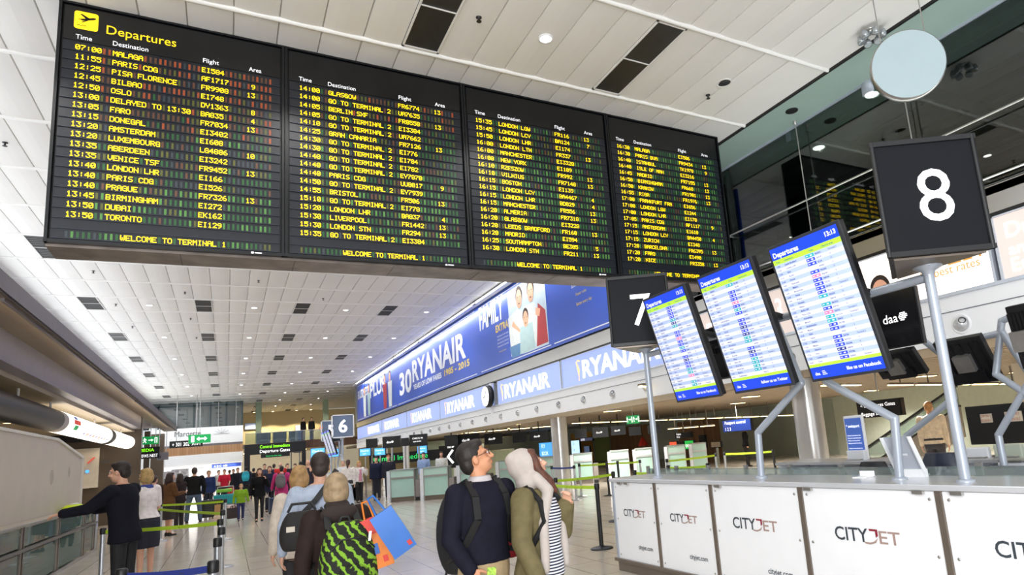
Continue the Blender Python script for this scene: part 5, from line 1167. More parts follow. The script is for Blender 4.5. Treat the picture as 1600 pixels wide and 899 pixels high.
# whiteboard on the shop end wall, dark opening at the top left
p0, p1 = onY(128, 702, 30.95), onY(153, 762, 30.95)
t = empty('whiteboard', (p0.x, 30.95, p1.z), 'white notice board with small marks on the brown end wall', 'board'); MB().box((p0.x-.6, 30.9, p1.z), (p1.x, 30.98, p0.z)).build('board_panel', mat('board_cream', '#cfc9be', .5), t)
m = MB(); w = p1.x-p0.x
m.bar((p0.x+.2, 30.89, p0.z-.55), (p0.x+.4, 30.89, p0.z-.35), .03, .08, 0, (0, 1, 0)); m.lathe((p0.x+.2, 30.89, p0.z-.85), [(.06, 0), (.06, -.01)], axis=(0, 1, 0), n=10, mi=1)
for k in range(5): m.bar((p0.x+.62+.05*k, 30.89, p0.z-.45-.04*(k % 2)), (p0.x+.64+.05*k, 30.89, p0.z-.6), .02, .02, 2, (0, 1, 0))
m.build('marks', [MATS['mark_red'], E_BLUE, M_CITY], t)
MB().box((-8, 30.6, 3.15), (XCB-.6, 31, 3.42)).build('trim_dark_bulkhead', M_DARK)['kind'] = 'structure'
# bags and jackets on the ledge behind the balustrade
p = onZ(163, 790, 1.06)
t = empty('hi_vis_vest', (xg-.25, p.y-.6, 1.03), 'crumpled yellow high visibility vest lying on the ledge end', 'vest')
b_ = MB(); b_.ball((xg-.25, p.y-.6, 1.09), .2, .34, .09, n=16, k=8); b_.ball((xg-.18, p.y-.9, 1.08), .15, .2, .07); b_.ball((xg-.3, p.y-.3, 1.07), .14, .22, .07); o = b_.build('cloth', mat('hi_vis', '#cfe320', .6, emit=.1, bump=.6, scale=14), t)
MB().ball((xg-.24, p.y-.62, 1.17), .1, .2, .025).build('reflective_band', mat('reflective', '#d8dcd2', .3), t)
# barrier posts and tapes of the left queue
L = {}
for k, xy, lab in (('a', (161, 832), 'silver barrier post at the end of the glass balustrade'), ('b', (344, 818), 'barrier post in the left row holding the nearest lime tape'), ('c', (247, 809), 'silver barrier post behind the blonde staff woman'), ('d', (348, 803), 'barrier post in the left row holding the middle lime tape'),
                   ('e', (252, 790), 'silver barrier post by the woman in the brown jacket'), ('f', (352, 784), 'barrier post in the left row holding the farthest lime tape'), ('g', (333, 889), 'nearest barrier post of the left row with navy tape'), ('h', (340, 850), 'second nearest barrier post of the left row'), ('i', (346, 832), 'third nearest barrier post of the left row'), ('j', (190, 902), 'barrier post at the bottom edge below the blonde staff woman')):
    L[k] = atz(*xy)
    if k != 'c': post(L[k], lab)
L['c'] = (L['e'][0]-.12, L['e'][1]-1.4)
post(L['c'], 'silver barrier post behind the blonde staff woman')
for a, b, lab, m in (('a', 'b', 'nearest lime tape across the left queue', M_TAPE), ('c', 'd', 'middle lime tape across the left queue', M_TAPE), ('e', 'f', 'farthest lime tape across the left queue', M_TAPE), ('j', 'g', 'navy tape at the bottom left edge', M_TAPEB)): tape(L[a], L[b], lab, m)
# ------------------------------------------------------------------ far end of the hall
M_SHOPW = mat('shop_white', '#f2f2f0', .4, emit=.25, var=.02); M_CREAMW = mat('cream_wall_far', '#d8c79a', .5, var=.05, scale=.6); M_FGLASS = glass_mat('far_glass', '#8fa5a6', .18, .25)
def fy(px0, px1, py0, py1, Y, th, name, m, parent=None, origin=None):
    a, b = onY(px0, (py0+py1)/2, Y), onY(px1, (py0+py1)/2, Y); zt, zb = onY((px0+px1)/2, py0, Y).z, onY((px0+px1)/2, py1, Y).z
    return MB().box((a.x, Y, zb), (b.x, Y+th, zt)).build(name, m, parent), (a.x, b.x, zb, zt)
struct(MB().box((-16, YF, 0), (30, YF+.3, HC)).build('wall_far', M_CREAMW))
def xat(px, Y, py=700): return onY(px, py, Y).x
# shop block on the left: white sign band, timber band, white lintel, lit interior
SY = 50.0; xa, xb = xat(215, SY), xat(379.5, SY)
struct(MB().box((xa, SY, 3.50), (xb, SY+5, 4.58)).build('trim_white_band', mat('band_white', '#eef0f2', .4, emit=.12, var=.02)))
struct(MB().box((xa, SY+.05, 3.36), (xb, SY+5, 3.50)).build('trim_grey_band', M_BEAMG))
struct(MB().box((xa, SY, 2.84), (xb, SY+5, 3.36)).build('trim_timber_band', M_WOODX))
struct(MB().box((xa, SY-.05, 2.22), (xb, SY+5, 2.84)).build('trim_white_lintel', MATS['band_white']))
struct(MB().box((xa, SY+4.5, 0), (xb, SY+5, 2.3)).build('wall_shop_white', M_SHOPW))
struct(MB().box((xa, SY, 2.15), (xb, SY+5, 2.23)).build('ceiling_shop_white', M_SHOPW))
t = empty('shop_sign', (xat(315, SY), SY, 3.9), 'grey serif shop name on the white band at the far end', 'sign')
x = MB(); x.text('Marqette', (xat(273, SY, 674), SY-.02, 4.06), (1, 0, 0), (0, 0, 1), .34, 0, maxw=xat(314, SY)-xat(273, SY)); x.build('lettering', mat('sign_grey_letters', '#4a4d55', .5), t)
x = MB(); c = onY(346, 675, SY); 
for k in range(5): a = rad(30+30*k); x.bar((c.x, SY-.015, c.z-.1), (c.x+.45*math.cos(a), SY-.015, c.z-.1+.35*math.sin(a)), .02, .03, 0, (0, 1, 0))
x.bar((c.x-.45, SY-.015, c.z-.12), (c.x+.45, SY-.015, c.z-.12), .02, .03, 0, (0, 1, 0)); x.build('logo', mat('logo_pale_grey', '#b9bdc2', .5), t)
# mezzanine glass above the shop
GY = 54.0
struct(MB().box((xat(215, GY), GY, 4.58), (xat(378, GY), GY+.03, HC)).build('window_mezzanine', M_FGLASS))
m = MB()
for px in (246, 275, 302, 328, 353, 378): xx = xat(px, GY); m.box((xx-.05, GY-.05, 4.58), (xx+.05, GY+.05, HC))
m.box((xat(215, GY), GY-.05, 6.3), (xat(378, GY), GY+.05, 6.42)); struct(m.build('trim_mezzanine_frames', mat('frame_bluegrey', '#5f6f73', .4)))
struct(MB().box((xat(215, GY), 58, 4.4), (xat(378, GY), 58.3, HC)).build('wall_mezzanine_dark', mat('mezz_dark', '#4c565a', .5, var=.2, scale=.8)))
struct(MB().box((xat(215, GY), SY+5, 4.4), (xat(378, GY), 58, 4.5)).build('floor_mezzanine', M_BRONZE))
for n, px in enumerate((262, 312)): struct(fy(px-7, px+7, 652, 671, 57.5, .5, 'trim_lit_door', M_SHOPW)[0])
# black gateway with green and white words
GP = 48.0
t = empty('departure_gateway', (xat(430, GP), GP, 0), 'black gateway with green and white lettering at the far end', 'gateway')
o, (x0, x1, zb, zt) = fy(382, 478, 692.5, 708.5, GP, .5, 'header', M_DARK, t)
MB().box((x0, GP+.02, 0), (xat(391, GP), GP+.5, zb)).build('jamb', M_DARK, t); MB().box((xat(472, GP), GP+.02, 0), (x1, GP+.5, zt)).build('jamb', M_DARK, t)
h = zt-zb; tx0 = xat(406, GP); x = MB()
x.text('Central Immediate', (tx0, GP-.02, zb+h*.56), (1, 0, 0), (0, 0, 1), h*.3, 0, maxw=xat(453, GP)-tx0); x.text('Departure Gates', (tx0, GP-.02, zb+h*.12), (1, 0, 0), (0, 0, 1), h*.3, 1, maxw=xat(453, GP)-tx0)
x.build('lettering', [mat('lit_lime', '#8dff1e', .4, emit=1.1, var=0), LB_WHITE], t)
t2 = empty('small_black_sign', (xat(430, GP), GP+.1, zb-.3), 'thin black sign hanging below the gateway header', 'sign')
z1 = zb-.07; z0 = onY(430, 714, GP).z-.02
MB().box((xat(408, GP), GP+.1, z0), (xat(453, GP), GP+.3, z1+.06)).build('panel', M_DARK, t2); MB().text('Security this way', (xat(416, GP), GP+.09, z0+.06), (1, 0, 0), (0, 0, 1), .09, 0).build('lettering', MATS['green_letters'], t2)
# lit passage behind the gateway
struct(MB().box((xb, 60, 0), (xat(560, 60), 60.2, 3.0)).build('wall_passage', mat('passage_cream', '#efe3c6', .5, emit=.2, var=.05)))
struct(MB().box((xb, GP+.6, 2.75), (XR, 60, 2.95)).build('ceiling_passage', M_CREAMW))
for n, px in enumerate((398, 420, 444, 462)):
    xx = xat(px, 53)
    tl = empty('passage_light', (xx, 53, 2.72), 'warm light bar in the passage ceiling, %s from the left' % ORD[n], 'ceiling light', 'light bars in the far passage')
    MB().box((xx-.7, 52.9, 2.69), (xx+.7, 53.1, 2.75)).build('lit_cover', M_STRIP, tl)
# mezzanine on the right with cream wall, balustrade and a brown band under it
MY = 56.0
struct(MB().box((xb, GP+.6, 2.95), (XR+1, YF, 3.22)).build('floor_mezzanine_right', M_BRONZE))
struct(MB().box((xat(478, GP), GP+.3, 2.72), (XR+.6, GP+.7, 3.24)).build('trim_brown_band', M_WOODDK))
for k, px in enumerate((404, 509)):
    xx = xat(px, MY, 670); t = empty('mezzanine_column', (xx, MY, 3.22), 'pale green slim column on the far mezzanine, %s one' % ('left', 'right')[k], 'column'); MB().box((xx-.2, MY-.2, 3.22), (xx+.2, MY+.2, HC)).build('shaft', mat('pale_green_column', '#a9b795', .4), t)
    MB().box((xx-.25, MY-.25, 3.22), (xx+.25, MY+.25, 3.4)).build('base', MATS['pale_green_column'], t)
g_ = MB().box((xb+.1, GP+.75, 3.25), (XR-.1, GP+.77, 3.9)); struct(g_.build('window_mezzanine_balustrade', GL_CLEAR)); struct(MB().box((xb+.1, GP+.73, 3.9), (XR-.1, GP+.79, 3.94)).build('trim_balustrade_rail', M_STEEL))
for n, px in enumerate((398, 428, 466, 489)):
    xx = xat(px, 63, 660); t = empty('wall_washer', (xx, 64.6, 6.3), 'warm lamp washing the cream mezzanine wall, %s from the left' % ORD[n], 'ceiling light', 'warm lamps on the far mezzanine')
    MB().lathe((xx, 64.6, 6.56), [(.12, .03), (.12, -.03), (.1, -.04)], n=12).build('housing', M_STEEL, t); MB().lathe((xx, 64.6, 6.52), [(.1, 0), (.09, -.02)], n=12).build('lamp_glass', M_STRIP, t)
    l = bpy.data.lights.new('washer_lamp', 'SPOT'); l.energy = 260; l.spot_size = rad(120); l.color = (1, .86, .58); l.shadow_soft_size = .1
    o = bpy.data.objects.new('washer_lamp', l); COL.objects.link(o); o.parent = t; o.location = (0, -.3, .1)
def far_poster(px0, px1, py0, py1, Y, lab, m):
    t = empty('wall_poster', onY((px0+px1)/2, py1, Y), lab, 'poster'); o, q = fy(px0, px1, py0, py1, Y, .08, 'sheet', m, t); MB().box((q[0]-.04, Y+.04, q[2]-.04), (q[1]+.04, Y+.1, q[3]+.04)).build('frame', M_STEEL, t)
far_poster(462, 469, 665, 672.5, 65.8, 'pale square poster on the cream mezzanine wall', M_SHOPW); far_poster(500, 507, 668, 671, 65.8, 'small orange poster on the cream mezzanine wall', MATS['lit_orange']); far_poster(383, 401, 662, 671, 65.8, 'bright window panel on the cream wall at left', MATS['screen_pale_blue'])
# mezzanine furniture: round backed tub chairs and plant
for n, px in enumerate((412, 437, 462)):
    p = V(xat(px, 54, 685), 54, 3.22); t = empty('tub_chair', p, 'grey blue tub chair on the far mezzanine, %s from the left' % ORD[n], 'chair', 'tub chairs on the mezzanine')
    MB().lathe(p, [(.42, .0), (.45, .4), (.2, .45)], n=16).build('seat', mat('tub_blue', '#6f7f9a', .6), t); MB().prism([p+V(.5*math.cos(rad(a)), .5*math.sin(rad(a)), .35) for a in range(20, 170, 15)]+[p+V(.38*math.cos(rad(a)), .38*math.sin(rad(a)), .35) for a in range(155, 5, -15)], (0, 0, .6)).build('backrest', MATS['tub_blue'], t)
# hanging signs in the far left
p = EYEP+ray(312, 686)*38; exit_sign(p, 1.12, .5, (1, 0, 0), 'green hanging exit sign with double arrow below the shop band', man=False)
MB().tube([p+V(0, 0, .25), V(p.x, p.y, HC)], .015, 6).build('hanger', M_STEEL, bpy.data.objects[-1] if False else [o for o in COL.objects if o.name.startswith('exit_sign')][-1])
p = EYEP+ray(235.5, 688.5)*30; exit_sign(p, .62, .36, (1, 0, 0), 'green hanging running man exit sign at the end of the canopy', z_to=4.2)
def far_sign(px, py, d, w, h, lab, lines, mats, base=M_DARK, z_to=4.2):
    p = EYEP+ray(px, py)*d; t = empty('hanging_sign', p, lab, 'sign'); MB().box(p-V(w/2, 0, h/2), p+V(w/2, .1, h/2)).build('panel', base, t); x = MB(); n = len(lines)
    for i, s in enumerate(lines): x.text(s, p+V(-w*.42, -.012, h/2-h*(i+.78)/n), (1, 0, 0), (0, 0, 1), h*.52/n, i, maxw=w*.84)
    x.build('lettering', mats, t)
    if z_to: MB().tube([p+V(-w*.3, .05, h/2), V(p.x-w*.3, p.y+.05, z_to)], .02, 6).tube([p+V(w*.3, .05, h/2), V(p.x+w*.3, p.y+.05, z_to)], .02, 6).build('hanger', M_STEEL, t)
far_sign(291, 694, 40, 1.75, .42, 'black hanging direction sign left of the double arrow exit sign', ['+ 301 302  ATM'], [LB_WHITE], z_to=HC)
far_sign(232, 708, 31.5, .9, .55, 'black shop sign with green over white words at the canopy end', ['MEDIA', 'NEWS NEST'], [MATS['lit_lime'], LB_WHITE], z_to=4.2)
far_sign(354, 725, 44, 1.75, .45, 'blue and black hanging sign before the white shop', ['WC  Gates', 'A B C  100'], [LB_WHITE, LB_WHITE], E_DKBLUE, z_to=HC)
far_sign(254, 713, 33, .5, .4, 'small grey sign board right of the green lettered shop sign', ['o'], [M_DARK], M_BEAMG, z_to=4.2)
far_sign(468, 699, 50, .8, .85, 'small far grey sign with a white four by the gateway', ['4'], [LB_WHITE], MATS['sign_slate'], z_to=None)
far_sign(455, 700, 52, .6, .8, 'small far grey sign left of the four', ['3'], [LB_WHITE], MATS['sign_slate'], z_to=None)
for n, (px, d) in enumerate(((468, 50), (455, 52))):
    p = EYEP+ray(px, 699)*d; o = [q for q in COL.objects if q.name.startswith('hanging_sign')][-2+n]; MB().tube([V(p.x, p.y+.05, 0), p+V(0, .05, -.3)], .05, 8).build('pole', M_ALU, o)
# columns and shop pillars at the left far side
for n, (px, d, w) in enumerate(((229, 33, .12), (246, 36, .3))):
    p = EYEP+ray(px, 720)*d; t = empty('pillar', (p.x, p.y, 0), 'square bronze pillar at the end of the canopy, %s one' % ('left', 'right')[n], 'pillar'); MB().box((p.x-w, p.y-w, 0), (p.x+w, p.y+w, 4.0)).build('shaft', mat('pillar_bronze', '#6b5d4e', .4, .2), t); MB().box((p.x-w-.03, p.y-w-.03, 0), (p.x+w+.03, p.y+w+.03, .12)).build('base', M_STEEL, t)
# door, racks and goods inside the white shop
p0, p1 = onY(302, 730, 54.4), onY(318, 730, 54.4)
d_ = MB().box((p0.x, 54.35, 0), (p1.x, 54.5, 2.05)).build('door_1', mat('door_grey', '#cfd3d6', .4)); struct(d_)
rs = random.Random(5)
for n, (px, Y, w, h) in enumerate(((262, 47, 1.2, 1.9), (281, 49, .9, 2.0), (328, 53, .6, 1.7))):
    p = onY(px, 740, Y); t = empty('display_rack', (p.x, Y, 0), 'goods rack by the white shop at the far end, %s from the left' % ORD[n], 'rack')
    f = MB(); 
    for s in (-1, 1): f.box((p.x+s*w/2-.03, Y, 0), (p.x+s*w/2+.03, Y+.4, h))
    f.build('side_frame', M_WHITE, t); 
    for k in range(4): MB().box((p.x-w/2, Y, .15+k*h/4.2), (p.x+w/2, Y+.4, .19+k*h/4.2)).build('shelf', M_WHITE, t)
    MB().box((p.x-w/2, Y+.38, 0), (p.x+w/2, Y+.42, h)).build('back_panel', mat('rack_back', '#a9a3a6', .5, var=.4, scale=9), t)
l = bpy.data.lights.new('shop_interior_lamp', 'AREA'); l.shape = 'RECTANGLE'; l.size = 4; l.size_y = 3; l.energy = 160; o = bpy.data.objects.new('shop_interior_lamp', l); COL.objects.link(o); o.location = ((xa+xb)/2+.5, SY+2, 2.1)
# ------------------------------------------------------------------ people
SKIN = mat('skin_light', '#d9a78c', .55, var=.05, scale=9); SKIN2 = mat('skin_tan', '#c98f6c', .55, var=.05, scale=9)
def remesh(mb, voxel, smooth=4, fac=.5):
    """one continuous smooth surface from overlapping closed shapes"""
    me = bpy.data.meshes.new('form'); me.from_pydata([tuple(v) for v in mb.v], [], mb.f); me.update()
    o = bpy.data.objects.new('form', me); COL.objects.link(o)
    r = o.modifiers.new('r', 'REMESH'); r.mode = 'VOXEL'; r.voxel_size = voxel
    if smooth: s = o.modifiers.new('s', 'SMOOTH'); s.iterations = smooth; s.factor = fac
    dg = bpy.context.evaluated_depsgraph_get(); dg.update()
    new = bpy.data.meshes.new_from_object(o.evaluated_get(dg)); bpy.data.objects.remove(o); bpy.data.meshes.remove(me)
    new.polygons.foreach_set('use_smooth', [True]*len(new.polygons)); return new
def emit_mesh(name, me, m, parent):
    me.name = name; me.materials.clear(); me.materials.append(m)
    o = bpy.data.objects.new(name, me); COL.objects.link(o); o.parent = parent; return o
def limb(mb, pts, rs, n=12):
    """tapered limb through joints: cones with round joints"""
    pts = [Vector(p) for p in pts]
    for a, b, ra, rb in zip(pts, pts[1:], rs, rs[1:]):
        d = (b-a)
        if d.length < 1e-5: continue
        mb.lathe(a, [(ra, 0), (rb, d.length)], axis=d, n=n)
    for p, r in zip(pts, rs): mb.ball(p, r, n=n, k=8)
def hand(mb, w, d, n_, side, s, curl=.5, spread=1.0):
    """palm, four unequal bent fingers and a thumb from the side of the palm; d along the forearm, n_ out of the palm"""
    w, d, n_ = Vector(w), Vector(d).normalized(), Vector(n_).normalized(); n_ = (n_-d*n_.dot(d)).normalized(); a = d.cross(n_)*side
    R = Matrix((a, d, n_)).transposed()
    mb.ball(w+d*.048*s, .041*s, .056*s, .017*s, n=12, k=8, rot=R); mb.ball(w+d*.01*s, .028*s, .03*s, .022*s, rot=R)
    for k, L in enumerate((.066, .076, .072, .056)):
        off = (.029-.0195*k)*s*spread; p = w+d*(.088-.004*abs(k-1.4))*s+a*off; pts = [p-d*.02*s]; dirv = d.copy(); an = 0
        for q in range(3):
            an += curl*(.55 if q == 0 else .75); dirv = (d*math.cos(an)+n_*math.sin(an)).normalized(); p = p+dirv*L*s*(.42, .33, .25)[q]; pts.append(p.copy())
        limb(mb, pts, [.0095*s, .009*s, .0082*s, .0072*s], 8)
    t0 = w+d*.022*s+a*.033*s; dt = (d*.65+a*.65+n_*.35*(1+curl)).normalized(); t1 = t0+dt*.036*s; dt2 = (d*.85+a*.2+n_*.5*curl*1.4).normalized()
    limb(mb, [t0, t1, t1+dt2*.028*s], [.0125*s, .0105*s, .0085*s], 8)
PEOPLE = []
def person(lab, pos, face, h=1.72, pose=None, top='#222222', top_kind='jacket', bottom='#222222', bottom_kind='trousers', hair='#3a2a1e', hair_kind='short', skin=None, shoe='#1c1b1b', lod=1, female=False, build=1.0, cat='person', hemz=None, sleeve=1.0, inner=None, extra=None, top_mat=None, cuff=None):
    """face: heading of the gaze/chest in degrees, 0 = down the hall (+Y), 90 = to the right (+X). lod 0 near, 1 middle, 2 far"""
    P = dict(lean=0, arms={}, legs={}, head=(0, 0)); P.update(pose or {})
    s = h/1.75; skin = skin or SKIN
    root = empty('person', (pos[0], pos[1], 0), lab, cat); root['_o'] = (0., 0., 0.); root.rotation_euler = (0, 0, -rad(face))
    T = lambda *p: Vector(p)*s
    lean = math.tan(rad(P['lean']))
    def up(p): return Vector((p.x, p.y+(p.z-.93*s)*lean, p.z)) if p.z > .93*s else p
    shw = (.165 if female else .185)*build; hw = .085*build
    # joints
    J = {}
    for sd, nm in ((1, 'R'), (-1, 'L')):
        th, sh = P['legs'].get(nm, ((0, 0, -1), (0, 0, -1)))
        hip = T(sd*hw, 0, .92); kn = hip+Vector(th).normalized()*.43*s; an = kn+Vector(sh).normalized()*.41*s
        J['leg'+nm] = [hip, kn, an]
        ua, fa = P['arms'].get(nm, ((sd*.12, -.02, -1), (sd*.04, .12, -1)))[:2]
        shd = up(T(sd*shw, 0, 1.405)); el = shd+Vector(ua).normalized()*.285*s; wr = el+Vector(fa).normalized()*.245*s
        J['arm'+nm] = [shd, el, wr]
    low = min(J['legL'][2].z, J['legR'][2].z); dz = .08*s-low
    for k in J: J[k] = [p+Vector((0, 0, dz)) for p in J[k]]
    def U(*p): q = up(T(*p)); q.z += dz; return q
    hd_yaw, hd_pit = rad(P['head'][0]), rad(P['head'][1])
    nb = U(0, -.005, 1.47); HR = Matrix.Rotation(-hd_yaw, 3, 'Z') @ Matrix.Rotation(hd_pit, 3, 'X')
    hc = nb+HR @ Vector((0, .025*s, .155*s))
    def Hd(x, y, z): return hc+HR @ (Vector((x, y, z))*s)
    def ring(z, rx, ry, yo=0, n=20, g=0.): 
        c = U(0, yo, z); return [c+Vector(((rx*build+g)*s*math.copysign(abs(math.cos(2*math.pi*k/n))**.85, math.cos(2*math.pi*k/n)), (ry*build+g)*s*math.copysign(abs(math.sin(2*math.pi*k/n))**.85, math.sin(2*math.pi*k/n)), 0)) for k in range(n)]
    if female: TOR = [(.80, .150, .115, -.012), (.90, .172, .122, -.015), (.98, .16, .108, -.005), (1.08, .130, .092, .0), (1.18, .138, .102, .008), (1.28, .150, .118, .014), (1.37, .150, .095, .0), (1.43, .12, .07, -.005), (1.475, .06, .055, -.005)]
    else: TOR = [(.80, .150, .115, -.01), (.90, .165, .120, -.012), (1.0, .157, .108, 0), (1.10, .152, .105, .004), (1.20, .163, .112, .008), (1.30, .176, .120, .008), (1.38, .172, .102, 0), (1.44, .14, .076, -.005), (1.485, .068, .06, -.005)]
    vx = (.0065, .014, .024)[lod]
    # ---- body: one continuous surface
    b = MB(); b.loft([ring(*t) for t in TOR])
    limb(b, [U(0, -.01, 1.43), nb, Hd(0, -.02, -.05)], [.06*s, .054*s, .05*s])
    b.ball(Hd(0, -.012, .025), .075*s, .096*s, .10*s, rot=HR); b.ball(Hd(0, .03, -.045), .060*s, .066*s, .072*s, rot=HR); b.ball(Hd(0, .062, -.085), .032*s, .026*s, .022*s, rot=HR)
    if lod < 2:
        limb(b, [Hd(0, .088, .022), Hd(0, .112, -.022)], [.010*s, .0155*s], 8); b.ball(Hd(0, .09, -.058), .024*s, .014*s, .012*s, rot=HR)
        for sd in (-1, 1):
            b.ball(Hd(sd*.077, -.008, -.008), .011*s, .020*s, .032*s, rot=HR); b.ball(Hd(sd*.034, .074, .034), .026*s, .016*s, .010*s, rot=HR); b.ball(Hd(sd*.04, .07, -.03), .022*s, .02*s, .02*s, rot=HR)
    for sd, nm in ((1, 'R'), (-1, 'L')):
        a = J['arm'+nm]; limb(b, a, [.056*s*build, .041*s, .027*s])
        ad = (a[2]-a[1]).normalized(); arm = P['arms'].get(nm, ()); pn = Vector(arm[2]) if len(arm) > 2 else Vector((-sd, .2, 0)); cu = arm[3] if len(arm) > 3 else .45
        if lod < 2: hand(b, a[2], ad, pn, 1 if ad.cross(pn).dot(Vector((0, 1, 0))) >= 0 else -1, s, cu)
        else: b.ball(a[2]+ad*.06*s, .035*s, .035*s, .06*s)
        l = J['leg'+nm]; limb(b, l, [.078*s*build, .052*s, .036*s]); b.ball(l[2]+Vector((0, .06*s, -.035*s)), .036*s, .10*s, .034*s)
    emit_mesh('body', remesh(b, vx, 3), skin, root)
    # ---- face details
    if lod < 2:
        for sd in (-1, 1):
            e = MB(); e.ball(Hd(sd*.033, .087, .012), .0135*s, .008*s, .0075*s, mi=0, rot=HR); e.ball(Hd(sd*.033, .0935, .012), .0062*s, .004*s, .0062*s, mi=1, rot=HR)
            eo = e.build('eye', [mat('eye_white', '#eceae6', .3, var=0), mat('eye_iris', '#2b1c14', .3, var=0)], root, origin=(0, 0, 0))
            br = MB(); limb(br, [Hd(sd*.015, .093, .038), Hd(sd*.035, .09, .044), Hd(sd*.052, .078, .038)], [.004*s, .0045*s, .003*s], 6); br.build('eyebrow', mat('brow', '#2e2119', .7), root, origin=(0, 0, 0))
        mo = MB(); mo.ball(Hd(0, .099, -.056), .022*s, .008*s, .006*s, rot=HR); mo.build('mouth', mat('lips', '#a8584e', .5), root, origin=(0, 0, 0))
    # ---- hair
    if hair_kind:
        hm = mat('hair_'+hair.strip('#'), hair, .6, var=.25, scale=26, bump=.5); g = MB()
        if hair_kind == 'hood':
            pass
        else:
            g.ball(Hd(0, -.026, .042), .084*s, .096*s, .095*s, rot=HR); g.ball(Hd(0, .03, .094), .066*s, .052*s, .034*s, rot=HR)
            g.ball(Hd(0, -.062, -.015), .072*s, .055*s, .075*s, rot=HR)
            if hair_kind in ('bob', 'puffy'):
                for sd in (-1, 1): g.ball(Hd(sd*.068, -.03, -.02), .03*s, .06*s, .085*s, rot=HR)
                g.ball(Hd(0, -.06, -.04), .08*s, .06*s, .09*s, rot=HR)
                if hair_kind == 'puffy': g.ball(Hd(0, -.03, .03), .094*s, .104*s, .104*s, rot=HR)
            if hair_kind == 'long':
                for sd in (-1, 1): limb(g, [Hd(sd*.07, -.01, .0), Hd(sd*.085, -.01, -.09), Hd(sd*.09, .01, -.2)], [.034*s, .034*s, .02*s])
                limb(g, [Hd(0, -.06, 0), Hd(0, -.075, -.12), Hd(0, -.08, -.24)], [.075*s, .08*s, .05*s])
            if hair_kind == 'bun': g.ball(Hd(0, -.1, .085), .045*s, .045*s, .045*s, rot=HR)
            if hair_kind == 'pony': limb(g, [Hd(0, -.10, .02), Hd(0, -.14, -.06), Hd(0, -.13, -.2)], [.035*s, .038*s, .012*s])
            if hair_kind == 'balding': g = MB(); g.ball(Hd(0, -.05, -.0), .081*s, .062*s, .06*s, rot=HR)
        if g.v: emit_mesh('hair', remesh(g, max(vx, .009), 2), hm, root)
    # ---- trousers, skirt or dress
    if bottom_kind in ('trousers', 'leggings'):
        g = .012 if bottom_kind == 'trousers' else .005; t = MB(); t.loft([ring(z, rx, ry, yo, g=g) for z, rx, ry, yo in TOR[:3]]+[ring(1.03, .152, .106, 0, g=g)])
        for nm in 'RL':
            l = J['leg'+nm]; limb(t, [l[0], l[1], l[2]+Vector((0, 0, .015*s))], [(.083+g)*s*build, (.054+g*1.4)*s, (.038+g*(2.2 if bottom_kind == 'trousers' else 1))*s])
        emit_mesh('trousers' if bottom_kind == 'trousers' else 'leggings', remesh(t, max(vx, .011), 3), mat('cloth_'+bottom.strip('#'), bottom, .75, var=.12, scale=18, bump=.35), root)
    else:
        t = MB(); hz = .50 if bottom_kind == 'skirt' else .45
        t.loft([ring(hz, .17, .15), ring(.62, .178, .15, -.005), ring(.80, .180, .138, -.012), ring(.92, .180, .130, -.014), ring(1.03, .146, .104, 0)]); emit_mesh('skirt', remesh(t, max(vx, .011), 2), mat('cloth_'+bottom.strip('#'), bottom, .75, var=.12, scale=18, bump=.3), root)
    for nm in 'RL':
        l = J['leg'+nm]; fo = MB(); c = l[2]+Vector((0, .055*s, -.05*s)); fo.ball(c, .043*s, .128*s, .042*s, n=14); fo.box(c+Vector((-.036, -.11, -.034))*s, c+Vector((.036, .10, -.018))*s); fo.ball(l[2]+Vector((0, -.01, -.012)), .043*s, .05*s, .05*s)
        emit_mesh('shoe', remesh(fo, max(vx, .010), 2), mat('shoe_'+shoe.strip('#'), shoe, .45, var=.05), root)
    # ---- upper garment
    g = {'shirt': .010, 'jacket': .022, 'coat': .028, 'sweater': .016}[top_kind]; t = MB()
    hz = hemz if hemz else {'shirt': .90, 'sweater': .88, 'jacket': .84, 'coat': .62}[top_kind]
    rr = []
    if hz < .80:
        for z in (hz, (hz+.80)/2): k = (.80-z)/.5; rr.append(ring(z, .165+.05*k, .135+.05*k, -.01, g=g))
    z0 = max(hz, .80); rr.append(ring(z0, .165, .122, -.012, g=g+.006)); rr += [ring(*q, g=g) for q in TOR if q[0] > z0+.03][:-1]; rr.append(ring(1.478 if not female else 1.468, .072, .064, -.006, g=g*.6)); t.loft(rr)
    for sd, nm in ((1, 'R'), (-1, 'L')):
        a = J['arm'+nm]; end = a[1]+(a[2]-a[1])*(max(0, sleeve-.5)*2*.96) if sleeve > .5 else a[0]+(a[1]-a[0])*sleeve*2
        pts, rs = ([a[0], a[1], end], [(.060*build+g)*s, (.044+g)*s, (.032+g*1.1)*s]) if sleeve > .5 else ([a[0], end], [(.062*build+g)*s, (.052+g)*s])
        limb(t, pts, rs)
    m = top_mat or mat('cloth_'+top.strip('#'), top, .8, var=.14, scale=16, bump=.4, spec=.15)
    emit_mesh({'shirt': 'shirt', 'jacket': 'jacket', 'coat': 'coat', 'sweater': 'sweater'}[top_kind], remesh(t, max(vx, .011), 3), m, root)
    J.update(Hd=Hd, U=U, HR=HR, hc=hc, s=s, root=root, ring=ring, TOR=TOR, vx=vx)
    if extra: extra(J)
    PEOPLE.append(root); return J
def to_world(J, p): r = J['root']; return Vector(r.location)+Matrix.Rotation(r.rotation_euler.z, 3, 'Z') @ Vector(p)
def add(J, name, mb, m, voxel=.011, smooth=2):
    return emit_mesh(name, remesh(mb, voxel, smooth), m, J['root'])
def gpos(px, d): r_ = ray(px, 700); q = r_*d; return (q.x, q.y)
CAMDIR = lambda px: math.degrees(math.atan2(ray(px, 700).x, ray(px, 700).y))      # heading pointing away from the camera at that column
STRAPB = mat('strap_black', '#161618', .6)

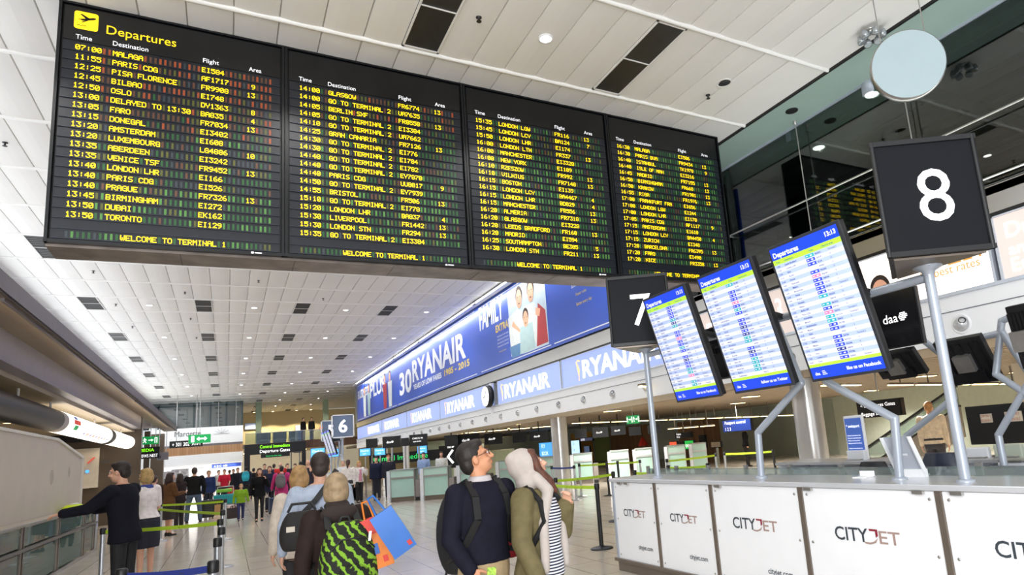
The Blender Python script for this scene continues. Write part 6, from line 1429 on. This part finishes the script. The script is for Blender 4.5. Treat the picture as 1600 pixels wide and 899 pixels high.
# -- 1 young man in the navy sweater, looking up to the right
def ex_man(J):
    c = MB(); s = J['s']; rr = [J['ring'](z, rx, ry, -.006) for z, rx, ry in ((1.455, .086, .074), (1.49, .076, .070), (1.512, .070, .066))]; c.loft(rr); add(J, 'shirt_collar', c, mat('collar_grey', '#b9b2b4', .7))
    g = MB(); Hd = J['Hd']
    for sd in (-1, 1):
        n = 14; pts = [Hd(sd*.036+.025*math.cos(2*math.pi*k/n), .1-.2*abs(sd*.036+.025*math.cos(2*math.pi*k/n))**2*8, .012+.02*math.sin(2*math.pi*k/n)) for k in range(n+1)]; g.tube(pts, .0022, 5); g.tube([Hd(sd*.061, .085, .016), Hd(sd*.08, .0, .012)], .002, 5)
    g.tube([Hd(-.012, .102, .014), Hd(.012, .102, .014)], .002, 5); g.build('glasses', mat('glasses_dark', '#3a2020', .3), J['root'], origin=(0, 0, 0))
mx, my = gpos(748, 4.15)
Jm = person('young man in navy sweater and beige trousers looking up at the boards', (mx, my), 168, 1.67, dict(head=(-64, 18), arms={'R': ((.24, .05, -1), (-.22, .62, -.75), (-.7, -.5, 0), .9), 'L': ((-.34, -.25, -.85), (-.55, -.25, -.35), (0, 0, -1), .5)}, legs={'R': ((.05, .16, -1), (0, -.1, -1)), 'L': ((-.03, -.1, -1), (0, -.2, -1))}),
       '#191926', 'sweater', '#b39c78', 'trousers', '#1f1815', 'short', SKIN2, '#3b2c22', 0, extra=ex_man, hemz=.955)
def backpack(lab, J, m, w=.30, h=.46, d=.17, zc=1.20, off=0., m2=None, cover=None):
    """a rucksack worn on the back: top-level thing beside its wearer"""
    r = J['root']; s = J['s']; t = loc_empty('backpack', r.location, lab, 'backpack', rz=r.rotation_euler.z)
    yb = -.118*s-.035-d/2+off; c = J['U'](0, 0, zc)+Vector((0, yb, 0)); b = MB(); n = 20
    rings = []
    for k in range(10):
        a = k/9; z = c.z-h/2+h*a; q = (math.sin(math.pi*(a*.86+.09)))**.35
        rings.append([Vector((c.x+w/2*q*math.copysign(abs(math.cos(2*math.pi*i/n))**.6, math.cos(2*math.pi*i/n)), c.y+d/2*q*(1.15-.3*a)*math.copysign(abs(math.sin(2*math.pi*i/n))**.6, math.sin(2*math.pi*i/n)), z)) for i in range(n)])
    b.loft(rings); emit_mesh('pack_body', remesh(b, .012, 3), m, t)
    p = MB(); p.ball((c.x, c.y-d*.45, c.z-h*.16), w*.36, d*.24, h*.24); emit_mesh('front_pocket', remesh(p, .012, 2), m2 or m, t)
    hd = MB(); hd.tube([c+Vector((-.04, d*.3, h*.47)), c+Vector((-.02, d*.3, h*.54)), c+Vector((.02, d*.3, h*.54)), c+Vector((.04, d*.3, h*.47))], .008, 6); hd.build('carry_loop', STRAPB, t, origin=(0, 0, 0))
    for sd in (-1, 1):
        st = MB(); sh = J['arm'+('R' if sd > 0 else 'L')][0]; g = .052*s
        pts = [c+Vector((sd*w*.28, d*.35, h*.42)), Vector((sd*.105*s, -.085*s, sh.z+.045*s)), Vector((sd*.11*s, .02, sh.z+.075*s)), Vector((sd*.115*s, .115*s, sh.z-.02)), Vector((sd*.125*s, .15*s, sh.z-.16*s)), Vector((sd*.175*s, .05*s, sh.z-.33*s)), c+Vector((sd*w*.42, d*.3, -h*.3))]
        for a, b_ in zip(pts, pts[1:]): st.bar(a, b_, .05*s, .014, up=(0, 1, .3))
        st.build('shoulder_strap', STRAPB, t, origin=(0, 0, 0))
    zp = MB(); zp.tube([c+Vector((-w*.4, -d*.36, h*.2)), c+Vector((-w*.2, -d*.48, h*.33)), c+Vector((w*.2, -d*.48, h*.33)), c+Vector((w*.4, -d*.36, h*.2))], .005, 6); zp.build('zip', M_DARK, t, origin=(0, 0, 0))
    return t, c
t, c = backpack('black backpack on the back of the man in the navy sweater', Jm, mat('pack_black', '#1b1b1d', .8, bump=.5, scale=20), .34, .52, .22, 1.14)
x = MB(); x.bar(c+V(.08, -.08, -.24), c+V(.10, -.12, -.36), .02, .006); x.bar(c+V(-.02, -.1, -.24), c+V(-.03, -.13, -.40), .02, .006); x.build('loose_strap', STRAPB, t, origin=(0, 0, 0))
w = Jm['armR'][2]; fd = (Jm['armR'][2]-Jm['armR'][1]).normalized(); p = to_world(Jm, w+fd*.09+V(-.01, .03, 0))
t = empty('key_bundle', p, 'bunch of keys with a lime printed tag held by the sweater man', 'keys')
k_ = MB(); k_.obox(p+V(.03, -.05, .05), V(.022, -.012, 0), V(0, .003, 0), V(.004, 0, .045)); k_.build('printed_tag', mat('tag_lime', '#9cc83a', .5, var=.5, scale=60), t)
for q in range(4): MB().obox(p+V(.012*q-.01, -.045-.006*q, .0-.01*(q % 2)), V(.006, -.002, 0), V(0, .0015, 0), V(.004*q-.006, 0, .026)).build('key', M_STEEL, t)
MB().tube([p+V(.015*math.cos(a), -.03, .02+.015*math.sin(a)) for a in np.linspace(0, 6.28, 12)], .002, 5).build('ring', M_STEEL, t)

# -- 2 woman with a grey hood and olive coat
def ex_girl(J):
    Hd, HR, s = J['Hd'], J['HR'], J['s']; h = MB()
    h.ball(Hd(0, -.045, .03), .112*s, .118*s, .125*s, rot=HR); h.ball(Hd(0, -.075, .09), .07*s, .085*s, .06*s, rot=HR); h.ball(Hd(0, -.05, -.09), .115*s, .095*s, .09*s, rot=HR)
    for sd in (-1, 1): limb(h, [Hd(sd*.085, -.0, -.08), Hd(sd*.10, .05, -.20), J['U'](sd*.11, .125, 1.24), J['U'](sd*.125, .135, 1.06), J['U'](sd*.135, .13, .93)], [.045*s, .042*s, .036*s, .034*s, .034*s])
    add(J, 'grey_hood', h, mat('hood_grey', '#b9afa8', .85, var=.06, scale=14, bump=.3))
    t = MB(); t.loft([J['ring'](z, rx*.74, ry, yo+.062) for z, rx, ry, yo in ((.86, .165, .125, -.01), (.98, .16, .11, 0), (1.08, .14, .10, 0), (1.2, .145, .108, .008), (1.3, .15, .112, .01), (1.4, .12, .08, 0))])
    m = mat('striped_top', '#e4e4e8', .8, var=0); nt = m.node_tree; wv = nt.nodes.new('ShaderNodeTexWave'); wv.wave_type = 'BANDS'; wv.bands_direction = 'Z'; wv.inputs['Scale'].default_value = 17; tc = nt.nodes.new('ShaderNodeTexCoord'); rp = nt.nodes.new('ShaderNodeValToRGB'); rp.color_ramp.interpolation = 'CONSTANT'
    rp.color_ramp.elements[0].color = lin('#20253f'); rp.color_ramp.elements[1].color = lin('#e9e9ee'); rp.color_ramp.elements[1].position = .5; nt.links.new(tc.outputs['Object'], wv.inputs[0]); nt.links.new(wv.outputs['Fac'], rp.inputs[0]); nt.links.new(rp.outputs[0], nt.nodes['Principled BSDF'].inputs['Base Color'])
    add(J, 'striped_top', t, m, .010)
    f = MB()
    for sd in (-1, 1): limb(f, [Hd(sd*.055, .045, .06), Hd(sd*.075, .04, -.04), Hd(sd*.06, .085, -.15), Hd(sd*.05, .10, -.23)], [.03*s, .032*s, .034*s, .02*s])
    f.ball(Hd(0, .02, .09), .07*s, .06*s, .035*s, rot=HR); add(J, 'hair', f, mat('hair_auburn', '#5a3324', .6, var=.25, scale=26, bump=.5), .009)
    c = MB(); limb(c, [J['armR'][2]-V(0, 0, .0)+(J['armR'][1]-J['armR'][2]).normalized()*.035, J['armR'][2]+(J['armR'][1]-J['armR'][2]).normalized()*.015], [.058*s, .060*s]); add(J, 'cuff', c, mat('cuff_cream', '#cfc8bd', .8))
gx, gy = gpos(832, 4.25)
Jg = person('woman in grey hood, striped top and open olive coat looking up', (gx, gy), 148, 1.58, dict(head=(-40, 18), arms={'R': ((.26, .08, -1), (.02, .45, -.88), (-.8, -.4, 0), .7), 'L': ((-.14, .30, -.95), (.42, .45, .9), (1, .2, 0), .8)}, legs={'R': ((.03, .14, -1), (0, -.1, -1)), 'L': ((-.03, -.12, -1), (0, -.18, -1))}),
       '#6d6446', 'coat', '#1f2024', 'leggings', '#5a3324', 'hood', SKIN, '#2b2522', 0, female=True, extra=ex_girl, hemz=.66)
backpack('dark red backpack worn by the hooded woman, between the couple', Jg, mat('pack_red', '#8c1620', .7, bump=.3, scale=18), .25, .36, .14, 1.19)
p = to_world(Jg, V(.0, -.3, .80)); 

# -- 3..5 the three walking away, seen from behind
def ex_old(J):
    h = MB(); s = J['s']; h.ball(J['U'](0, -.095, 1.44), .15*s, .085*s, .075*s); h.ball(J['U'](0, -.02, 1.50), .10*s, .09*s, .05*s); add(J, 'jacket_hood', h, mat('hood_brown_black', '#2f2421', .85, bump=.4, scale=16))
ox, oy = gpos(526, 4.5)
Jo = person('grey blonde woman in dark brown jacket, seen from behind with green backpack', (ox, oy), CAMDIR(526)-14, 1.53, dict(lean=4, head=(16, -4), arms={'R': ((.34, -.08, -1), (.25, .75, .05), (0, 0, -1), 1.1), 'L': ((-.25, -.02, -1), (-.05, .12, -1))}, legs={'R': ((0, .2, -1), (0, -.05, -1)), 'L': ((0, -.14, -1), (0, -.28, -1))}),
       '#2f2421', 'jacket', '#3c4d66', 'trousers', '#9b8465', 'puffy', SKIN, '#2b2522', 0, female=True, build=1.08, extra=ex_old, hemz=.80)
mg = mat('pack_green_pattern', '#1b1f16', .8); nt = mg.node_tree; wv = nt.nodes.new('ShaderNodeTexWave'); wv.inputs['Scale'].default_value = 6.5; wv.inputs['Distortion'].default_value = 5; wv.inputs['Detail'].default_value = 4; wv.inputs['Detail Scale'].default_value = 3; tc = nt.nodes.new('ShaderNodeTexCoord'); mp = nt.nodes.new('ShaderNodeMapping'); mp.inputs['Rotation'].default_value = (0, .7, .4)
rp = nt.nodes.new('ShaderNodeValToRGB'); rp.color_ramp.elements[0].color = lin('#15170f'); rp.color_ramp.elements[0].position = .64; rp.color_ramp.elements[1].color = lin('#7fae2c'); rp.color_ramp.elements[1].position = .78
for a, b_ in ((tc.outputs['Object'], mp.inputs[0]), (mp.outputs[0], wv.inputs[0]), (wv.outputs['Fac'], rp.inputs[0]), (rp.outputs[0], nt.nodes['Principled BSDF'].inputs['Base Color'])): nt.links.new(a, b_)
t, c = backpack('black backpack with lime green pattern on the back of the brown jacketed woman', Jo, mg, .36, .60, .24, 1.05, m2=mg)
zl = MB(); zl.obox(c+V(.1, -.14, .2), V(.008, 0, 0), V(0, .004, 0), V(.004, 0, .03)); zl.build('zip_puller', M_WHITE, t, origin=(0, 0, 0))
def shopping_bag(lab, c, right, m, w, h, d, tilt, swing, mark=None, pat=None):
    c = Vector(c); t = empty('shopping_bag', c, lab, 'bag'); r = Vector(right).normalized(); n = r.cross(ZDIR).normalized(); R = Matrix.Rotation(tilt, 3, n); u = R @ V(0, 0, 1); r = R @ r
    b = MB(); top = c; pts = lambda v, k: [top-u*v+r*(sx*w/2*k)+n*(sy*d/2*k) for sx, sy in ((-1, -1), (1, -1), (1, 1), (-1, 1))]
    b.loft([pts(h, 1), pts(h*.5, 1.02), pts(.02, .97)], True, 0, False).build('bag_body', m, t)
    if pat: 
        for (u0, v0, du, dv, mm) in pat: MB().obox(top-u*h*v0+r*w*u0+n*(d/2+.004)*-1, r*w*du/2, n*.002, u*h*dv/2).build('print', mm, t); MB().obox(top-u*h*v0+r*w*u0+n*(d/2+.004), r*w*du/2, n*.002, u*h*dv/2).build('print', mm, t)
    hs = MB()
    for s_ in (-1, 1): hs.tube([top+r*(-w*.2)+n*s_*d*.4-u*.02, top+r*(-w*.12)+u*.10+n*s_*.01, top+r*w*.12+u*.10+n*s_*.01, top+r*w*.2+n*s_*d*.4-u*.02], .006, 6)
    hs.build('handle', m, t); return t
hw_ = EYEP+ray(576, 803)*4.28
rgt = V(math.cos(rad(CAMDIR(600))), -math.sin(rad(CAMDIR(600))), 0)
shopping_bag('orange and red shopping bag next to the lime patterned backpack', hw_+rgt*.0+V(0, 0, -.02), rgt, mat('bag_orange', '#e07a1c', .5, var=.25, scale=5), .15, .34, .08, rad(14), 0, pat=[(-.1, .18, .8, .3, mat('print_red_bag', '#cf2f20', .5)), (-.12, .62, .35, .2, mat('print_blue_bag', '#1f5da8', .5)), (.22, .85, .2, .12, mat('print_red_bag', '#cf2f20'))])
shopping_bag('bright blue shopping bag with small red mark at the right of the orange one', hw_+rgt*.08+V(0, 0, .02)-V(FW.x, FW.y, 0)*.05, rgt, mat('bag_blue', '#1668c0', .4, var=.12, scale=5), .16, .33, .07, rad(30), 0, pat=[(.32, .88, .16, .1, MATS['print_red_bag'])])
bx, by = gpos(500, 5.6)
Jb = person('man in pale blue shirt with a black bag strap, seen from behind', (bx, by), CAMDIR(500)+6, 1.70, dict(head=(-10, 0), legs={'R': ((0, .2, -1), (0, -.06, -1)), 'L': ((0, -.16, -1), (0, -.3, -1))}, arms={'L': ((-.38, .02, -1), (-.1, .3, -1)), 'R': ((.2, 0, -1), (.05, .15, -1))}),
       '#a9b4c6', 'shirt', '#33455f', 'trousers', '#2c211b', 'short', SKIN, '#2a2320', 0, hemz=.86, build=1.05)
bc = V(*gpos(471, 5.15), 1.10); t = empty('travel_bag', bc, 'black travel bag hanging from the shoulder of the blue shirted man', 'bag')
b = MB(); rv = V(math.cos(rad(CAMDIR(450))), -math.sin(rad(CAMDIR(450))), 0); fv = V(-rv.y, rv.x, 0)
rings = []
for k in range(9):
    a = k/8; z = bc.z-.15+.29*a; q = (math.sin(math.pi*(a*.8+.12)))**.3; wq = .165*(1.05-.16*a); rings.append([V(bc.x, bc.y, z)+rv*wq*q*math.copysign(abs(math.cos(2*math.pi*i/20))**.5, math.cos(2*math.pi*i/20))+fv*.11*q*math.copysign(abs(math.sin(2*math.pi*i/20))**.6, math.sin(2*math.pi*i/20)) for i in range(20)])
b.loft(rings); me = remesh(b, .013, 3); me.transform(Matrix.Translation(-bc)); emit_mesh('bag_body', me, mat('bag_black', '#1d1a1a', .75, bump=.5, scale=16), t)
st = MB(); sh = to_world(Jb, Jb['U'](.06, -.11, 1.42)); st_pts = [bc+rv*.1+V(0, 0, .11), to_world(Jb, V(-.12, -.17, 1.20)), to_world(Jb, V(-.02, -.165, 1.30)), to_world(Jb, V(.10, -.125, 1.46)), to_world(Jb, V(.13, -.0, 1.53))]
for a, q in zip(st_pts, st_pts[1:]): st.bar(a, q, .045, .012, up=fv)
st.build('shoulder_strap', STRAPB, t); hh = MB(); hh.tube([bc+rv*-.1+V(0, 0, .14), bc+rv*-.07+V(0, 0, .2), bc+rv*.07+V(0, 0, .2), bc+rv*.1+V(0, 0, .14)], .01, 6); hh.build('carry_handle', STRAPB, t)
MB().obox(bc-rv*.08-fv*.112+V(0, 0, .02), rv*.03, fv*.004, V(0, 0, .02)).build('logo_patch', M_CREAM, t)
yx, yy_ = gpos(468, 6.3)
person('blonde woman in cream top left of the blue shirted man, seen from behind', (yx, yy_), CAMDIR(468)+2, 1.60, dict(head=(12, 4), arms={'L': ((-.22, -.02, -1), (-.08, .2, -1)), 'R': ((.2, 0, -1), (0, .2, -1))}, legs={'R': ((0, .14, -1), (0, -.06, -1)), 'L': ((0, -.12, -1), (0, -.25, -1))}),
       '#c9bcae', 'sweater', '#1f1d1f', 'leggings', '#a37f52', 'bob', SKIN, '#262222', 0, female=True, hemz=.82, build=1.05)

# -- 6..7 two uniformed staff at the left balustrade
sx, sy = gpos(200, 8.2)
person('man in dark navy suit leaning over the left balustrade end', (sx, sy), -62, 1.84, dict(lean=5, head=(-8, -6), arms={'L': ((-.25, .75, -.62), (-.2, .95, -.1), (0, 0, -1), .5), 'R': ((.15, .75, -.65), (-.1, .95, -.1), (0, 0, -1), .5)}),
       '#14151f', 'jacket', '#121318', 'trousers', '#241a15', 'short', SKIN, '#141313', 0, hemz=.80)
def ex_staff(J):
    c = MB(); c.loft([J['ring'](1.43, .10, .085, -.004), J['ring'](1.475, .082, .076, -.004), J['ring'](1.49, .07, .066, -.004)]); add(J, 'neck_scarf', c, mat('scarf_blue', '#27408a', .7))
wx, wy = gpos(233, 10.6)
person('blonde woman in white short sleeved shirt and navy skirt at left', (wx, wy), -48, 1.76, dict(lean=3, head=(8, 0), arms={'L': ((-.1, .35, -1), (.1, .9, -.25), (0, 0, -1), .5), 'R': ((.12, -.05, -1), (-.05, .75, -.7), (-1, 0, 0), .5)}),
       '#e6dedd', 'shirt', '#17192a', 'skirt', '#b0915c', 'bob', SKIN, '#1b1a1e', 0, female=True, sleeve=.42, extra=ex_staff, hemz=.96, build=1.08)

# -- middle distance
def at_feet(px, py): p = onZ(px, py, 0); return (p.x, p.y)
def handbag(J, side, lab, col, w=.3, h=.24, dz=-.12):
    p = J['arm'+side]; hp = to_world(J, p[2]+(p[2]-p[1]).normalized()*.10); t = empty('handbag', hp+V(0, 0, dz-h), lab, 'bag'); m = mat('bag_'+col.strip('#'), col, .5, var=.08)
    MB().box(hp+V(-w/2, -.05, dz-h), hp+V(w/2, .05, dz)).build('bag_body', m, t, bevel=.02); MB().tube([hp+V(-w*.25, 0, dz), hp+V(-w*.15, 0, -.0), hp+V(w*.15, 0, 0), hp+V(w*.25, 0, dz)], .009, 6).build('handle', m, t); return t
def suitcase(pos, lab, col, w=.42, h=.62, d=.24, rz=0, ht=.35, h0=.0):
    t = loc_empty('suitcase', (pos[0], pos[1], h0), lab, 'suitcase', rz=rz); m = mat('case_'+col.strip('#'), col, .45, var=.06)
    MB().box((-w/2, -d/2, .06), (w/2, d/2, .06+h)).build('shell', m, t, bevel=.04)
    r = MB()
    for k in range(4): r.box((-w*.36+k*w*.24-.008, -d/2-.008, .12), (-w*.36+k*w*.24+.008, -d/2+.004, h))
    r.build('rib', m, t)
    for sx_ in (-1, 1):
        for sy_ in (-1, 1): MB().lathe((sx_*w*.4-.015, sy_*d*.35, .035), [(.035, 0), (.035, .03)], axis=(1, 0, 0), n=12).build('wheel', M_DARK, t)
    hd = MB().tube([(-.09, d*.3, h), (-.09, d*.3, h+ht), (.09, d*.3, h+ht), (.09, d*.3, h)], .011, 6); hd.build('pull_handle', M_DARK, t); return t
def mid(lab, feet, face, h, **k): return person(lab, at_feet(*feet), face, h, lod=k.pop('lod', 1), **k)
J = mid('dark haired woman in brown jacket over patterned dress, queueing at left', (263, 838), 60, 1.70, top='#5d4027', top_kind='jacket', bottom='#2a2426', bottom_kind='dress', hair='#2a1715', hair_kind='long', female=True, pose=dict(arms={'R': ((.1, .3, -1), (-.3, .9, .1), (0, 0, 1), .6), 'L': ((-.1, .2, -1), (.3, .9, .0), (0, 0, 1), .6)}))
mid('woman in dark clothes holding a phone behind the brown jacketed woman', (279, 826), -40, 1.66, top='#2a2224', top_kind='jacket', bottom='#231d20', bottom_kind='trousers', hair='#2b1d18', hair_kind='long', female=True, pose=dict(arms={'R': ((.1, .3, -1), (-.2, .9, .25), (0, 0, 1), .6)}))
mid('person in dark coat half hidden behind the blonde staff woman', (238, 838), 20, 1.66, top='#3b2b20', top_kind='coat', bottom='#1b1a1c', hair='#3a2a20', hair_kind='short')
mid('man in black jumper and blue jeans seen from behind, standing in the left queue', (302, 817), 8, 1.83, top='#19191a', top_kind='sweater', bottom='#4a5a70', bottom_kind='trousers', hair='#33261d', hair_kind='short', build=1.12, pose=dict(arms={'R': ((.32, -.02, -1), (-.1, .1, -1)), 'L': ((-.32, -.02, -1), (.1, .1, -1))}, legs={'R': ((.16, 0, -1), (.06, 0, -1)), 'L': ((-.16, 0, -1), (-.06, 0, -1))}))
p = at_feet(322, 812); suitcase(p, 'black suitcase standing right of the man in blue jeans', '#161616', .5, .6, .28, 0, .3)
mid('woman in blue uniform jacket and lanyard facing the camera', (325, 803), 175, 1.70, top='#26345c', top_kind='jacket', bottom='#1b1f30', bottom_kind='trousers', hair='#8a7550', hair_kind='short', female=True)
J = mid('boy in bright green jacket and navy trousers walking towards the camera', (376, 814), 178, 1.17, top='#7fa82c', top_kind='jacket', bottom='#2c3160', bottom_kind='trousers', hair='#c9a86a', hair_kind='short', pose=dict(legs={'R': ((0, .2, -1), (0, -.05, -1)), 'L': ((0, -.15, -1), (0, -.3, -1))}, arms={'L': ((-.3, .05, -1), (-.1, .1, -1)), 'R': ((.3, .0, -1), (.1, .1, -1))}), build=1.1)
handbag(J, 'R', 'small dark case carried by the boy in the green jacket', '#2a1a1c', .34, .34, -.05)
J = mid('woman in black holding a phone to her ear beside the boy', (405, 815), 180, 1.62, top='#141416', top_kind='jacket', bottom='#131315', bottom_kind='leggings', hair='#4a3020', hair_kind='long', female=True, pose=dict(arms={'L': ((-.35, .25, -.9), (.35, .35, 1), (1, 0, 0), .8), 'R': ((.28, .0, -1), (.1, .15, -1))}, legs={'R': ((0, .16, -1), (0, -.05, -1)), 'L': ((0, -.12, -1), (0, -.22, -1))}), hemz=.82)
J = mid('woman with pink scarf and navy coat behind the woman in black', (421, 800), 185, 1.66, top='#232840', top_kind='coat', bottom='#1d2233', bottom_kind='trousers', hair='#5a3d2c', hair_kind='bob', female=True, hemz=.75)
handbag(J, 'R', 'white handbag beside the woman in black', '#d8d2c8', .34, .34, .12)
J = mid('woman in bright pink dress with grey backpack, seen from behind', (440, 800), 12, 1.62, top='#c22f74', top_kind='jacket', bottom='#c22f74', bottom_kind='dress', hair='#2a1a1a', hair_kind='short', female=True, build=1.25, pose=dict(arms={'L': ((-.35, 0, -1), (-.2, .1, -1)), 'R': ((.35, .1, -1), (.1, .3, -1))}), hemz=.66)
backpack('grey backpack on the back of the woman in pink', J, mat('pack_grey', '#6d6a6c', .8), .34, .48, .18, 1.18)
p = at_feet(430, 803); suitcase(p, 'dark blue suitcase beside the woman in pink', '#1c2b4d', .4, .5, .24, .3, .3)
mid('bald man in red jacket in front of the woman in pink', (438, 783), 10, 1.80, lod=2, top='#c43130', top_kind='jacket', bottom='#2b2c33', hair='#9a8a78', hair_kind='balding')
mid('person in red shirt pushing a luggage trolley in the far crowd', (350, 789), 180, 1.72, lod=2, top='#c4243c', top_kind='shirt', bottom='#2b2c36', hair='#2f2a3a', hair_kind='short', sleeve=.45, pose=dict(arms={'L': ((-.2, .4, -1), (.1, .8, -.5)), 'R': ((.2, .4, -1), (-.1, .8, -.5))}))
# luggage trolley with turquoise case
p = at_feet(352, 796); t = loc_empty('luggage_trolley', (p[0], p[1], 0), 'metal luggage trolley before the person in red', 'trolley'); f = MB()
for s_ in (-1, 1): f.tube([(s_*.3, .4, .95), (s_*.3, .4, .2), (s_*.28, -.4, .15)], .018, 6)
f.tube([(-.3, .4, .95), (.3, .4, .95)], .02, 6).build('frame', M_STEEL, t); MB().box((-.3, -.4, .14), (.3, .4, .18)).build('platform', M_STEEL, t)
for sx_, sy_ in ((-.27, -.35), (.27, -.35), (-.27, .35), (.27, .35)): MB().lathe((sx_-.02, sy_, .07), [(.07, 0), (.07, .04)], axis=(1, 0, 0), n=12).build('wheel', M_DARK, t)
suitcase((p[0], p[1]+.02), 'turquoise suitcase lying on the luggage trolley', '#1fa0a6', .9, .42, .4, 0, .0, .15)
suitcase((p[0]-.05, p[1]-.0), 'lime green case on top of the turquoise suitcase', '#7fc23a', .6, .14, .36, 0, .0, .66)
p = at_feet(339, 800); suitcase(p, 'black and yellow bag standing right of the blue uniformed woman', '#1d1c14', .4, .45, .25, .2, .05)
p = at_feet(332, 806); t = loc_empty('paper_bag', (p[0]+.1, p[1], 0), 'brown paper carrier bag on the floor by the blue uniformed woman', 'bag'); MB().loft([[(-.15, -.08, 0), (.15, -.08, 0), (.15, .08, 0), (-.15, .08, 0)], [(-.16, -.09, .38), (.16, -.09, .38), (.16, .09, .38), (-.16, .09, .38)]], True, 0, False).build('bag_body', mat('kraft', '#b08a5e', .8), t, origin=(0, 0, 0)); MB().tube([(-.06, 0, .37), (-.04, 0, .46), (.04, 0, .46), (.06, 0, .37)], .006, 6).build('handle', MATS['kraft'], t, origin=(0, 0, 0))
far = [('dark coated person with a red bag in the far crowd', (371, 783), 170, 1.75, '#22232c', 'coat', '#1c1c22'), ('person in black far behind the trolley', (358, 781), 10, 1.68, '#1d1b20', 'jacket', '#232329'), ('person with a turquoise backpack in the far crowd', (384, 783), 5, 1.78, '#2c3440', 'jacket', '#20232b'),
       ('person in grey blue top far behind the woman in black', (413, 781), 178, 1.82, '#3b4257', 'jacket', '#23252e'), ('person in maroon far right of the bald man in red', (461, 781), 190, 1.7, '#4a2430', 'jacket', '#25222a'), ('dark haired person far behind the blonde woman in cream', (470, 786), 0, 1.75, '#2c2b33', 'jacket', '#25252b'),
       ('person in black at the edge of the passage in the far crowd', (396, 780), 20, 1.66, '#1b1a1f', 'jacket', '#232228'), ('person in dark olive top in the far crowd left of the red bag', (364, 780), 200, 1.7, '#3c3c2c', 'jacket', '#23232b'), ('person in pale jacket far back at the white shop', (341, 782), 150, 1.72, '#c6c2bd', 'jacket', '#2a2c36'), ('person in navy far back before the gateway', (428, 779), 15, 1.78, '#2b3350', 'jacket', '#22242c'),
       ('man in dark suit at the far passage by the pale panels', (449, 778), 160, 1.74, '#2a2a33', 'jacket', '#22222a')]
JF = []
for i, (lab, ft, fc, h, c1, k1, c2) in enumerate(far):
    JF.append(mid(lab, ft, fc, h, lod=2, top=c1, top_kind=k1, bottom=c2, hair=('#2c211b', '#4a3324', '#1f1a18')[i % 3], hair_kind='short', pose=dict(legs={'R': ((0, .14, -1), (0, -.04, -1)), 'L': ((0, -.12, -1), (0, -.22, -1))})))
handbag(JF[0], 'R', 'red bag carried in the far crowd', '#d2382a', .5, .45, -.05)
backpack('turquoise backpack in the far crowd', JF[2], mat('pack_turquoise', '#2bb0c4', .7), .36, .5, .18, 1.25)
mid('bald man in dark clothes right of the woman in pink, beyond the blue shirt', (482, 800), 15, 1.76, lod=1, top='#33303a', top_kind='jacket', bottom='#24242a', hair='#b08a74', hair_kind=None, skin=SKIN)
J = mid('woman in white blouse with long brown ponytail, seen from behind', (545, 796), 20, 1.64, top='#dcd5d0', top_kind='shirt', bottom='#2a2a30', hair='#3c2318', hair_kind='pony', female=True, hemz=.84)
handbag(J, 'L', 'dark grey bag carried by the woman with the ponytail', '#3a383c', .45, .3, .1)
J = mid('blonde woman in white cardigan and pink top facing the camera', (562, 786), 165, 1.56, top='#e3ddd8', top_kind='jacket', bottom='#17171a', hair='#b98f58', hair_kind='bob', female=True, hemz=.86, pose=dict(arms={'L': ((-.4, .3, -.8), (.25, .5, .8), (1, 0, 0), .7), 'R': ((.2, .0, -1), (.0, .2, -1))}),
        extra=lambda J: add(J, 'pink_top', (lambda q: (q.loft([J['ring'](z, rx*.6, ry, .05) for z, rx, ry in ((.90, .16, .12), (1.05, .14, .1), (1.2, .14, .105), (1.32, .14, .11), (1.4, .1, .08))]), q)[1])(MB()), mat('top_pink', '#d08fa0', .8, var=.3, scale=30), .014))
handbag(J, 'R', 'small black shoulder bag of the woman in the white cardigan', '#1a1a1c', .24, .2, .1)
mid('grey haired person in white before the woman with the ponytail', (537, 788), 200, 1.66, lod=2, top='#cfd2d6', top_kind='shirt', bottom='#2b2d38', hair='#b7b0a6', hair_kind='short')
# staff behind the check-in desks and people in the right zone
def stand(lab, px, pyhead, d, h, fc, **k):
    p = ray(px, pyhead)*d; return person(lab, (p.x, p.y), fc, h, lod=2, **k)
stand('check-in clerk in dark uniform behind the left mint desk, left one', 588, 728, 25.2, 1.68, 200, top='#1f2338', bottom='#1c1e28', hair='#2a211c', hair_kind='short')
stand('check-in clerk in white shirt and dark waistcoat behind the left mint desk', 607, 722, 25.2, 1.70, 200, top='#2a2a34', bottom='#1c1e28', hair='#a05a30', hair_kind='short')
stand('check-in clerk in pale blue shirt behind the second mint desk', 662, 722, 24.8, 1.68, 205, top='#8fa6cf', top_kind='shirt', bottom='#1c1e28', hair='#1f1a18', hair_kind='short')
stand('person in white behind the second mint desk, right side', 690, 722, 25.4, 1.66, 190, top='#dfe2e0', top_kind='shirt', bottom='#2a2a30', hair='#3a2c22', hair_kind='short')
stand('blonde woman in black standing before the grey green wall', 1165, 692, 26, 1.66, 120, top='#1b1a1e', top_kind='jacket', bottom='#18181b', hair='#c59a56', hair_kind='bob', female=True)
p = ray(1456, 668)*13.2; person('man in pale beige shirt seen from behind by the escalator', (p.x, p.y), 70, 1.78, lod=1, top='#e6d6bc', top_kind='shirt', bottom='#3a3a40', hair='#b98a5a', hair_kind='short', build=1.1)
# two standing figures up on the mezzanine
for n, (px, lab) in enumerate(((474, 'dark figure standing on the far mezzanine, left of the two'), (487, 'dark figure standing on the far mezzanine, right of the two'))):
    p = onY(px, 688, 51); J = person(lab, (p.x, 51), (150, 180)[n], 1.72, lod=2, build=.8, top='#1d1b1a', top_kind='shirt', bottom='#1a1918', hair='#1d1816', hair_kind='short'); J['root'].location.z = 3.22
